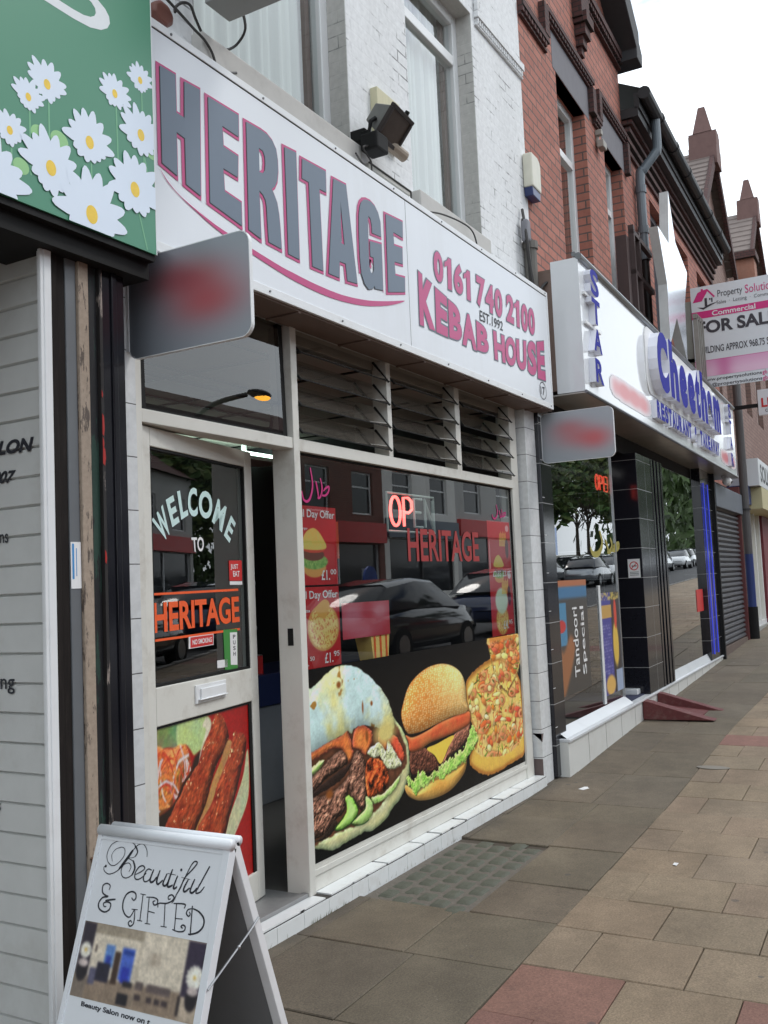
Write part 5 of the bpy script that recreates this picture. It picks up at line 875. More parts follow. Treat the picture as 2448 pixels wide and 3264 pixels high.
# ---------------------------------------------------------------- beauty salon on the near side
SA = thing('beauty_salon', 'beauty salon with pale slatted entrance wall and peeling timber pilaster', 'shop', (1.6, 2.5, 0))
g = MB(); g.box(-6, 2.455, 2.62, 2.95, 2.75, 8.2); g.build('upper_wall', M['white_brick'], SA)
g = MB(); z = -.01; i = 0
while z < 2.62:
    z1_ = z + .0945; g.add([(2.113, 2.42, z), (2.1, 2.42, z + .006), (2.1035, 2.42, z1_ - .004), (2.113, 2.42, z1_), (2.113, 3.3, z), (2.1, 3.3, z + .006), (2.1035, 3.3, z1_ - .004), (2.113, 3.3, z1_)], [(0, 1, 5, 4), (1, 2, 6, 5), (2, 3, 7, 6)]); z = z1_
g.quad((2.114, 2.42, 0), (2.114, 3.3, 0), (2.114, 3.3, 2.65), (2.114, 2.42, 2.65)); g.build('slatted_wall', M['slat'], SA)
g = MB(); g.box(2.072, 2.102, 2.385, 2.42, 0, 2.66); g.box(2.06, 2.073, 2.388, 2.402, 0, 2.66); g.build('corner_trim', M['white_trim'], SA, bevel=.003)
g = MB(); g.box(2.12, 2.42, 2.43, 2.6, 0, 2.7); g.box(2.102, 2.168, 2.40, 2.43, 0, 2.7); g.box(2.108, 2.13, 2.392, 2.4, 0, 2.7); g.build('dark_pilaster', mat('black brown timber', (.016, .013, .012), .75, var=.4, streak=(3, 3, .4), grime=.15, gcol=(.1, .08, .07), gscale=14, spec=.15), SA, bevel=.003)
g = MB(); g.box(2.168, 2.212, 2.396, 2.43, 0, 2.7); g.build('grey_strip', M['greymetal'], SA, bevel=.002)
def peelmat(name, paint, under, lo=.47, hi=.5, third=None, sx=(14, 14, 2.2), rough=.6):
    m, n, p = newmat(name); P_ = pos(n); f = noise(n, scl(n, P_, sx), 1.6, 9, .72); k = ramp(n, f, lo, hi); c = mixc(n, k, paint, under)
    if third: c = mixc(n, ramp(n, noise(n, scl(n, P_, (6, 6, 1.2)), 1.3, 6, .7), .58, .62), c, third)
    c = mixc(n, .3, c, ramp(n, noise(n, P_, 60, 4), .3, .7, (.4, .4, .4), (1.2, 1.2, 1.2)), 'MULTIPLY'); n.links.new(c, p.inputs['Base Color']); p.inputs['Roughness'].default_value = rough; bump(n, p, f, .6, .006); return m
g = MB(); g.box(2.214, 2.257, 2.385, 2.43, 0, 2.7); g.build('peeling_post', peelmat('peeling beige timber', (.36, .285, .22), (.10, .075, .06), .545, .575, (.27, .23, .19), (16, 16, 3.5)), SA, bevel=.003)
g = MB(); g.box(2.259, 2.305, 2.40, 2.43, 0, 2.7); g.build('dark_green_strip', peelmat('peeling black over green', (.012, .012, .014), (.02, .055, .04), .53, .56), SA, bevel=.002)
g = MB(); g.box(2.305, 2.318, 2.385, 2.43, 0, 2.7); g.build('peeling_bead', peelmat('peeling bead', (.014, .012, .012), (.30, .25, .22), .55, .57, None, (10, 10, 1.4)), SA)
RF_ = mat('old red paint', (.42, .02, .015), .5)
for a, b, h in ((2.03, 2.10, .010), (1.93, 1.99, .013), (1.60, 1.64, .008), (.36, .46, .012), (2.16, 2.18, .006), (1.99, 2.02, .007), (.62, .66, .005)):
    pts = [(2.306, a), (2.306 + h * .6, a - .006), (2.306 + h, a + (b - a) * .3), (2.306 + h * .8, b - .01), (2.307, b)]; g = MB(); g.prism(pts, FAC(2.3845), 0, .001); g.build('red_paint_flake', RF_, SA)
g = MB(); g.box(2.318, 2.425, 2.39, 2.5, 0, 2.7); g.box(2.36, 2.385, 2.382, 2.39, 0, 2.7); g.build('gloss_pilaster', M['blackgloss'], SA, bevel=.006)
g = MB(); g.tube(smooth_path([(2.215, 2.382, .66), (2.24, 2.37, .655), (2.3, 2.375, .67), (2.31, 2.4, .675)]), .005, 6); g.build('rusty_hook', mat('rust', (.12, .06, .035), .9, var=.3), SA)
g = MB(); g.ball((2.2, 2.37, .44), .022, .02, .02); g.build('door_knob', mat('old brass', (.12, .07, .05), .5, .5), SA, smooth=True)
g = MB(); g.box(-6, 2.5, 2.31, 3.3, 2.66, 2.75); g.box(-6, 2.11, 2.42, 3.3, 2.62, 2.66); g.box(-6, 2.5, 2.34, 2.6, 2.6, 2.66) ; g.build('black_soffit', M['black'], SA)
g = MB(); g.box(-6, 2.11, 3.3, 3.36, 0, 2.66); g.build('entrance_back', M['slat'], SA)
XP_ = XPL(2.0985); g = MB(); text(g, 'SALON', [(2.738, 2.0135), (2.475, 2.0085), (2.479, 1.9615), (2.743, 1.967)], XP_, 0, .045, 0, .22); text(g, '2007', [(2.705, 1.914), (2.561, 1.909), (2.57, 1.868), (2.715, 1.872)], XP_, 0, .04, 0, .22)
text(g, 'ns', rq(2.645, 2.604, 1.674, 1.704), XP_, 0, .012); text(g, 'ng', rq(2.652, 2.583, 1.186, 1.235), XP_, 0, .012); text(g, 's', rq(2.68, 2.658, .812, .84), XP_, 0, .012); g.build('wall_lettering', M['ink'], SA)
o = thing('security_sticker', 'white and blue paper sticker on the grey strip of the dark pilaster', 'sticker', (2.19, 2.395, 1.55)); zb, zt = 1.515, 1.665
g = MB(); g.box(2.169, 2.211, 2.394, 2.3958, zb, zt); g.build('paper', M['white'], o); g = MB(); g.flat([rrect(2.174, 2.182, zb + .03, zt - .005, .003)], FAC(2.3935)); g.flat([rq(2.19, 2.193, zb + .04, zt - .02)], FAC(2.3935)); g.build('blue_print', mat('blue print', (.05, .25, .55), .5), o)
GS = thing('salon_sign', 'green sign board printed with white daisies above the salon entrance', 'shop sign', (1.5, 2.3, 2.684))
g = MB(); g.box(-3, 2.5, 2.302, 2.36, 2.684, 3.95); g.build('board', M['green'], GS); g = MB(); g.box(2.5, 2.504, 2.301, 2.36, 2.684, 3.95); g.build('edge_trim', M['white_trim'], GS)
GP = FAC(2.302); clipx = 2.4995
g = MB(); text(g, 'B', [(1.99, 3.62), (2.3, 3.62), (2.3, 3.375), (1.99, 3.375)], GP, .0006, .0, 0, .1); g.build('serif_letter', mat('white vinyl letter', (.72, .76, .78), .35), GS)
for x0, z0, x1, z1_ in ((1.955, 3.02, 1.957, 2.78), (2.03, 3.08, 2.03, 2.80), (2.32, 3.18, 2.325, 2.9), (2.445, 3.28, 2.45, 2.9), (1.885, 2.88, 1.888, 2.70), (2.2, 2.96, 2.21, 2.70), (2.40, 2.87, 2.455, 2.69), (2.03, 2.82, 2.04, 2.73), (2.44, 3.08, 2.48, 2.9)): g = MB(); stroke(g, [(x0, z0), (x1, z1_)], .006, GP, .0006, taper=False); g.build('flower_stem', M['stem'], GS)
def clip_poly(p, zmin=2.6845):
    def cut(p, ins, inter):
        out = []
        for i in range(len(p)):
            a, b = p[i - 1], p[i]
            if ins(b):
                if not ins(a): out.append(inter(a, b))
                out.append(b)
            elif ins(a): out.append(inter(a, b))
        return out
    p = cut(p, lambda q: q[0] <= clipx, lambda a, b: (clipx, a[1] + (b[1] - a[1]) * (clipx - a[0]) / (b[0] - a[0])))
    return cut(p, lambda q: q[1] >= zmin, lambda a, b: (a[0] + (b[0] - a[0]) * (zmin - a[1]) / (b[1] - a[1]), zmin)) if p else p
for cx, cz, r in ((1.99, 2.925, .032), (2.07, 2.935, .036), (2.49, 3.055, .03), (1.92, 2.795, .03)): g = MB(); g.flat([clip_poly(ell(cx, cz, r, r * .85))], GP, 0, .0007); g.build('flower_bud', M['leafgreen'], GS)
fr = random.Random(11)
for i, (cx, cz, r) in enumerate(((2.439, 3.302, .066), (2.024, 3.101, .083), (1.95, 3.027, .066), (2.314, 3.198, .075), (1.879, 2.892, .068), (2.435, 3.1, .105), (2.195, 2.979, .11), (1.80, 2.72, .15), (2.032, 2.832, .125), (2.398, 2.89, .135), (2.197, 2.736, .155))):
    g = MB(); a0 = fr.uniform(0, 1); n = 14; dd = .001 + .0003 * i
    for k in range(n):
        a = 2 * math.pi * k / n + a0 + fr.uniform(-.08, .08); L = r * fr.uniform(.86, 1.06) * (1.0 if math.sin(a) > -.3 else .72); wd = r * .2; ca, sa = math.cos(a), math.sin(a)
        pts = [(t * L, wd * (.35 + .65 * math.sin(math.pi * min(1, t * 1.02) ** .9)) * (1 if t < .97 else .35)) for t in (.08, .25, .45, .65, .82, .93, 1)]
        poly = [(cx + x_ * ca - y_ * sa, cz + x_ * sa + y_ * ca) for x_, y_ in pts] + [(cx + x_ * ca + y_ * sa, cz + x_ * sa - y_ * ca) for x_, y_ in reversed(pts)]
        poly = clip_poly(poly)
        if len(poly) > 2: g.flat([poly], GP, 0, dd + k * .00001)
    ds = g.build('daisy', M['petal'], GS)
    cp = clip_poly(ell(cx, cz - r * .02, r * .16, r * .2))
    if len(cp) > 2: g = MB(); g.flat([cp], GP, 0, dd + .0005); g.build('flower_centre', M['yolk'], ds)

# ---------------------------------------------------------------- folding board on the pavement
AB = thing('pavement_sign', 'white folding pavement board for a beauty salon standing before the kebab shop door', 'pavement sign', (2.09, 1.96, 0))
B0 = BRD(0); ya, yb = 1.712, 2.2
g = MB(); g.prism(rrect(ya, yb, -.8476, .0, .012, 4), B0, 0, -.018); fpn = g.build('front_panel', M['board'], AB, bevel=.003)
g = MB(); B2 = lambda a, b, d=0: (2.115 - b * .28 / _bl + d * .8 / _bl, a, .8 + b * .8 / _bl + d * .28 / _bl)
g.prism(rrect(ya, yb, -.8476, .0, .012, 4), B2, 0, -.018); g.build('back_panel', mat('grey board back', (.17, .175, .18), .6, var=.1), AB, bevel=.003)
g = MB()
for a0, a1, b0, b1 in ((ya - .004, ya + .028, -.85, 0), (yb - .028, yb + .004, -.85, 0)): g.prism(rq(a0, a1, b0, b1), B2, .004, -.022)
g.prism(rq(ya + .028, yb - .028, -.85, -.82), B2, .004, -.022)
g.build('back_frame', M['white_trim'], AB, bevel=.002)
g = MB()
for a0, a1, b0, b1, k in ((ya - .004, ya + .02, -.85, -.01, 0), (yb - .012, yb + .004, -.85, -.01, 0)): g.prism(rq(a0, a1, b0, b1), B0, .004, -.024)
g.prism(rq(ya, yb, -.03, -.022), B0, .0025, 0); g.build('front_frame', M['board'], fpn, bevel=.003)
g = MB(); g.tube([(2.088, ya - .006, .797), (2.088, yb, .797)], .016, 12); g.tube([(2.122, ya - .004, .80), (2.122, yb - .02, .80)], .014, 12); g.build('hinge_roll', M['board'], AB, smooth=True)
g = MB(); g.quad((2.09, ya + .01, .79), (2.118, ya + .01, .79), (2.36, ya + .01, 0.02), (1.83, ya + .01, .02)); 
g = MB(); g.tube([B0(ya - .006, -.36, 0), (2.14, ya - .007, .545), B2(ya - .006, -.24, 0)], .0035, 6); g.ball((2.1, ya - .008, .525), .006, .006, .006); g.build('stay_bar', M['steel'], AB)
g = MB()
for p, wd in D['STROKES']: stroke(g, p, wd * 1.9 + .0007, B0, .001, 6)
for p in D['IDOT']: g.flat([ell(p[0], p[1], .004, .004, 10)], B0, 0, .001)
g.build('script_lettering', M['ink'], fpn); g = MB(); text(g, 'Beauty Salon now on t', D['BTXT'], B0, .001, .03); g.build('black_lettering', M['ink'], fpn)
# photograph printed on the board
q = D['BPH']; P = Paint(1.72, 2.182, -.445, -.252, 150, 70, (196, 184, 164)); X = (2.182 - P.X) / .462; Zb = (P.Z + .445) / .193; nq = lambda f, s: fbm(P.X, P.Z, f, s, 4)
P.c = np.stack([198 - 30 * X * 0 + 16 * nq(8, 3), 186 + 16 * nq(8, 3), 166 + 16 * nq(8, 3)], -1)
P.put(np.where((Zb > .86) & (X < .5), 1, 0), (150, 138, 120)); P.put(np.clip((.30 + .06 * X - Zb) / .03, 0, 1), (138, 120, 102)); P.put(np.where((X > .48) & (X < .505), .35, 0), (150, 138, 120))
def R_(x0, x1, z0, z1, c): P.put(np.where((X > x0) & (X < x1) & (Zb > z0) & (Zb < z1), 1.0, 0), c)
R_(.22, .29, .45, .75, (90, 130, 190)); R_(.23, .27, .45, .6, (40, 60, 150)); R_(.355, .45, .32, .75, (70, 100, 190)); R_(.37, .43, .3, .5, (40, 56, 170)); R_(.365, .445, .66, .72, (30, 60, 140)); R_(.3, .345, .25, .68, (58, 42, 34)); R_(.17, .28, .25, .5, (34, 32, 48)); R_(.12, .17, .2, .42, (90, 88, 110)); R_(.37, .46, .02, .16, (26, 24, 30)); R_(.4, .47, .25, .33, (40, 36, 40)); R_(.13, .145, .62, .72, (60, 50, 46))
for cx in (.53, .62, .68, .74): R_(cx - .03, cx + .03, .25, .36, (92, 80, 78)); R_(cx - .022, cx + .022, .12, .2, (60, 50, 52))
for i in range(7): P.put(np.clip(1 - abs(X - .58 - i * .012) / .004, 0, 1) * (Zb > .58) * (Zb < .74), (130, 112, 96))
R_(0, .105, 0, 1, (44, 38, 48)); R_(0, .105, 0, .3, (120, 108, 96)); R_(.845, 1, 0, 1, (50, 42, 60)); R_(.845, 1, 0, .3, (176, 160, 140)); R_(.83, .85, .05, .3, (40, 34, 36))
for cx, cz, r in ((.055, .62, .05), (.925, .55, .068)):
    th = np.arctan2((Zb - cz) * .193, (X - cx) * .462); rr = np.hypot((Zb - cz) * .193, (X - cx) * .462); P.put(np.clip((r * .462 * (.8 + .2 * abs(np.cos(th * 7))) - rr) / .002, 0, 1), (226, 222, 208)); P.put(np.clip((.006 - rr) / .002, 0, 1), (206, 168, 70))
    P.put(np.clip(1 - np.hypot((X - cx) / .05, (Zb - cz + .27) / .16), 0, .2) * 5, (28, 24, 30)); P.put(np.clip(1 - np.hypot((X - cx) / .045, (Zb - cz + .17) / .06), 0, .2) * 5, (190, 176, 170))
for _ in range(2):
    for ax in (0, 1): P.c = (np.roll(P.c, 1, ax) + P.c * 2 + np.roll(P.c, -1, ax)) / 4
P.grain(40, .22, 5); P.grain(140, .22, 8)
P.mesh('printed_photo', M['print'], B0, fpn, .0008)
# ---------------------------------------------------------------- two grey projecting signs
def projecting(x, y0, y1, z0, z1, label, blobs, bracket, tone, fade):
    o = thing('projecting_sign', label, 'projecting sign', (x, y1, z0), 'grey projecting signs'); a = XPL(x)
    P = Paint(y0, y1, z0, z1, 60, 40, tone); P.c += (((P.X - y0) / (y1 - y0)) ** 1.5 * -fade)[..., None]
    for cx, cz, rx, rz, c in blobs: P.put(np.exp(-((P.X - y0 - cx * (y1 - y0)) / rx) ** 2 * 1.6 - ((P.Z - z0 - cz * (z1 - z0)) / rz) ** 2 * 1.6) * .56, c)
    g = MB(); pl_ = rrect(y0, y1, z0, z1, .045, 8); g.prism(pl_, a, 0, -.014); g.build('panel', mat('grey sign panel', ob(140, 146, 152), .3, var=.04), o)
    # picture surface clipped to the rounded panel
    me_o = P.mesh('blurred_print', M['print'], a, o, .0012)
    bm = bmesh.new(); bm.from_mesh(me_o.data); O = ORG[o.name]
    def inside(c):
        y, z = c.y + O.y, c.z + O.z; dx = max(y0 + .045 - y, y - (y1 - .045), 0); dz = max(z0 + .045 - z, z - (z1 - .045), 0); return dx * dx + dz * dz < .0436 ** 2
    bmesh.ops.delete(bm, geom=[f for f in bm.faces if not inside(f.calc_center_median())], context='FACES'); bm.to_mesh(me_o.data); bm.free()
    g = MB(); g.flat([rrect(y0 - .003, y1 + .003, z0 - .003, z1 + .003, .047, 8), pl_], a, -.017, .0015); g.build('rim', M['white_trim'], o)
    g = MB(); g.box(x - .006, x + .03, y1 - .004, y1 + .04, z0 + .03, z1 - .02)
    for k in (.12, .5, .85): g.tube([(x - .009, y1 + .02, z0 + k * (z1 - z0)), (x - .004, y1 + .02, z0 + k * (z1 - z0))], .006, 8)
    g.build('wall_bracket', M['white_trim'], o)
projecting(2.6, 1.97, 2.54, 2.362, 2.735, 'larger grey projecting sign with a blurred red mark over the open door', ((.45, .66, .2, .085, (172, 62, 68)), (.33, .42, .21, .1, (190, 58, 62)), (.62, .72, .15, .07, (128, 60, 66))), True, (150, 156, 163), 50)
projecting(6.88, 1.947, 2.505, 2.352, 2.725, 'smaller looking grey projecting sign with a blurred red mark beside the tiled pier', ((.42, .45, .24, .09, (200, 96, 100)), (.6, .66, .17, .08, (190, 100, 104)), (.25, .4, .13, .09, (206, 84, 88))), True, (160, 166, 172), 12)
# ---------------------------------------------------------------- red brick building with the restaurant
M['blue'] = mat('royal blue letter face', (.010, .013, .30), .5, var=.1, spec=.06); M['lilac'] = mat('lilac letter side', (.74, .75, .82), .4, var=.05)
M['stone'] = mat('grey stone lintel', (.155, .15, .165), .8, var=.15, scale=20, streak=(1, 1, .4)); M['slate'] = mat('dark slate', (.03, .03, .033), .7, var=.3)
M['pipe'] = mat('grey plastic pipe', (.12, .145, .165), .4, var=.1); M['pipeblack'] = mat('black iron pipe', (.025, .022, .022), .5, var=.3); M['marble'] = mat('pale marble slab', (.66, .68, .70), .25, var=.07, scale=5, grime=.15)
M['gutter'] = mat('black gutter', (.012, .011, .012), .55, var=.3); M['soffitmetal'] = mat('mirror steel soffit', (.42, .40, .37), .3, .35, var=.25, scale=3)
M['acryl'] = mat('gloss white acrylic', (.72, .74, .76), .07, var=.02, spec=.7)
SB = thing('brick_restaurant', 'red brick restaurant building with grey lintels, dark shopfront and white stall riser', 'restaurant', S(3.5, .17, 0))
V0 = .17; U1, U2 = (1.28, 2.23, 4.1, 6.11), (2.95, 3.75, 4.1, 6.11)
X_ = lambda a, d, b: S(a, d, b)
g = MB(X_); holes_wall(g, .27, 3.86, 2.9, 7.45, [U1, U2], V0, V0 + .34)
g.prism([(.27, 7.45), (3.86, 7.45), (2.1, 8.6), (.27, 8.6)], lambda a, b, d: S(a, V0 - d, b), 0, -.34); g.build('brick_wall', M['red_brick'], SB)
W3 = [(5.2, 6.1, 4.5, 6.27), (6.86, 7.85, 4.5, 6.27), (8.6, 9.5, 4.5, 6.27)]
g = MB(X_); holes_wall(g, 3.86, 10.2, 2.9, 6.75, W3, V0 + .002, V0 + .34); g.build('brick_wall', M['red_brick'], SB)
for wn in (U1, U2): sash(SB, wn, 0, 5.53, M['pvc'], lambda a, b, d: S(a, V0 + .13 + d, b))
BLP = mat('pale blue blind', (.25, .33, .42), .6)  # plain pale blue sheet filling each wing window behind its glass
for wn in W3:
    wd = sash(SB, wn, 0, 5.9, M['stone'], lambda a, b, d: S(a, V0 + .1 + d, b), cur=False)
    g = MB(X_); g.box(wn[0], wn[1], V0 + .2, V0 + .22, wn[2], wn[3]); g.build('backsheet', BLP, wd)
for a, b in ((1.19, 2.4), (2.87, 3.86)): g = MB(X_); g.box(a, b, V0 - .004, V0 + .12, 6.11, 6.47); g.build('stone_lintel', M['stone'], SB, bevel=.006)
g = MB(X_)
def dent(a, b, z, h=.1, p=.055):
    g.box(a, b, V0 - p, V0, z + h * .55, z + h); g.box(a, b, V0 - p * .5, V0, z, z + h * .2)
    n = int((b - a) / .075)
    for i in range(n): g.box(a + i * .075, a + i * .075 + .045, V0 - p * .85, V0, z + h * .2, z + h * .55)
dent(.28, .98, 6.13, .13); g.box(.86, .98, V0 - .06, V0, 6.26, 6.55); dent(.98, 2.52, 6.47, .11); g.box(2.40, 2.52, V0 - .06, V0, 6.2, 6.47); dent(2.52, 2.75, 6.13, .11); g.box(2.66, 2.76, V0 - .06, V0, 6.24, 6.56); dent(2.76, 3.95, 6.47, .11); g.box(3.87, 3.97, V0 - .06, V0, 6.1, 6.47)
dent(.3, 3.84, 7.32, .16, .09)
g.build('moulded_brick_band', M['dark_brick'], SB)
g = MB(X_)
for i, (a, z, p) in enumerate(((.15, 7.9, .1), (.13, 6.95, .14), (.10, 6.84, .11), (.075, 6.74, .075), (.05, 6.66, .05))): g.box(2.14 - a, 2.14 + a, V0 - p, V0, z - (.9 if i == 0 else 0) + (.0 if i else 0), z + (.6 if i == 0 else .105))
g.build('brick_pendant', M['dark_brick'], SB)
g = MB(); pl_ = lambda a, b, d: S(a, V0 + .2 - d, b)
g.prism([(4.0, 7.36), (4.02, 7.52), (3.9, 7.62), (3.9, 7.74), (2.1, 8.95), (2.1, 8.62), (3.74, 7.48), (3.74, 7.36)], pl_, 0, .46); g.build('gable_coping', M['slate'], SB, bevel=.01)
# eaves and roof of the lower wing
g = MB(X_)
for i, (z0, z1, p) in enumerate(((6.42, 6.48, .03), (6.5, 6.57, .06), (6.6, 6.66, .09), (6.69, 6.75, .12))): g.box(3.9, 10.1, V0 - p, V0 + .02, z0, z1)
g.build('corbel_courses', M['dark_brick'], SB, bevel=.006)
g = MB(X_); g.box(3.87, 10.15, V0 - .2, V0 + .3, 6.75, 6.86); g.box(3.87, 10.15, V0 - .22, V0 - .16, 6.84, 7.02); g.build('eaves_board', M['gutter'], SB)
g = MB(); g.tube([S(3.86, -.11, 7.0), S(10.15, -.11, 7.0)], .075, 12)
for u in np.arange(4.6, 10, .9): g.tube([S(u, -.11, 7.0), S(u + .06, -.11, 7.0)], .085, 12)
g.build('gutter', M['gutter'], SB)
g = MB(X_); g.add([(3.86, -.12, 7.04), (10.2, -.12, 7.04), (10.2, 4.5, 9.4), (3.86, 4.5, 9.4)], [(0, 1, 2, 3)]); g.build('slate_roof', M['slate'], SB)
g = MB(); g.tube(smooth_path([S(4.5, -.1, 6.95), S(4.5, -.1, 6.6), S(4.47, -.06, 6.5), S(4.4, .06, 6.32), S(4.38, .1, 6.2), S(4.38, .1, 5.25)], 6), .055, 14)
for z in (6.12, 5.62, 5.3): g.tube([S(4.38, .1, z), S(4.38, .1, z - .09)], .066, 14)
g.build('downpipe', M['pipe'], SB, smooth=False); g = MB(); g.tube([S(4.38, .1, 5.25), S(4.38, .1, 2.9)], .045, 12); g.build('lower_downpipe', M['pipeblack'], SB)
# shopfront
g = MB(X_); g.box(2.2, 10.2, V0 + .06, V0 + .2, 2.72, 2.95); g.box(-.0, 8.4, .12, .5, 2.72, 2.9); g.build('shopfront_lintel', M['black'], SB)
g = MB(X_); g.box(-.112, .15, .066, .3, .02, 2.9); g.build('black_tiled_column', M['black_tile'], SB, bevel=.004)
g = MB(X_)
for k in range(9): g.box(-.108, -.06, .0635, .068, .38 + k * .285, .384 + k * .285)
g.build('tile_joint', mat('pale grout', (.6, .6, .6), .8), SB)
g = MB(X_); g.box(-.03, 7.42, -.0, .22, -.1, .262); g.build('stall_riser', mat('off white riser tile', (.66, .665, .64), .35, var=.06, grime=.25, gcol=(.4, .36, .3), gscale=4), SB)
g = MB(X_)
for u in np.arange(.5, 7.4, .52): g.box(u, u + .004, -.002, .01, -.1, .262)
g.build('riser_joints', mat('grey grout', (.3, .28, .26), .9), SB)
g = MB(X_); g.box(-.03, 7.44, -.015, .25, .262, .285); g.add([(.0, .02, .286), (2.1, .02, .286), (2.1, .1, .345), (0, .1, .345)], [(0, 1, 2, 3)]); g.add([(3.98, .02, .286), (6.5, .02, .286), (6.5, .06, .375), (3.98, .06, .375)], [(0, 1, 2, 3)]); g.build('marble_sill', M['marble'], SB, bevel=.004)
g = MB(X_); g.quad((.15, .1, .345), (2.1, .1, .345), (2.1, .1, 2.72), (.15, .1, 2.72)); g.build('restaurant_window', M['glass_dark'], SB)
g = MB(X_); g.quad((3.98, .06, .375), (6.52, .06, .375), (6.52, .06, 2.72), (3.98, .06, 2.72)); g.build('restaurant_window', M['glass_dark'], SB)
g = MB(X_); g.box(2.08, 2.105, .09, .13, .3, 2.72); g.build('window_edge', M['steel'], SB)
for q in ((2.75, 3.42, .0, 1.0, .286, 2.72), (6.5, 7.42, .0, .3, .286, 2.9)): g = MB(X_); g.box(*q); g.build('black_tiled_pillar', M['black_tile'], SB, bevel=.003)
g = MB(X_); g.box(7.42, 7.5, -.04, .3, 0.1, 2.9); g.build('black_post', M['black'], SB)
g = MB(X_)
for a, b in ((3.42, 3.5), (3.58, 3.66), (3.74, 3.84), (3.9, 3.98)): g.box(a, b, -.005, .2, .286, 2.72)
g.box(3.42, 3.98, .02, .2, .286, 2.72); g.build('door_frame_bars', M['blackgloss'], SB, bevel=.004)
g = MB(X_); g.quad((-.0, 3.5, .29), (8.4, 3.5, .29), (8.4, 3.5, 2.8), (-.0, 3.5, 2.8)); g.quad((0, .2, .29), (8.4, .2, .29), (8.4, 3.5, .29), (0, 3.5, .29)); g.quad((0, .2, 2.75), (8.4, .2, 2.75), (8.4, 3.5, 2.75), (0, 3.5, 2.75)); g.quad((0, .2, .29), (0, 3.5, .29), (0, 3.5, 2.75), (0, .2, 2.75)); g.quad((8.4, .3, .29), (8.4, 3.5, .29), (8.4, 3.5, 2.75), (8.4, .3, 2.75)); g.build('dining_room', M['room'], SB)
g = MB(X_); g.box(2.1, 2.75, .06, .9, .284, .292); g.build('doorway_floor', mat('navy mat', (.02, .025, .06), .8), SB)
# things in and on the restaurant front
g = MB()
for u in (6.66, 7.0): g.tube([S(u, -.012, .36), S(u, -.012, 2.7)], .009, 8)
tag(g.build('neon_tube', emat('blue neon', (.05, .08, .9), .2), loc=S(6.83, -.02, .36)), 'pair of tall blue neon tubes on the dark pillar of the restaurant', 'neon tube')
o = thing('no_smoking_sign', 'small white sign with a red no smoking symbol on black tiles', 'sign', S(2.745, .085, 1.45)); pk = lambda a, b, d=0: S(2.748 - d, a, b)
g = MB(); g.prism(rq(.024, .146, 1.45, 1.64), pk, 0, .004); g.build('plate', M['white'], o); g = MB(); g.flat([ell(.085, 1.57, .045, .045, 24), ell(.085, 1.57, .036, .036, 24)], pk, 0, .005); stroke(g, [(.055, 1.6), (.115, 1.54)], .008, pk, .005, taper=False); g.build('red_ring', M['red_vinyl'], o)
g = MB(); g.flat([rq(.058, .108, 1.564, 1.574)], pk, 0, .0048); 
for z in (1.505, 1.49, 1.475): g.flat([rq(.04, .13, z, z + .005)], pk, 0, .0048)
g.build('black_print', M['ink'], o)
def panel(name, label, cat, key, v, m, loc=None):
    q = D[key]; g = MB(); g.flat([q], STAR(v), .003); return tag(g.build(name, m, loc=STAR(v)(*q[3])), label, cat)
q = D['SOPEN']; x0, x1, z0, z1 = bbox(q); o = thing('neon_sign', 'small red neon OPEN sign high inside the restaurant window', 'neon sign', S((x0 + x1) / 2, .16, z0)); NR = emat('dim red neon', (1, .08, .05), 1.2)
for k, ch in enumerate('OPEN'):
    shp = {'O': [ell(.5, .5, .5, .5, 20) + [(1, .5)]], 'P': [[(0, 0), (0, 1), (.8, .95), (1, .7), (.8, .48), (0, .45)]], 'E': [[(1, 1), (0, 1), (0, 0), (1, 0)], [(0, .5), (.8, .5)]], 'N': [[(0, 0), (0, 1), (1, 0), (1, 1)]]}[ch]; g = MB()
    for s_ in shp: g.tube([S(x0 + .03 + (k + a * .7) * (x1 - x0) / 4.1, .16, z0 + .03 + b * (z1 - z0 - .06)) for a, b in s_], .008, 6)
    g.build('neon_letter', NR, o)
x0, x1, z0, z1 = bbox(D['SHAL']); halal('halal_lettering', D['SHAL'], STAR(.096), mat('gold vinyl', (.35, .3, .06), .5), 'gold halal lettering in Arabic on the restaurant window')
# tandoori poster
q = D['PEP']; o = thing('tandoori_poster', 'tall glossy tandoori special drinks poster in the near end of the restaurant window', 'poster', S(.66, .115, .64)); P = Paint(.16, 1.02, .56, 1.46, 90, 90, (62, 60, 58))
P.put(np.clip((P.Z - 1.30) / .03, 0, 1), (58, 110, 150)); P.put(np.clip((P.Z - 1.40) / .02, 0, 1), (170, 100, 60)); P.put(np.where((P.X < .42) & (P.Z > .95) & (P.Z < 1.28), 1, 0), (70, 130, 165)); P.ell(.27, 1.1, .12, .05, (190, 50, 50), .2); P.shape([(.14, .58), (.3, .58), (.6, .9), (.5, 1.02), (.3, .9), (.14, .95)], (150, 96, 60), .05)
P.mesh('sheet', M['print'], STAR(.097), o); g = MB(); text(g, 'Tandoori', [(.50, 1.22), (.50, .66), (.62, .66), (.62, 1.22)][0:1] + [(.55, .66)] + [(.68, .68)] + [(.66, 1.22)], STAR(.112), 0, .01) if False else None
for wd_, a0, a1, zt, zb in (('Tandoori', .56, .70, .68, 1.24), ('Special', .78, .92, .68, 1.24)): text(g, wd_, [(a0, zt), (a0, zb), (a1, zb), (a1, zt)], STAR(.094), 0, .01); g.build('white_lettering', M['white'], o); g = MB()
q = D['PB1']; o = thing('menu_poster', 'blue and yellow price list poster with a chicken burger at the restaurant doorway', 'poster', S(1.8, .115, .4)); P = Paint(1.45, 2.08, .42, 1.33, 80, 110, (56, 56, 140)); nq = lambda f, s: fbm(P.X, P.Z, f, s, 3)
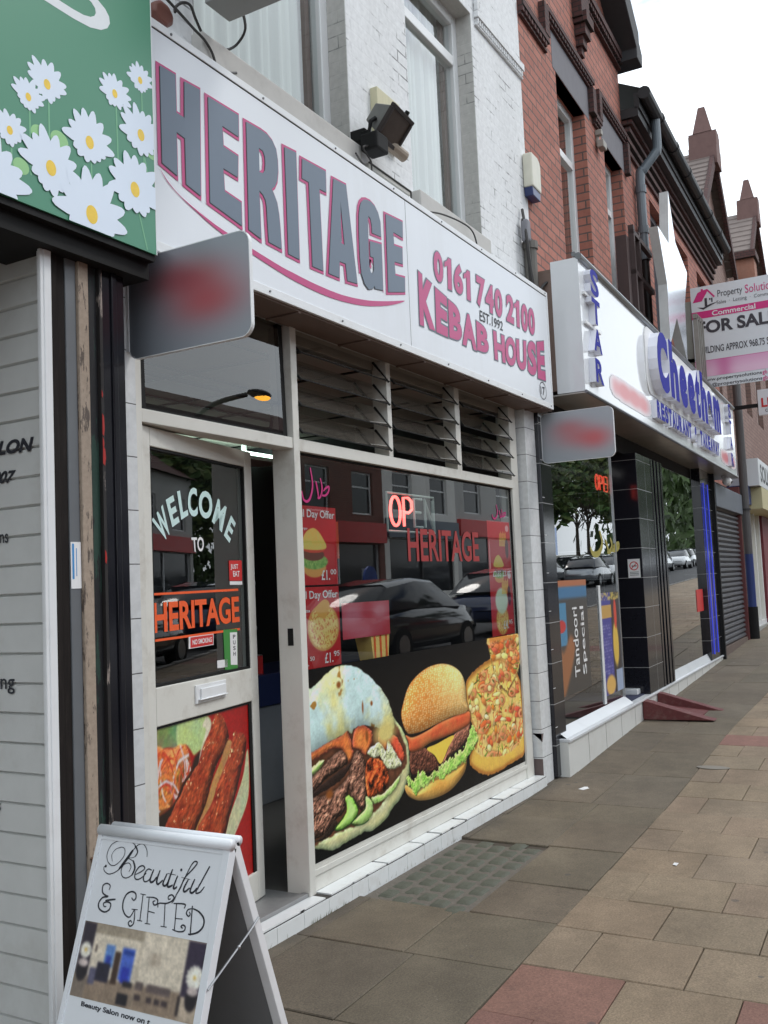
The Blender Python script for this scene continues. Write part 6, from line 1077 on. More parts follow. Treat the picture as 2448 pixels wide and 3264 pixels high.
P.put(np.where((P.X > 1.78), 1, 0), (40, 34, 40)); P.put(np.where((P.Z > 1.1) & (P.Z < 1.22) & (P.X < 1.8), 1, 0) * .9, (206, 160, 70)); P.put(np.where((nq(40, 3) > .5) & (P.X < 1.75) & (P.Z < 1.05) & (P.Z > .6) & (np.sin(P.Z * 220) > 0), .6, 0), (150, 150, 190))
P.ell(1.9, .85, .1, .2, lambda d: np.stack([226 - 20 * nq(20, 5), 178 + 0 * P.X, 70 + 0 * P.X], -1), .3); P.ell(1.93, 1.13, .05, .14, (206, 60, 40), .2); P.ell(1.65, .5, .16, .09, (214, 170, 90), .3); P.put(np.where((P.X > 1.86) & (P.Z < .62), 1, 0), (150, 165, 190)); P.put(np.where((P.Z > 1.26) & (nq(50, 9) > .55), .8, 0), (220, 196, 90))
P.mesh('sheet', M['print'], STAR(.097), o); g = MB(X_); g.box(1.38, 1.44, .09, .098, .36, 1.4); g.build('white_edge', M['white_trim'], o)
D['RSIGN'] = rq(5.97, 6.45, .96, 1.25); panel('hygiene_notice', 'red notice on the far end of the restaurant glass', 'notice', 'RSIGN', .058, M['red_vinyl'])
o = thing('led_ceiling', 'rows of tiny white ceiling lights seen through the restaurant window', 'ceiling lights', S(.9, 1.5, 2.7)); g = MB(X_)
for j in range(6):
    for i in range(11): g.box(.5 + i * .16, .57 + i * .16, .7 + j * .35, .74 + j * .35, 2.735, 2.742)
g.build('lamp_row', emat('white led', (1, 1, 1), 4), o)
panel('blue_sticker', 'narrow blue and white sticker at the edge of the restaurant glass', 'sticker', 'BLU', .09, mat('pale blue vinyl', (.3, .4, .6), .4))
# white plate beside the doorway at floor
g = MB(X_); g.box(2.62, 2.75, .1, .45, .292, .345); tag(g.build('white_block', M['white_trim'], loc=S(2.7, .2, .29), bevel=.006), 'white block lying on the restaurant door step', 'block')
# ---------------------------------------------------------------- restaurant fascia
RF = thing('restaurant_sign', 'glossy white fascia with raised blue lettering over the restaurant', 'shop sign', S(4.2, -.12, 2.9))
g = MB(X_); g.box(.15, 8.42, -.24, -.02, 2.905, 3.955); g.build('sign_box', M['acryl'], RF); g = MB(X_); g.box(8.42, 8.43, -.2, .17, 2.9, 3.9); g.box(.15, 8.4, -.02, V0 + .02, 2.93, 3.9); g.build('backing', M['brown_wood'], RF)
g = MB(); g.tube([S(.15, -.245, 3.965), S(8.43, -.245, 3.965)], .028, 10); g.tube([S(.15, -.21, 3.985), S(8.43, -.21, 3.985)], .02, 8); g.tube([S(.15, -.245, 2.9), S(8.43, -.245, 2.9)], .014, 8); g.build('metal_trim', mat('grey metal trim', (.2, .21, .22), .3, .6), RF)
g = MB(X_)
for i in range(9): g.box(.15 + i * .93, .15 + i * .93 + .926, -.235, .14, 2.89, 2.9)
g.build('soffit_panel', M['soffitmetal'], RF)
def raised(txt, a0, a1, z0, z1, v, dep, bold, name='raised_letter'):
    g = MB(); f = MB(); xs = None
    v_, f_, sz = glyphs(txt, bold, 0, 1.0)
    text(g, txt, rq(a0, a1, z0, z1), STAR(v), .0, bold, dep); lt = g.build(name, M['lilac'], RF); text(f, txt, rq(a0, a1, z0, z1), STAR(v), dep + .001, bold); f.build('letter_face', M['blue'], lt)
for ch, z0, z1 in (('S', 3.70, 3.915), ('T', 3.47, 3.675), ('A', 3.245, 3.43), ('R', 2.995, 3.185)): raised(ch, .30, .54, z0, z1, -.24, .05, .03)
for ch, z0, z1 in (('S', 3.70, 3.915), ('T', 3.47, 3.675), ('A', 3.245, 3.43), ('R', 2.995, 3.185)): raised(ch, 7.55, 7.8, z0, z1, -.24, .05, .03)
g = MB(X_)
for b in (3.68, 3.445): g.box(.22, .66, -.262, -.241, b, b + .022)
g.build('mounting_bar', M['white'], RF)
cw = [('C', 2.46, 2.99, 3.29, 3.91), ('h', 3.06, 3.50, 3.30, 3.91), ('e', 3.56, 4.0, 3.29, 3.76), ('e', 4.05, 4.49, 3.29, 3.76), ('t', 4.53, 4.84, 3.295, 3.88), ('h', 4.90, 5.33, 3.30, 3.91), ('a', 5.38, 5.77, 3.29, 3.76), ('m', 5.83, 6.38, 3.30, 3.76)]
for ch, a0, a1, z0, z1 in cw: raised(ch, a0, a1, z0, z1, -.25, .09, .06)
g = MB(); g.prism(rrect(2.36, 6.45, 3.25, 3.93, .16, 6), STAR(-.241), 0, .009); g.build('letter_backing', M['white'], RF)
x = 2.52; ww = 'RESTAURANT & TAKEAWAY'; st_ = (6.46 - x) / len(ww)
for i, ch in enumerate(ww):
    if ch != ' ': raised(ch, x + i * st_ + .01, x + (i + .96) * st_, 3.015, 3.195, -.24, .05, .055)
for key in ('SBL1', 'SBL2'):
    q = D[key]; x0, x1 = min(p[0] for p in q), max(p[0] for p in q); z0, z1 = 2.985, 3.2; P = Paint(x0, x1, z0, z1, 50, 24, (222, 226, 230)); P.put(np.clip(1.15 * np.exp(-np.abs((P.X - (x0 + x1) / 2) / (.40 * (x1 - x0))) ** 6 - np.abs((P.Z - (z0 + z1) / 2) / .075) ** 2.5) * (.75 + .3 * np.sin((P.X - x0) / (x1 - x0) * 14) ** 2), 0, .85), (204, 88, 92))
    P.mesh('blurred_red_mark', M['print'], STAR(-.243), RF, keep=P.c[..., 1] < 217)
# star shape standing on the fascia
SS = thing('star_ornament', 'tall white mirror faced star ornament standing on the restaurant sign', 'ornament', S(4.3, -.2, 3.98)); zc = (4.18, 4.70)
tips = [(4.21, 5.92), (5.14, 5.20), (4.75, 3.99), (3.72, 3.99), (3.45, 5.26)]; ins_ = [(4.47, 5.38), (4.83, 4.72), (4.235, 4.42), (3.78, 4.7), (4.04, 5.24)]
out = []
for a, b in zip(tips, ins_): out += [a, b]
g = MB(); g.prism(out, STAR(-.14), 0, .1); g.build('star_body', mat('grey white star side', (.55, .56, .55), .45, grime=.2), SS)
g = MB(); g.flat([out], STAR(-.2415)); g.build('mirror_face', mat('mirror steel face', (.74, .77, .82), .22, 1.0, var=.02), SS)
o = thing('sign_support', 'dark steel frame holding the star ornament against the wall', 'steel frame', S(3.9, .0, 3.98)); g = MB(X_)
for u in (3.35, 3.62): g.box(u, u + .06, .0, .06, 3.95, 5.3)
for z in (4.3, 4.75, 5.2): g.box(3.35, 4.3, .0, .05, z, z + .05)
g.box(3.2, 3.42, .05, V0, 3.95, 5.15); g.build('bars', mat('rust brown steel', (.05, .028, .026), .6, var=.3), o)
g = MB(X_); g.box(3.72, 3.76, .02, .06, 3.95, 5.0); g.build('white_bar', M['white_trim'], o)
o = thing('alarm_box', 'cream alarm box with a blue base on the red brick wall', 'alarm', S(.29, V0, 4.5)); g = MB(); g.prism([(.18, 4.62), (.40, 4.62), (.405, 4.84), (.385, 4.885), (.34, 4.905), (.18, 4.90)], STAR(V0), 0, .08); g.build('casing', mat('cream plastic', (.62, .6, .5), .45, grime=.1), o, bevel=.012); g = MB(); g.prism([(.185, 4.62), (.395, 4.62), (.38, 4.55), (.2, 4.55)], STAR(V0), 0, .072); g.build('blue_base', mat('navy plastic', (.02, .035, .12), .35), o, bevel=.006)
o = thing('security_camera', 'white dome security camera under the far end of the restaurant sign', 'security camera', S(7.9, -.2, 2.75)); g = MB(); g.ball(S(7.9, -.16, 2.8), .07, .07, .065, 14, 10); g.build('dome', M['white'], o, smooth=True); g = MB(); g.ball(S(7.9, -.21, 2.79), .03, .03, .03); g.build('lens', M['blackgloss'], o, smooth=True); g = MB(); g.tube([S(7.9, -.14, 2.85), S(7.9, -.1, 2.9)], .03, 8); g.build('mount', M['white'], o)
o = thing('wall_camera', 'small weathered camera fixed on the brick between the two upstairs windows', 'security camera', S(2.6, V0, 6.0)); g = MB(X_); g.box(2.58, 2.72, V0 - .09, V0 - .02, 5.9, 5.98); g.box(2.62, 2.66, V0 - .03, V0, 5.93, 6.06); g.box(2.60, 2.66, V0 - .07, V0, 6.04, 6.1); g.build('body', mat('dirty camera', (.3, .28, .25), .6, grime=.5), o, bevel=.008)
o = thing('corner_pipe', 'short grey capped pipe with old cables where white wall meets brick', 'pipe', (7.05, 2.57, 3.7)); g = MB(); g.tube([(7.05, 2.57, 3.55), (7.05, 2.57, 4.12)], .05, 12); g.tube([(7.05, 2.57, 4.08), (7.05, 2.57, 4.14)], .062, 12); g.build('pipe', mat('grey cement pipe', (.16, .15, .135), .8, var=.3), o); g = MB()
for p in ([(6.94, 2.58, 4.3), (6.95, 2.56, 4.1), (6.98, 2.55, 3.6)], [(7.0, 2.6, 4.4), (6.93, 2.55, 4.15), (6.95, 2.54, 3.9), (7.0, 2.52, 3.6)], [(7.0, 2.5, 3.72), (7.08, 2.46, 3.8), (7.13, 2.46, 3.74), (7.06, 2.5, 3.65)]): g.tube(smooth_path(p, 6), .012, 6)
g.build('loose_cable', M['lead'], o); g = MB(); g.box(6.93, 7.02, 2.54, 2.6, 4.12, 4.3); g.build('torn_wrap', mat('torn grey wrap', (.2, .2, .22), .8, var=.4), o, bevel=.02)
# red painted access ramp: two wedges with a dished middle
o = thing('access_ramp', 'dark red wooden ramp of two wedges against the restaurant step', 'ramp', S(2.7, -.3, .1)); 
def wedge(g, u0, u1, top=.27):
    pr_ = [(-.004, gz(9.6) - .0), (-.004, top), (-.06, top - .01), (-.56, .118), (-.66, .097)]
    A_, B_ = [S(u0, a, b) for a, b in pr_], [S(u1, a, b) for a, b in pr_]; n = len(pr_); g.add(A_ + B_, [tuple(range(n)), tuple(range(n, 2 * n))[::-1]] + [(i, (i + 1) % n, n + (i + 1) % n, n + i) for i in range(n)])
RM = mat('dark red painted wood', (.12, .026, .026), .7, var=.35, scale=30, grime=.55, gcol=(.2, .13, .11), gscale=12, bmp=.4, bscale=90)
g = MB(); wedge(g, 2.36, 2.52); g.build('wedge', RM, o, bevel=.004); g = MB(); wedge(g, 3.02, 3.14); g.build('wedge', RM, o, bevel=.004)
g = MB(); p = [S(2.52, -.10, .15), S(3.02, -.10, .15), S(3.02, -.5, .105), S(2.52, -.5, .105)]; g.add(p + [(x_, y_, z_ - .02) for x_, y_, z_ in p], [(0, 1, 2, 3), (4, 5, 6, 7), (0, 1, 5, 4), (1, 2, 6, 5), (2, 3, 7, 6), (3, 0, 4, 7)]); g.build('middle_board', RM, o)

# ---------------------------------------------------------------- shuttered shop and what stands farther along
SH = thing('shuttered_shop', 'shop closed with a dark grey roller shutter past the restaurant', 'shop', S(8.9, .1, .3))
g = MB(X_); z = .36
while z < 2.42: g.add([(7.5, .06, z), (7.5, .02, z + .03), (7.5, .025, z + .06), (7.5, .06, z + .078), (10.25, .06, z), (10.25, .02, z + .03), (10.25, .025, z + .06), (10.25, .06, z + .078)], [(0, 1, 5, 4), (1, 2, 6, 5), (2, 3, 7, 6)]); z += .078
g.build('roller_shutter', mat('grey shutter', (.085, .085, .095), .45, .3, var=.15, grime=.2), SH)
g = MB(X_); g.box(7.5, 10.3, -.05, .2, 2.42, 2.76); g.build('shutter_housing', mat('blue grey housing', (.12, .135, .16), .5, var=.1), SH, bevel=.01); g = MB(X_); g.box(7.5, 10.3, .0, .3, -.1, .36); g.build('brown_plinth', mat('brown plinth', (.12, .085, .07), .7, var=.2), SH); g = MB(X_); g.box(10.2, 10.33, -.02, .3, .0, 2.9); g.build('red_post', mat('dark red post', (.12, .03, .03), .5, var=.2, grime=.3), SH)
o = thing('street_downpipe', 'tall drainpipe painted blue and black between shutter and next shop', 'drainpipe', S(10.42, -.08, .29)); 
for z0, z1, m in ((.27, .85, M['black']), (.85, 1.75, mat('blue paint pipe', (.02, .04, .16), .45)), (1.75, 4.8, mat('dull grey pipe', (.09, .085, .085), .5, var=.2))):
    g = MB(); g.tube([S(10.42, -.08, z0), S(10.42, -.08, z1)], .085 if z0 < .5 else .07, 14); g.build('pipe_section', m, o)
g = MB(); g.tube([S(10.42, -.08, 2.5), S(10.42, -.08, 2.53)], .09, 14); g.build('collar', M['pipeblack'], o)
NX = thing('far_shop', 'shop with white framed window and blue stallboard beyond the drainpipe', 'shop', S(12.5, .1, .35))
g = MB(X_); g.box(10.5, 15.5, .12, .4, .3, 2.9); g.build('shop_wall', mat('yellowed poster panel', (.42, .36, .22), .7, var=.5, scale=3), NX); g = MB(X_)
for u in (11.45, 11.95, 12.55, 13.3): g.box(u, u + .09, .04, .13, .45, 2.65)
g.box(11.4, 13.5, .04, .13, .40, .50); g.build('white_frame', M['white_trim'], NX); g = MB(X_); g.box(10.6, 15.5, .0, .4, -.1, .42); g.build('grey_plinth', mat('grey plinth', (.3, .3, .28), .8), NX); g = MB(X_); g.box(13.5, 15.5, .0, .13, .42, 2.6); g.build('red_panel', mat('dark red panel', (.16, .02, .03), .5), NX)
g = MB(X_); g.box(10.6, 11.0, -.12, .3, 2.62, 2.95); g.build('blue_box', mat('blue box end', (.015, .04, .17), .4), NX); g = MB(X_); g.box(11.0, 15.5, -.3, .2, 2.55, 2.93); g.build('yellow_fascia', mat('pale yellow fascia', (.5, .45, .26), .5), NX)
o = thing('white_fascia', 'white fascia sign with narrow dark lettering beyond the drainpipe', 'shop sign', S(12.5, -.3, 2.94)); g = MB(X_); g.box(10.75, 15.5, -.3, .2, 2.94, 3.42); g.build('box', M['board'], o); g = MB(); text(g, 'SOLIC', rq(11.0, 12.6, 3.02, 3.34), STAR(-.302), 0, .02); g.build('lettering', M['ink'], o)
FB = thing('gabled_terrace', 'brown brick terrace with tiled gable roof and pointed stone finial', 'building', S(12.2, .3, .3)); 
def gabled(root, u0, u1, ua, za, ze, v, wins):
    g = MB(X_); holes_wall(g, u0, u1, 2.9, ze, wins, v, v + .4); g.prism([(ua - (za - ze) * 1.05, ze), (ua + (za - ze) * 1.05, ze), (ua, za)], lambda a, b, d: S(a, v - d, b), 0, -.3); g.build('brick_wall', M['brown_brick'], root)
    hw = (za - ze) * 1.12; g = MB(X_)
    for s_ in (-1, 1):
        n = 14
        for i in range(n):
            t0, t1 = i / n, (i + 1) / n; A = lambda t, dv, dz: (ua + s_ * hw * t, v + dv, za + .1 - (za - ze + .15) * t + dz)
            g.add([A(t0, -.12, .02), A(t1, -.12, .05), A(t1, 3.0, .05), A(t0, 3.0, .02), A(t0, -.12, -.03), A(t1, -.12, -.0), A(t1, 3, 0), A(t0, 3, -.03)], [(0, 1, 2, 3), (4, 5, 6, 7), (0, 1, 5, 4), (1, 2, 6, 5), (2, 3, 7, 6), (3, 0, 4, 7)])
    g.build('tiled_roof', mat('weathered brown tiles', (.17, .135, .12), .85, var=.25, scale=5), root)
    g = MB()
    for s_ in (-1, 1):
        p = [(ua, za + .16), (ua + s_ * hw * 1.05, ze - .07), (ua + s_ * hw * 1.05, ze - .27), (ua, za - .1)]; g.prism(p, lambda a, b, d: S(a, v - .13 - d, b), 0, .07)
    g.build('bargeboard', M['dark_brick'], root)
    g = MB(X_)
    for a, z0, z1 in ((.2, za + .1, za + .36), (.27, za - .25, za + .1), (.16, za + .36, za + .42)): g.box(ua - a, ua + a, v - .25, v + .25, z0, z1)
    g.add([(ua - .17, v - .17, za + .42), (ua + .17, v - .17, za + .42), (ua + .17, v + .17, za + .42), (ua - .17, v + .17, za + .42), (ua - .06, v - .06, za + .95), (ua + .06, v - .06, za + .95), (ua + .06, v + .06, za + .95), (ua - .06, v + .06, za + .95)], [(0, 1, 5, 4), (1, 2, 6, 5), (2, 3, 7, 6), (3, 0, 4, 7), (4, 5, 6, 7)]); g.build('finial', mat('brown stone finial', (.15, .085, .075), .85, var=.25), root)
    for wn in wins: sash(root, wn, 0, (wn[2] + wn[3]) / 2 + .4, M['pvc'], lambda a, b, d: S(a, v + .12 + d, b), cur=False)
gabled(FB, 10.2, 14.3, 11.4, 9.25, 7.5, .3, [(10.7, 11.5, 4.6, 6.4), (12.1, 12.9, 4.6, 6.4)])
g = MB(X_)
for a, z, p in ((.22, 6.9, .2), (.16, 6.8, .14), (.1, 6.7, .08)): g.box(13.2 - a, 13.2 + a, .3 - p, .3, z, z + .1)
g.build('corbel', M['dark_brick'], FB)
FC = thing('corner_terrace', 'farther brick terrace with a second pointed gable finial', 'building', S(18, .3, .4)); gabled(FC, 14.3, 22.5, 18.4, 10.4, 8.0, .3, [(15, 16, 4.9, 6.9), (17, 18.2, 4.9, 6.9), (19.4, 20.6, 4.9, 6.9)])
g = MB(X_); g.box(14.7, 15.15, -.1, .5, 7.0, 8.2); g.build('brick_pier', mat('worn orange brick', (.30, .14, .095), .85, var=.25, scale=20, grime=.3), FC); g = MB(X_); g.box(14.6, 15.25, -.15, .55, 8.2, 8.35); g.build('chimney_cap', M['dark_brick'], FC)
g = MB(X_); g.box(15.5, 22.5, .1, .5, .2, 2.95); g.build('ground_floor', mat('brown shop stone', (.22, .17, .14), .8, var=.3, scale=2), FC); g = MB(X_); g.box(15.8, 22.5, -.2, .3, 2.5, 3.1); g.build('dark_fascia', M['red_vinyl'], FC)
# for sale board on the wall
o = thing('sale_board', 'large white and magenta for sale board standing out from the wall', 'estate board', (14.1, 2.7, 4.1)); xb = 14.1; yl, yr, zl, zh = 2.745, 1.56, 4.1, 5.58; bp = lambda a, b, d=0: (xb - d, yl + (yr - yl) * a, zl + (zh - zl) * b)
g = MB(); g.prism(rq(0, 1, 0, 1), bp, 0, -.03); g.build('panel', M['board'], o); g = MB(); g.flat([rq(0, 1, .685, .755)], bp, 0, .003); g.flat([[(.02, .85), (.085, .945), (.125, .955), (.125, .975), (.15, .975), (.15, .96), (.20, .968), (.285, .885), (.27, .872), (.2, .945), (.13, .855)]], bp, 0, .003); g.build('magenta_print', mat('magenta board print', ob(195, 40, 115), .4), o)
P = Paint(0, 1, .11, .27, 60, 20, (226, 186, 208)); P.put(np.clip((P.Z - .16) / .1, 0, 1) * .8, (212, 150, 186)); P.put(np.exp(-((P.X - .33) / .09) ** 2) * .5, (196, 80, 140)); P.put(np.where(P.Z > .262, .9, 0), (190, 50, 120)); P.mesh('blurred_band', M['print'], bp, o, .003)
g = MB(); B_ = lambda x0, x1, z0, z1: rq(x0, x1, z0, z1); DPM = mat('dark board print', (.04, .035, .045), .5)
for part, tx, qd, bo in (('company_name', 'Property', B_(.315, .60, .85, .935), .0), ('services_line', 'Sales  ·  Letting  ·  Commercial', B_(.30, 1.0, .79, .835), -.004), ('headline', 'FOR SALE', B_(.06, .965, .53, .655), .035), ('size_line', 'BUILDING APPROX 968.75 SQ FT', B_(.06, .998, .325, .405), .012), ('web_line', 'www.propertysolutions', B_(.07, .75, .055, .095), .012), ('email_line', 'info@propertysolutions', B_(.07, .75, .0, .042), .012), ('web_ending', '.co.uk', B_(.82, .99, .06, .095), .012), ('email_ending', '.co.uk', B_(.82, .99, .008, .042), .012)): g = MB(); text(g, tx, qd, bp, .004, bo); g.build(part, DPM, o)
g = MB()
g.flat([rq(.16, .19, .8, .88)], bp, 0, .004); g.flat([rq(.215, .232, .855, .873), rq(.238, .255, .855, .873), rq(.215, .232, .832, .85), rq(.238, .255, .832, .85)][:1], bp, 0, .004); g.flat([rq(.238, .255, .832, .873)], bp, 0, .004); g.flat([[(.07, .80), (.14, .77), (.31, .825), (.22, .815), (.14, .79)]], bp, 0, .004); g.build('house_logo', DPM, o)
MGL = mat('magenta letters', ob(195, 40, 115), .4)
for part, tx, qd, bo in (('company_name', 'Solutions', B_(.63, 1.0, .86, .94), 0), ('web_letters', 'gb', B_(.755, .81, .05, .1), .012), ('email_letters', 'gb', B_(.755, .81, -.005, .045), .012)): g = MB(); text(g, tx, qd, bp, .004, bo); g.build(part, MGL, o)
g = MB(); text(g, 'Commercial', B_(.236, .733, .695, .745), bp, .005, .02); g.build('white_lettering', M['white'], o)
g = MB(); g.box(xb + .03, xb + .09, 2.66, 2.95, 3.9, 5.4); g.box(xb + .03, xb + .07, 1.4, 2.9, 4.5, 4.56); g.build('timber_post', mat('weathered post', (.3, .29, .25), .8, var=.2, grime=.3), o)
o = thing('window_shutter_frame', 'open grey metal window frame at the near edge of the for sale board', 'window frame', (13.6, 2.5, 4.1)); g = MB()
for k in range(4): g.box(13.2 + k * .12, 13.24 + k * .12, 2.5, 2.56, 3.95, 4.95)
g.box(13.18, 13.6, 2.5, 2.56, 4.9, 4.96); g.build('bars', mat('dull aluminium', (.33, .32, .29), .4, .6, var=.2), o)
o = thing('letting_sign', 'small white projecting sign with red lettering far along the street', 'projecting sign', (17, 1.9, 4.06)); g = MB(); bq = lambda a, b, d=0: (17 - d, 2.337 - a * .9, 4.06 + b * .43); g.prism(rq(0, 1, 0, 1), bq, 0, -.08); g.build('panel', M['board'], o); g = MB(); text(g, 'LI', rq(.06, .2, .3, .66), bq, .004, .03); g.build('red_letters', M['red_vinyl'], o); g = MB(); text(g, 'ca', rq(.12, .2, .1, .22), bq, .004, 0); g.build('small_letters', M['ink'], o); g = MB(); g.box(16.99, 17.05, 2.34, 3.2, 4.2, 4.26); g.build('arm', M['black'], o)
o = thing('wall_lamp', 'round black and white bulkhead lamp on the far red brick pier', 'wall lamp', S(11.1, .2, 4.0)); g = MB(); g.prism(ell(11.1, 3.95, .12, .16, 16), STAR(.3), 0, .12); g.build('bowl', M['black'], o, bevel=.02); g = MB(); g.prism(ell(11.13, 3.95, .08, .13, 16), STAR(.18), 0, .02); g.build('diffuser', M['white'], o)
# ---------------------------------------------------------------- trees
LEAFM = attrmat('leaves', .6, .3); BARK = mat('bark', (.09, .07, .055), .9, var=.3, bmp=.4)
def tree(label, x, y, z, h, rx, seed, n=2600, group=None, leaf=.16):
    r = random.Random(seed); o = thing('leafy_tree', label, 'tree', (x, y, z), group); g = MB(); top = Vector((x + r.uniform(-.3, .3), y, z + h * .62))
    g.tube(smooth_path([(x, y, z - .2), (x + .05, y, z + h * .2), (x - .05, y + .05, z + h * .4), tuple(top)], 4), [.16 * h / 8 * (1 - .75 * i / 12) for i in range(13)], 10); cs = []
    for i in range(13):
        a = i * 2.4 + r.uniform(-.3, .3); L = rx * r.uniform(.45, .95); hz = z + h * r.uniform(.42, .95); e = Vector((x + math.cos(a) * L, y + math.sin(a) * L, hz)); b = Vector((x, y, z + h * r.uniform(.28, .5)))
        g.tube([tuple(b), tuple((b + e) / 2 + Vector((0, 0, .15 * L))), tuple(e)], [.05, .035, .012], 6); cs.append((e, r.uniform(.28, .46) * rx))
    cs.append((top + Vector((0, 0, h * .25)), rx * .4)); g.build('trunk', BARK, o, smooth=True)
    vs, fs, cl = [], [], []
    for k in range(n):
        c, s = cs[k % len(cs)]; d = Vector((r.gauss(0, 1), r.gauss(0, 1), r.gauss(0, .8))).normalized() * s * r.uniform(.25, 1.05); p = c + d; a = Vector((r.uniform(-1, 1), r.uniform(-1, 1), r.uniform(-.6, .6))).normalized(); b = a.cross(Vector((r.uniform(-1, 1), r.uniform(-1, 1), r.uniform(-1, 1)))).normalized(); q = leaf * r.uniform(.6, 1.3); i = len(vs)
        vs += [tuple(p - a * q), tuple(p + b * q * .5), tuple(p + a * q), tuple(p - b * q * .5)]; fs.append((i, i + 1, i + 2, i + 3)); t = r.uniform(.7, 1.35); w_ = r.uniform(-.02, .03); cl += [(.075 * t + w_, .12 * t, .03 * t, 1)] * 4
    me = bpy.data.meshes.new('crown'); me.from_pydata([tuple(Vector(p) - ORG[o.name]) for p in vs], [], fs); at = me.color_attributes.new('Col', 'FLOAT_COLOR', 'POINT'); at.data.foreach_set('color', np.array(cl, np.float32).ravel()); me.materials.append(LEAFM)
    c = bpy.data.objects.new('crown', me); COL.objects.link(c); c.parent = o; return o
tree('green leafy tree at the far end of the terrace', 44, 6.0, gz(44), 13.6, 3.6, 3, 3800, leaf=.24)
for i, (x, y, h, rx, lb) in enumerate(((49, -15, 9, 3.4, 'broad tree at the car park corner across the road'), (53, -17, 11, 3.8, 'tall tree behind the white cars across the road'), (61, -15, 9.5, 3.6, 'round tree in the middle of the car park across the road'), (70, -18, 12, 4.2, 'tallest tree at the back of the car park across the road'), (80, -15, 10, 4.0, 'last tree along the car park across the road'), (92, -19, 12, 4.5, 'far tree beyond the car park across the road'))):
    tree(lb, x, y, gz(x), h, rx, 20 + i, 2600, 'trees across the road', .36)

# ---------------------------------------------------------------- the other side of the street, as the shop windows mirror it
def house(label, x0, x1, wall, h, roof, kind, depth=9):
    y0 = -13.0; zb = gz((x0 + x1) / 2); o = thing('street_house', label, 'building', ((x0 + x1) / 2, y0, zb), 'buildings across the road'); F2 = lambda a, d, b: (a, y0 - d, zb + b); n = max(2, int((x1 - x0) / 2.6)); wd_ = (x1 - x0) / n; hs = [(x0 + (i + .25) * wd_, x0 + (i + .75) * wd_, 3.6, 5.2) for i in range(n)]
    g = MB(F2); holes_wall(g, x0, x1, -.3, h, hs + [(x0 + .4, x1 - .4, .35, 2.5)], 0, .4); g.box(x0, x1, depth - .3, depth, -.3, h); g.box(x0, x0 + .3, .4, depth - .3, -.3, h); g.box(x1 - .3, x1, .4, depth - .3, -.3, h); g.build('wall', wall, o)
    g = MB(F2)
    if kind == 'gable': g.prism([(x0, h), (x1, h), ((x0 + x1) / 2, h + (x1 - x0) * .42)], lambda a, b, d: F2(a, -d, b), 0, -depth); g.build('gable', wall, o)
    else: g.add([(x0 - .1, -.35, h - .05), (x1 + .1, -.35, h - .05), (x1 + .1, depth / 2, h + 3.0), (x0 - .1, depth / 2, h + 3.0), (x0 - .1, depth + .3, h), (x1 + .1, depth + .3, h)], [(0, 1, 2, 3), (3, 2, 5, 4)]); g.add([(x0, 0, h), (x0, depth, h), (x0, depth / 2, h + 2.9), (x1, 0, h), (x1, depth, h), (x1, depth / 2, h + 2.9)], [(0, 1, 2), (3, 4, 5)]); g.build('roof', roof, o)
    for hx_ in hs:
        f = MB(F2)
        for a, b, c, d in ((hx_[0], hx_[0] + .07, hx_[2], hx_[3]), (hx_[1] - .07, hx_[1], hx_[2], hx_[3]), (hx_[0] + .07, hx_[1] - .07, hx_[2], hx_[2] + .07), (hx_[0] + .07, hx_[1] - .07, hx_[3] - .07, hx_[3]), (hx_[0] + .07, hx_[1] - .07, hx_[2] + 1.0, hx_[2] + 1.06)): f.box(a, b, .1, .17, c, d)
        wn = f.build('window', M['pvc'], o); f = MB(F2); f.box(hx_[0] + .07, hx_[1] - .07, .13, .15, hx_[2] + .07, hx_[3] - .07); f.build('pane', M['farpane'], wn)
    f = MB(F2); f.box(x0 + .4, x1 - .4, .15, .2, .35, 2.5); f.build('shop_glass', M['farpane'], o); f = MB(F2)
    for i in range(n + 1): f.box(x0 + .35 + i * (x1 - x0 - .8) / n, x0 + .45 + i * (x1 - x0 - .8) / n, .08, .16, .35, 2.5)
    f.build('shop_frame', M['white_trim'] if wall is not M['far_white'] else M['pipeblack'], o); f = MB(F2); f.box(x0 + .1, x1 - .1, -.18, .0, 2.55, 3.3); f.build('shop_fascia', random.Random(int(x0 * 10)).choice([M['red_vinyl'], M['white_trim'], M['orange_vinyl'], M['darkgrey']]), o)
M['far_grey'] = mat('grey render', (.5, .5, .48), .85, var=.08, grime=.2); M['farpane'] = mat('dark far pane', (.02, .022, .026), .08, spec=.6); M['far_white'] = mat('white render', (.82, .81, .77), .85, var=.08, grime=.2); M['far_red'] = brickmat('far red brick', (.24, .085, .06), (.19, .06, .045), (.2, .18, .16)); M['roof_red'] = mat('dark red roof tiles', (.085, .035, .03), .85, var=.25, scale=14)
house('red brick house with dark red roof across the road, nearest', 4, 13, M['far_red'], 6.2, M['roof_red'], 'roof'); house('white rendered shop across the road beside the nearest red house', 13, 20, M['far_white'], 6.0, M['slate'], 'roof'); house('red brick shop with orange fascia across the road', 20, 32, M['far_red'], 6.0, M['roof_red'], 'roof'); house('white gabled house across the road', 32, 38.5, M['far_white'], 6.2, M['slate'], 'gable'); house('last grey rendered shop before the car park across the road', 38.5, 46, M['far_grey'], 6.3, M['roof_red'], 'roof'); house('red brick house across the road behind the camera', -12, 3.8, M['far_red'], 6.4, M['slate'], 'roof')
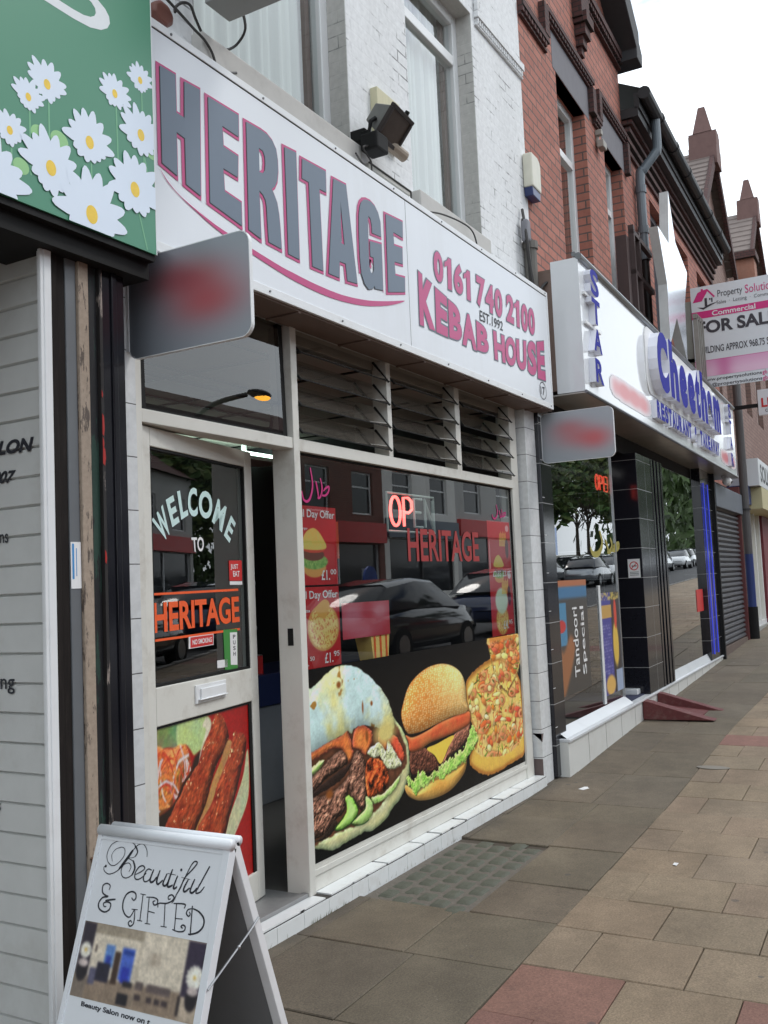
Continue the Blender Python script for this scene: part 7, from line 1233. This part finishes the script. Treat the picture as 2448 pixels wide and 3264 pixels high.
def car(label, x, y, col, van=False, group='cars across the pavement', flip=1, name='parked_car'):
    z = gz(x) - .13; o = thing(name, label, 'van' if van else 'car', (x, y, z), group); L, Wd = (5.0, .95) if van else (4.2, .86)
    # stations: x, bottom, belt, half width
    low = [(-.5, .42, .62, .72), (-.48, .32, .80, .84), (-.40, .26, .90, .95), (-.2, .24, .95, 1), (.1, .24, .95, 1), (.3, .25, .92, .98), (.42, .28, .84, .92), (.485, .34, .72, .82), (.5, .44, .6, .66)] if not van else [(-.5, .4, 1.1, .9), (-.49, .32, 1.2, .97), (-.3, .28, 1.25, 1), (.2, .28, 1.22, 1), (.36, .28, 1.1, .98), (.46, .32, .95, .92), (.5, .42, .75, .8)]
    g = MB(lambda a, b, c: (x + flip * a, y + b, z + c)); vs = []; fs = []
    for s_, zb, zt, k in low:
        w_ = Wd * k; vs += [(s_ * L, yy * w_, zz) for yy, zz in ((-1 * .9, zb), (-1, zb + .12), (-1, (zb + zt) / 2), (-.94, zt), (-.5, zt + .02), (.5, zt + .02), (.94, zt), (1, (zb + zt) / 2), (1, zb + .12), (.9, zb))]
    m = 10
    for i in range(len(low) - 1): fs += [(i * m + j, i * m + (j + 1) % m, (i + 1) * m + (j + 1) % m, (i + 1) * m + j) for j in range(m)]
    fs += [tuple(range(m)), tuple(range((len(low) - 1) * m, len(low) * m))]; g.add(vs, fs); g.build('body', col, o, smooth=True)
    cab = [(-.46, .92, .95, .86), (-.34, .93, 1.36, .76), (-.1, .94, 1.46, .74), (.08, .93, 1.42, .74), (.27, .9, .96, .84)] if not van else [(-.49, 1.2, 1.25, .95), (-.48, 1.22, 1.95, .9), (-.1, 1.22, 2.02, .9), (.2, 1.2, 1.95, .88), (.36, 1.1, 1.14, .9)]
    for nm, m_, e, top in (('windows', M['farpane'], 0, False), ('roof', col, .012, True)):
        g = MB(lambda a, b, c: (x + flip * a, y + b, z + c)); vs = []; fs = []
        for s_, zb, zt, k in cab: vs += [(s_ * L, -Wd * .95, zb), (s_ * L, -Wd * k, zt - .05), (s_ * L, -Wd * k * .86, zt + e), (s_ * L, Wd * k * .86, zt + e), (s_ * L, Wd * k, zt - .05), (s_ * L, Wd * .95, zb)]
        for i in range(len(cab) - 1): fs += [(i * 6 + j, i * 6 + j + 1, (i + 1) * 6 + j + 1, (i + 1) * 6 + j) for j in ((0, 1, 2, 3, 4) if not top else ((1, 2, 3) if 0 < i < len(cab) - 2 else ()))]
        if van and not top: fs = fs
        g.add(vs, fs); g.build(nm, m_, o, smooth=True)
    for sx in (-.3, .31):
        for sy in (-1, 1): g = MB(); cx = x + flip * sx * L; g.tube([(cx, y + sy * Wd * .72, z + .31), (cx, y + sy * Wd * 1.0, z + .31)], .31, 18); wl = g.build('wheel', M['black'], o); g = MB(); g.tube([(cx, y + sy * Wd * .9, z + .31), (cx, y + sy * Wd * 1.01, z + .31)], .19, 14); g.build('rim', M['steel'], wl)
CW = mat('white car paint', (.7, .71, .72), .15, var=.02, coat=1); CB = mat('dark grey car paint', (.03, .032, .036), .12, var=.1, coat=1); CS = mat('silver car paint', (.35, .37, .39), .2, .6, var=.03, coat=1); CR = mat('dark blue car paint', (.015, .03, .09), .15, coat=1)
car('white van parked at the kerb opposite the open door', 9.6, -3.5, CW, True, None, name='parked_van'); car('dark grey car parked at the kerb behind the white van', 15.6, -3.5, CB, group=None); car('dark blue car parked at the kerb after the dark grey car', 21.5, -3.5, CR, group=None)
for i, (x, y, m_, lb) in enumerate(((47, -7, CS, 'silver car nearest the houses in the car park'), (50.5, -7, CW, 'white car in the front row of the car park'), (56, -7.4, CW, 'second white car in the front row of the car park'), (62, -7, CB, 'dark grey car in the front row of the car park'), (68, -7.4, CS, 'silver car farther along the car park'), (74, -7, CW, 'last white car in the car park'))): car(lb, x, y, m_, flip=-1 if i % 2 else 1, group='cars in the car park across the road')
# woodland behind the car park, one mass of leaves
rb = random.Random(77); vs, fs, cl = [], [], []
for k in range(12000):
    x = 41 + 230 * rb.random() ** 1.6; y = (-24 if x < 90 else max(-24 + (x - 90) * .17, -13)) - rb.random() ** 2 * 5 + 1.5 * math.sin(x * .4); z = gz(x) + rb.random() * ((9.5 if x < 100 else 15) + 2.2 * math.sin(x * .23) + 1.2 * math.sin(x * .71)); q = rb.uniform(.35, .8) * (1 if x < 110 else 1.6); i = len(vs); a = Vector((rb.uniform(-1, 1), rb.uniform(-.4, .4), rb.uniform(-1, 1))).normalized(); b = Vector((rb.uniform(-1, 1), rb.uniform(-.4, .4), rb.uniform(-1, 1))).normalized(); p = Vector((x, y, z))
    vs += [tuple(p - a * q), tuple(p + b * q * .6), tuple(p + a * q), tuple(p - b * q * .6)]; fs.append((i, i + 1, i + 2, i + 3)); t = rb.uniform(.6, 1.3); cl += [(.06 * t, .1 * t, .03 * t, 1)] * 4
me = bpy.data.meshes.new('woodland'); me.from_pydata(vs, [], fs); at = me.color_attributes.new('Col', 'FLOAT_COLOR', 'POINT'); at.data.foreach_set('color', np.array(cl, np.float32).ravel()); me.materials.append(LEAFM); wl_ = bpy.data.objects.new('woodland', me); COL.objects.link(wl_); tag(wl_, kind='stuff')
LX, LZ = 10.5, 4.42
o = thing('street_lamp', 'street lamp with a glowing orange head at the kerb', 'street lamp', (LX - 1.55, -2.75, gz(8))); g = MB(); g.tube(smooth_path([(LX - 1.55, -2.75, 0), (LX - 1.55, -2.75, 3), (LX - 1.5, -2.75, LZ - .8), (LX - .95, -2.7, LZ - .3), (LX - .25, -2.6, LZ - .04)], 6), [.06] * 6 + [.035] * 19, 10); g.build('column', M['pipeblack'], o); g = MB(); g.ball((LX, -2.56, LZ), .25, .1, .06); g.build('lamp_head', M['pipeblack'], o, smooth=True); g = MB(); g.ball((LX + .05, -2.555, LZ - .035), .17, .075, .05); g.build('lamp_bulb', emat('orange lamp glow', (1, .42, .04), 8, (.8, .5, .1)), o, smooth=True)
o = thing('keep_left_bollard', 'traffic island post with a round blue arrow sign over a yellow box', 'bollard', (19, -6.2, gz(19) - .13)); g = MB(); g.box(18.85, 19.15, -6.35, -6.05, 0, 1.3); g.build('yellow_box', mat('yellow bollard', (.6, .36, .03), .5), o, bevel=.03); g = MB(); g.tube([(19, -6.0, 1.65), (19, -6.04, 1.65)], .3, 24); g.build('blue_disc', mat('blue disc', (.02, .08, .4), .4), o); g = MB(); g.tube([(19, -6.2, 1.2), (19, -6.2, 1.9)], .04, 8); g.build('post', M['steel'], o)
kids = lambda q: [c for c in bpy.data.objects if c.parent is q]
src = [q for q in bpy.data.objects if q.get('group') == 'cars in the car park across the road']
for k, (x, y, lb) in enumerate(((53, -11, 'car in the second row of the car park, third from the houses'), (59, -11.2, 'car in the second row of the car park under the trees'), (65.5, -11, 'car in the second row of the car park behind the dark grey car'), (80, -7.3, 'car alone past the last white car in the car park'), (86, -7.1, 'car by the tall far trees of the car park'), (93, -7.5, 'car near the end of the car park'), (101, -7.2, 'car at the very end of the car park'))):
    q = src[(0, 1, 2, 4, 1, 5, 2)[k]]; r = q.copy(); COL.objects.link(r); r.location = (x, y, gz(x) - .13); r['label'] = ('silver ' if k in (0, 3) else 'white ') + lb
    for c in kids(q):
        d = c.copy(); COL.objects.link(d); d.parent = r
        for e_ in kids(c): f_ = e_.copy(); COL.objects.link(f_); f_.parent = d
# small rubbish on the slabs
g = MB(); g.add([(6.52, 2.22, .004), (6.60, 2.19, .006), (6.62, 2.24, .012), (6.55, 2.27, .005)], [(0, 1, 2, 3)]); g.add([(6.60, 2.2, .006), (6.66, 2.2, .004), (6.63, 2.24, .01)], [(0, 1, 2)]); tag(g.build('paper_scrap', M['white'], loc=(6.57, 2.22, .003)), 'white paper scrap lying by the pier foot', 'litter')
g = MB(); g.add([(5.02, 1.24, .003), (5.05, 1.235, .008), (5.06, 1.26, .006), (5.03, 1.262, .003)], [(0, 1, 2, 3)]); tag(g.build('paper_scrap', M['white'], loc=(5.04, 1.25, .003)), 'tiny white paper scrap in the middle of the pavement', 'litter')
g = MB(); g.flat([ell(7.43, 1.52, .055, .12, 20)], lambda a, b, d: (a, b, gz(a) + .001 + d), .004); tag(g.build('pavement_cover', mat('worn iron cover', (.2, .18, .15), .6, var=.2), loc=(7.43, 1.52, gz(7.43))), 'oval iron cover set in the tan slabs', 'cover')
rw = random.Random(9); g = MB()
for k in range(110):
    x = rw.uniform(3.0, 6.4) if k < 80 else rw.uniform(3.6, 3.9); y = 2.508 - rw.uniform(0, .012); h = rw.uniform(.008, .03); a = rw.uniform(-.008, .008); g.add([(x - .0018, y, -.002), (x + .0018, y, -.002), (x + a, y - rw.uniform(0, .01), h)], [(0, 1, 2)])
tag(g.build('weeds', mat('dry weeds', (.09, .09, .03), .9, var=.4)), kind='stuff')
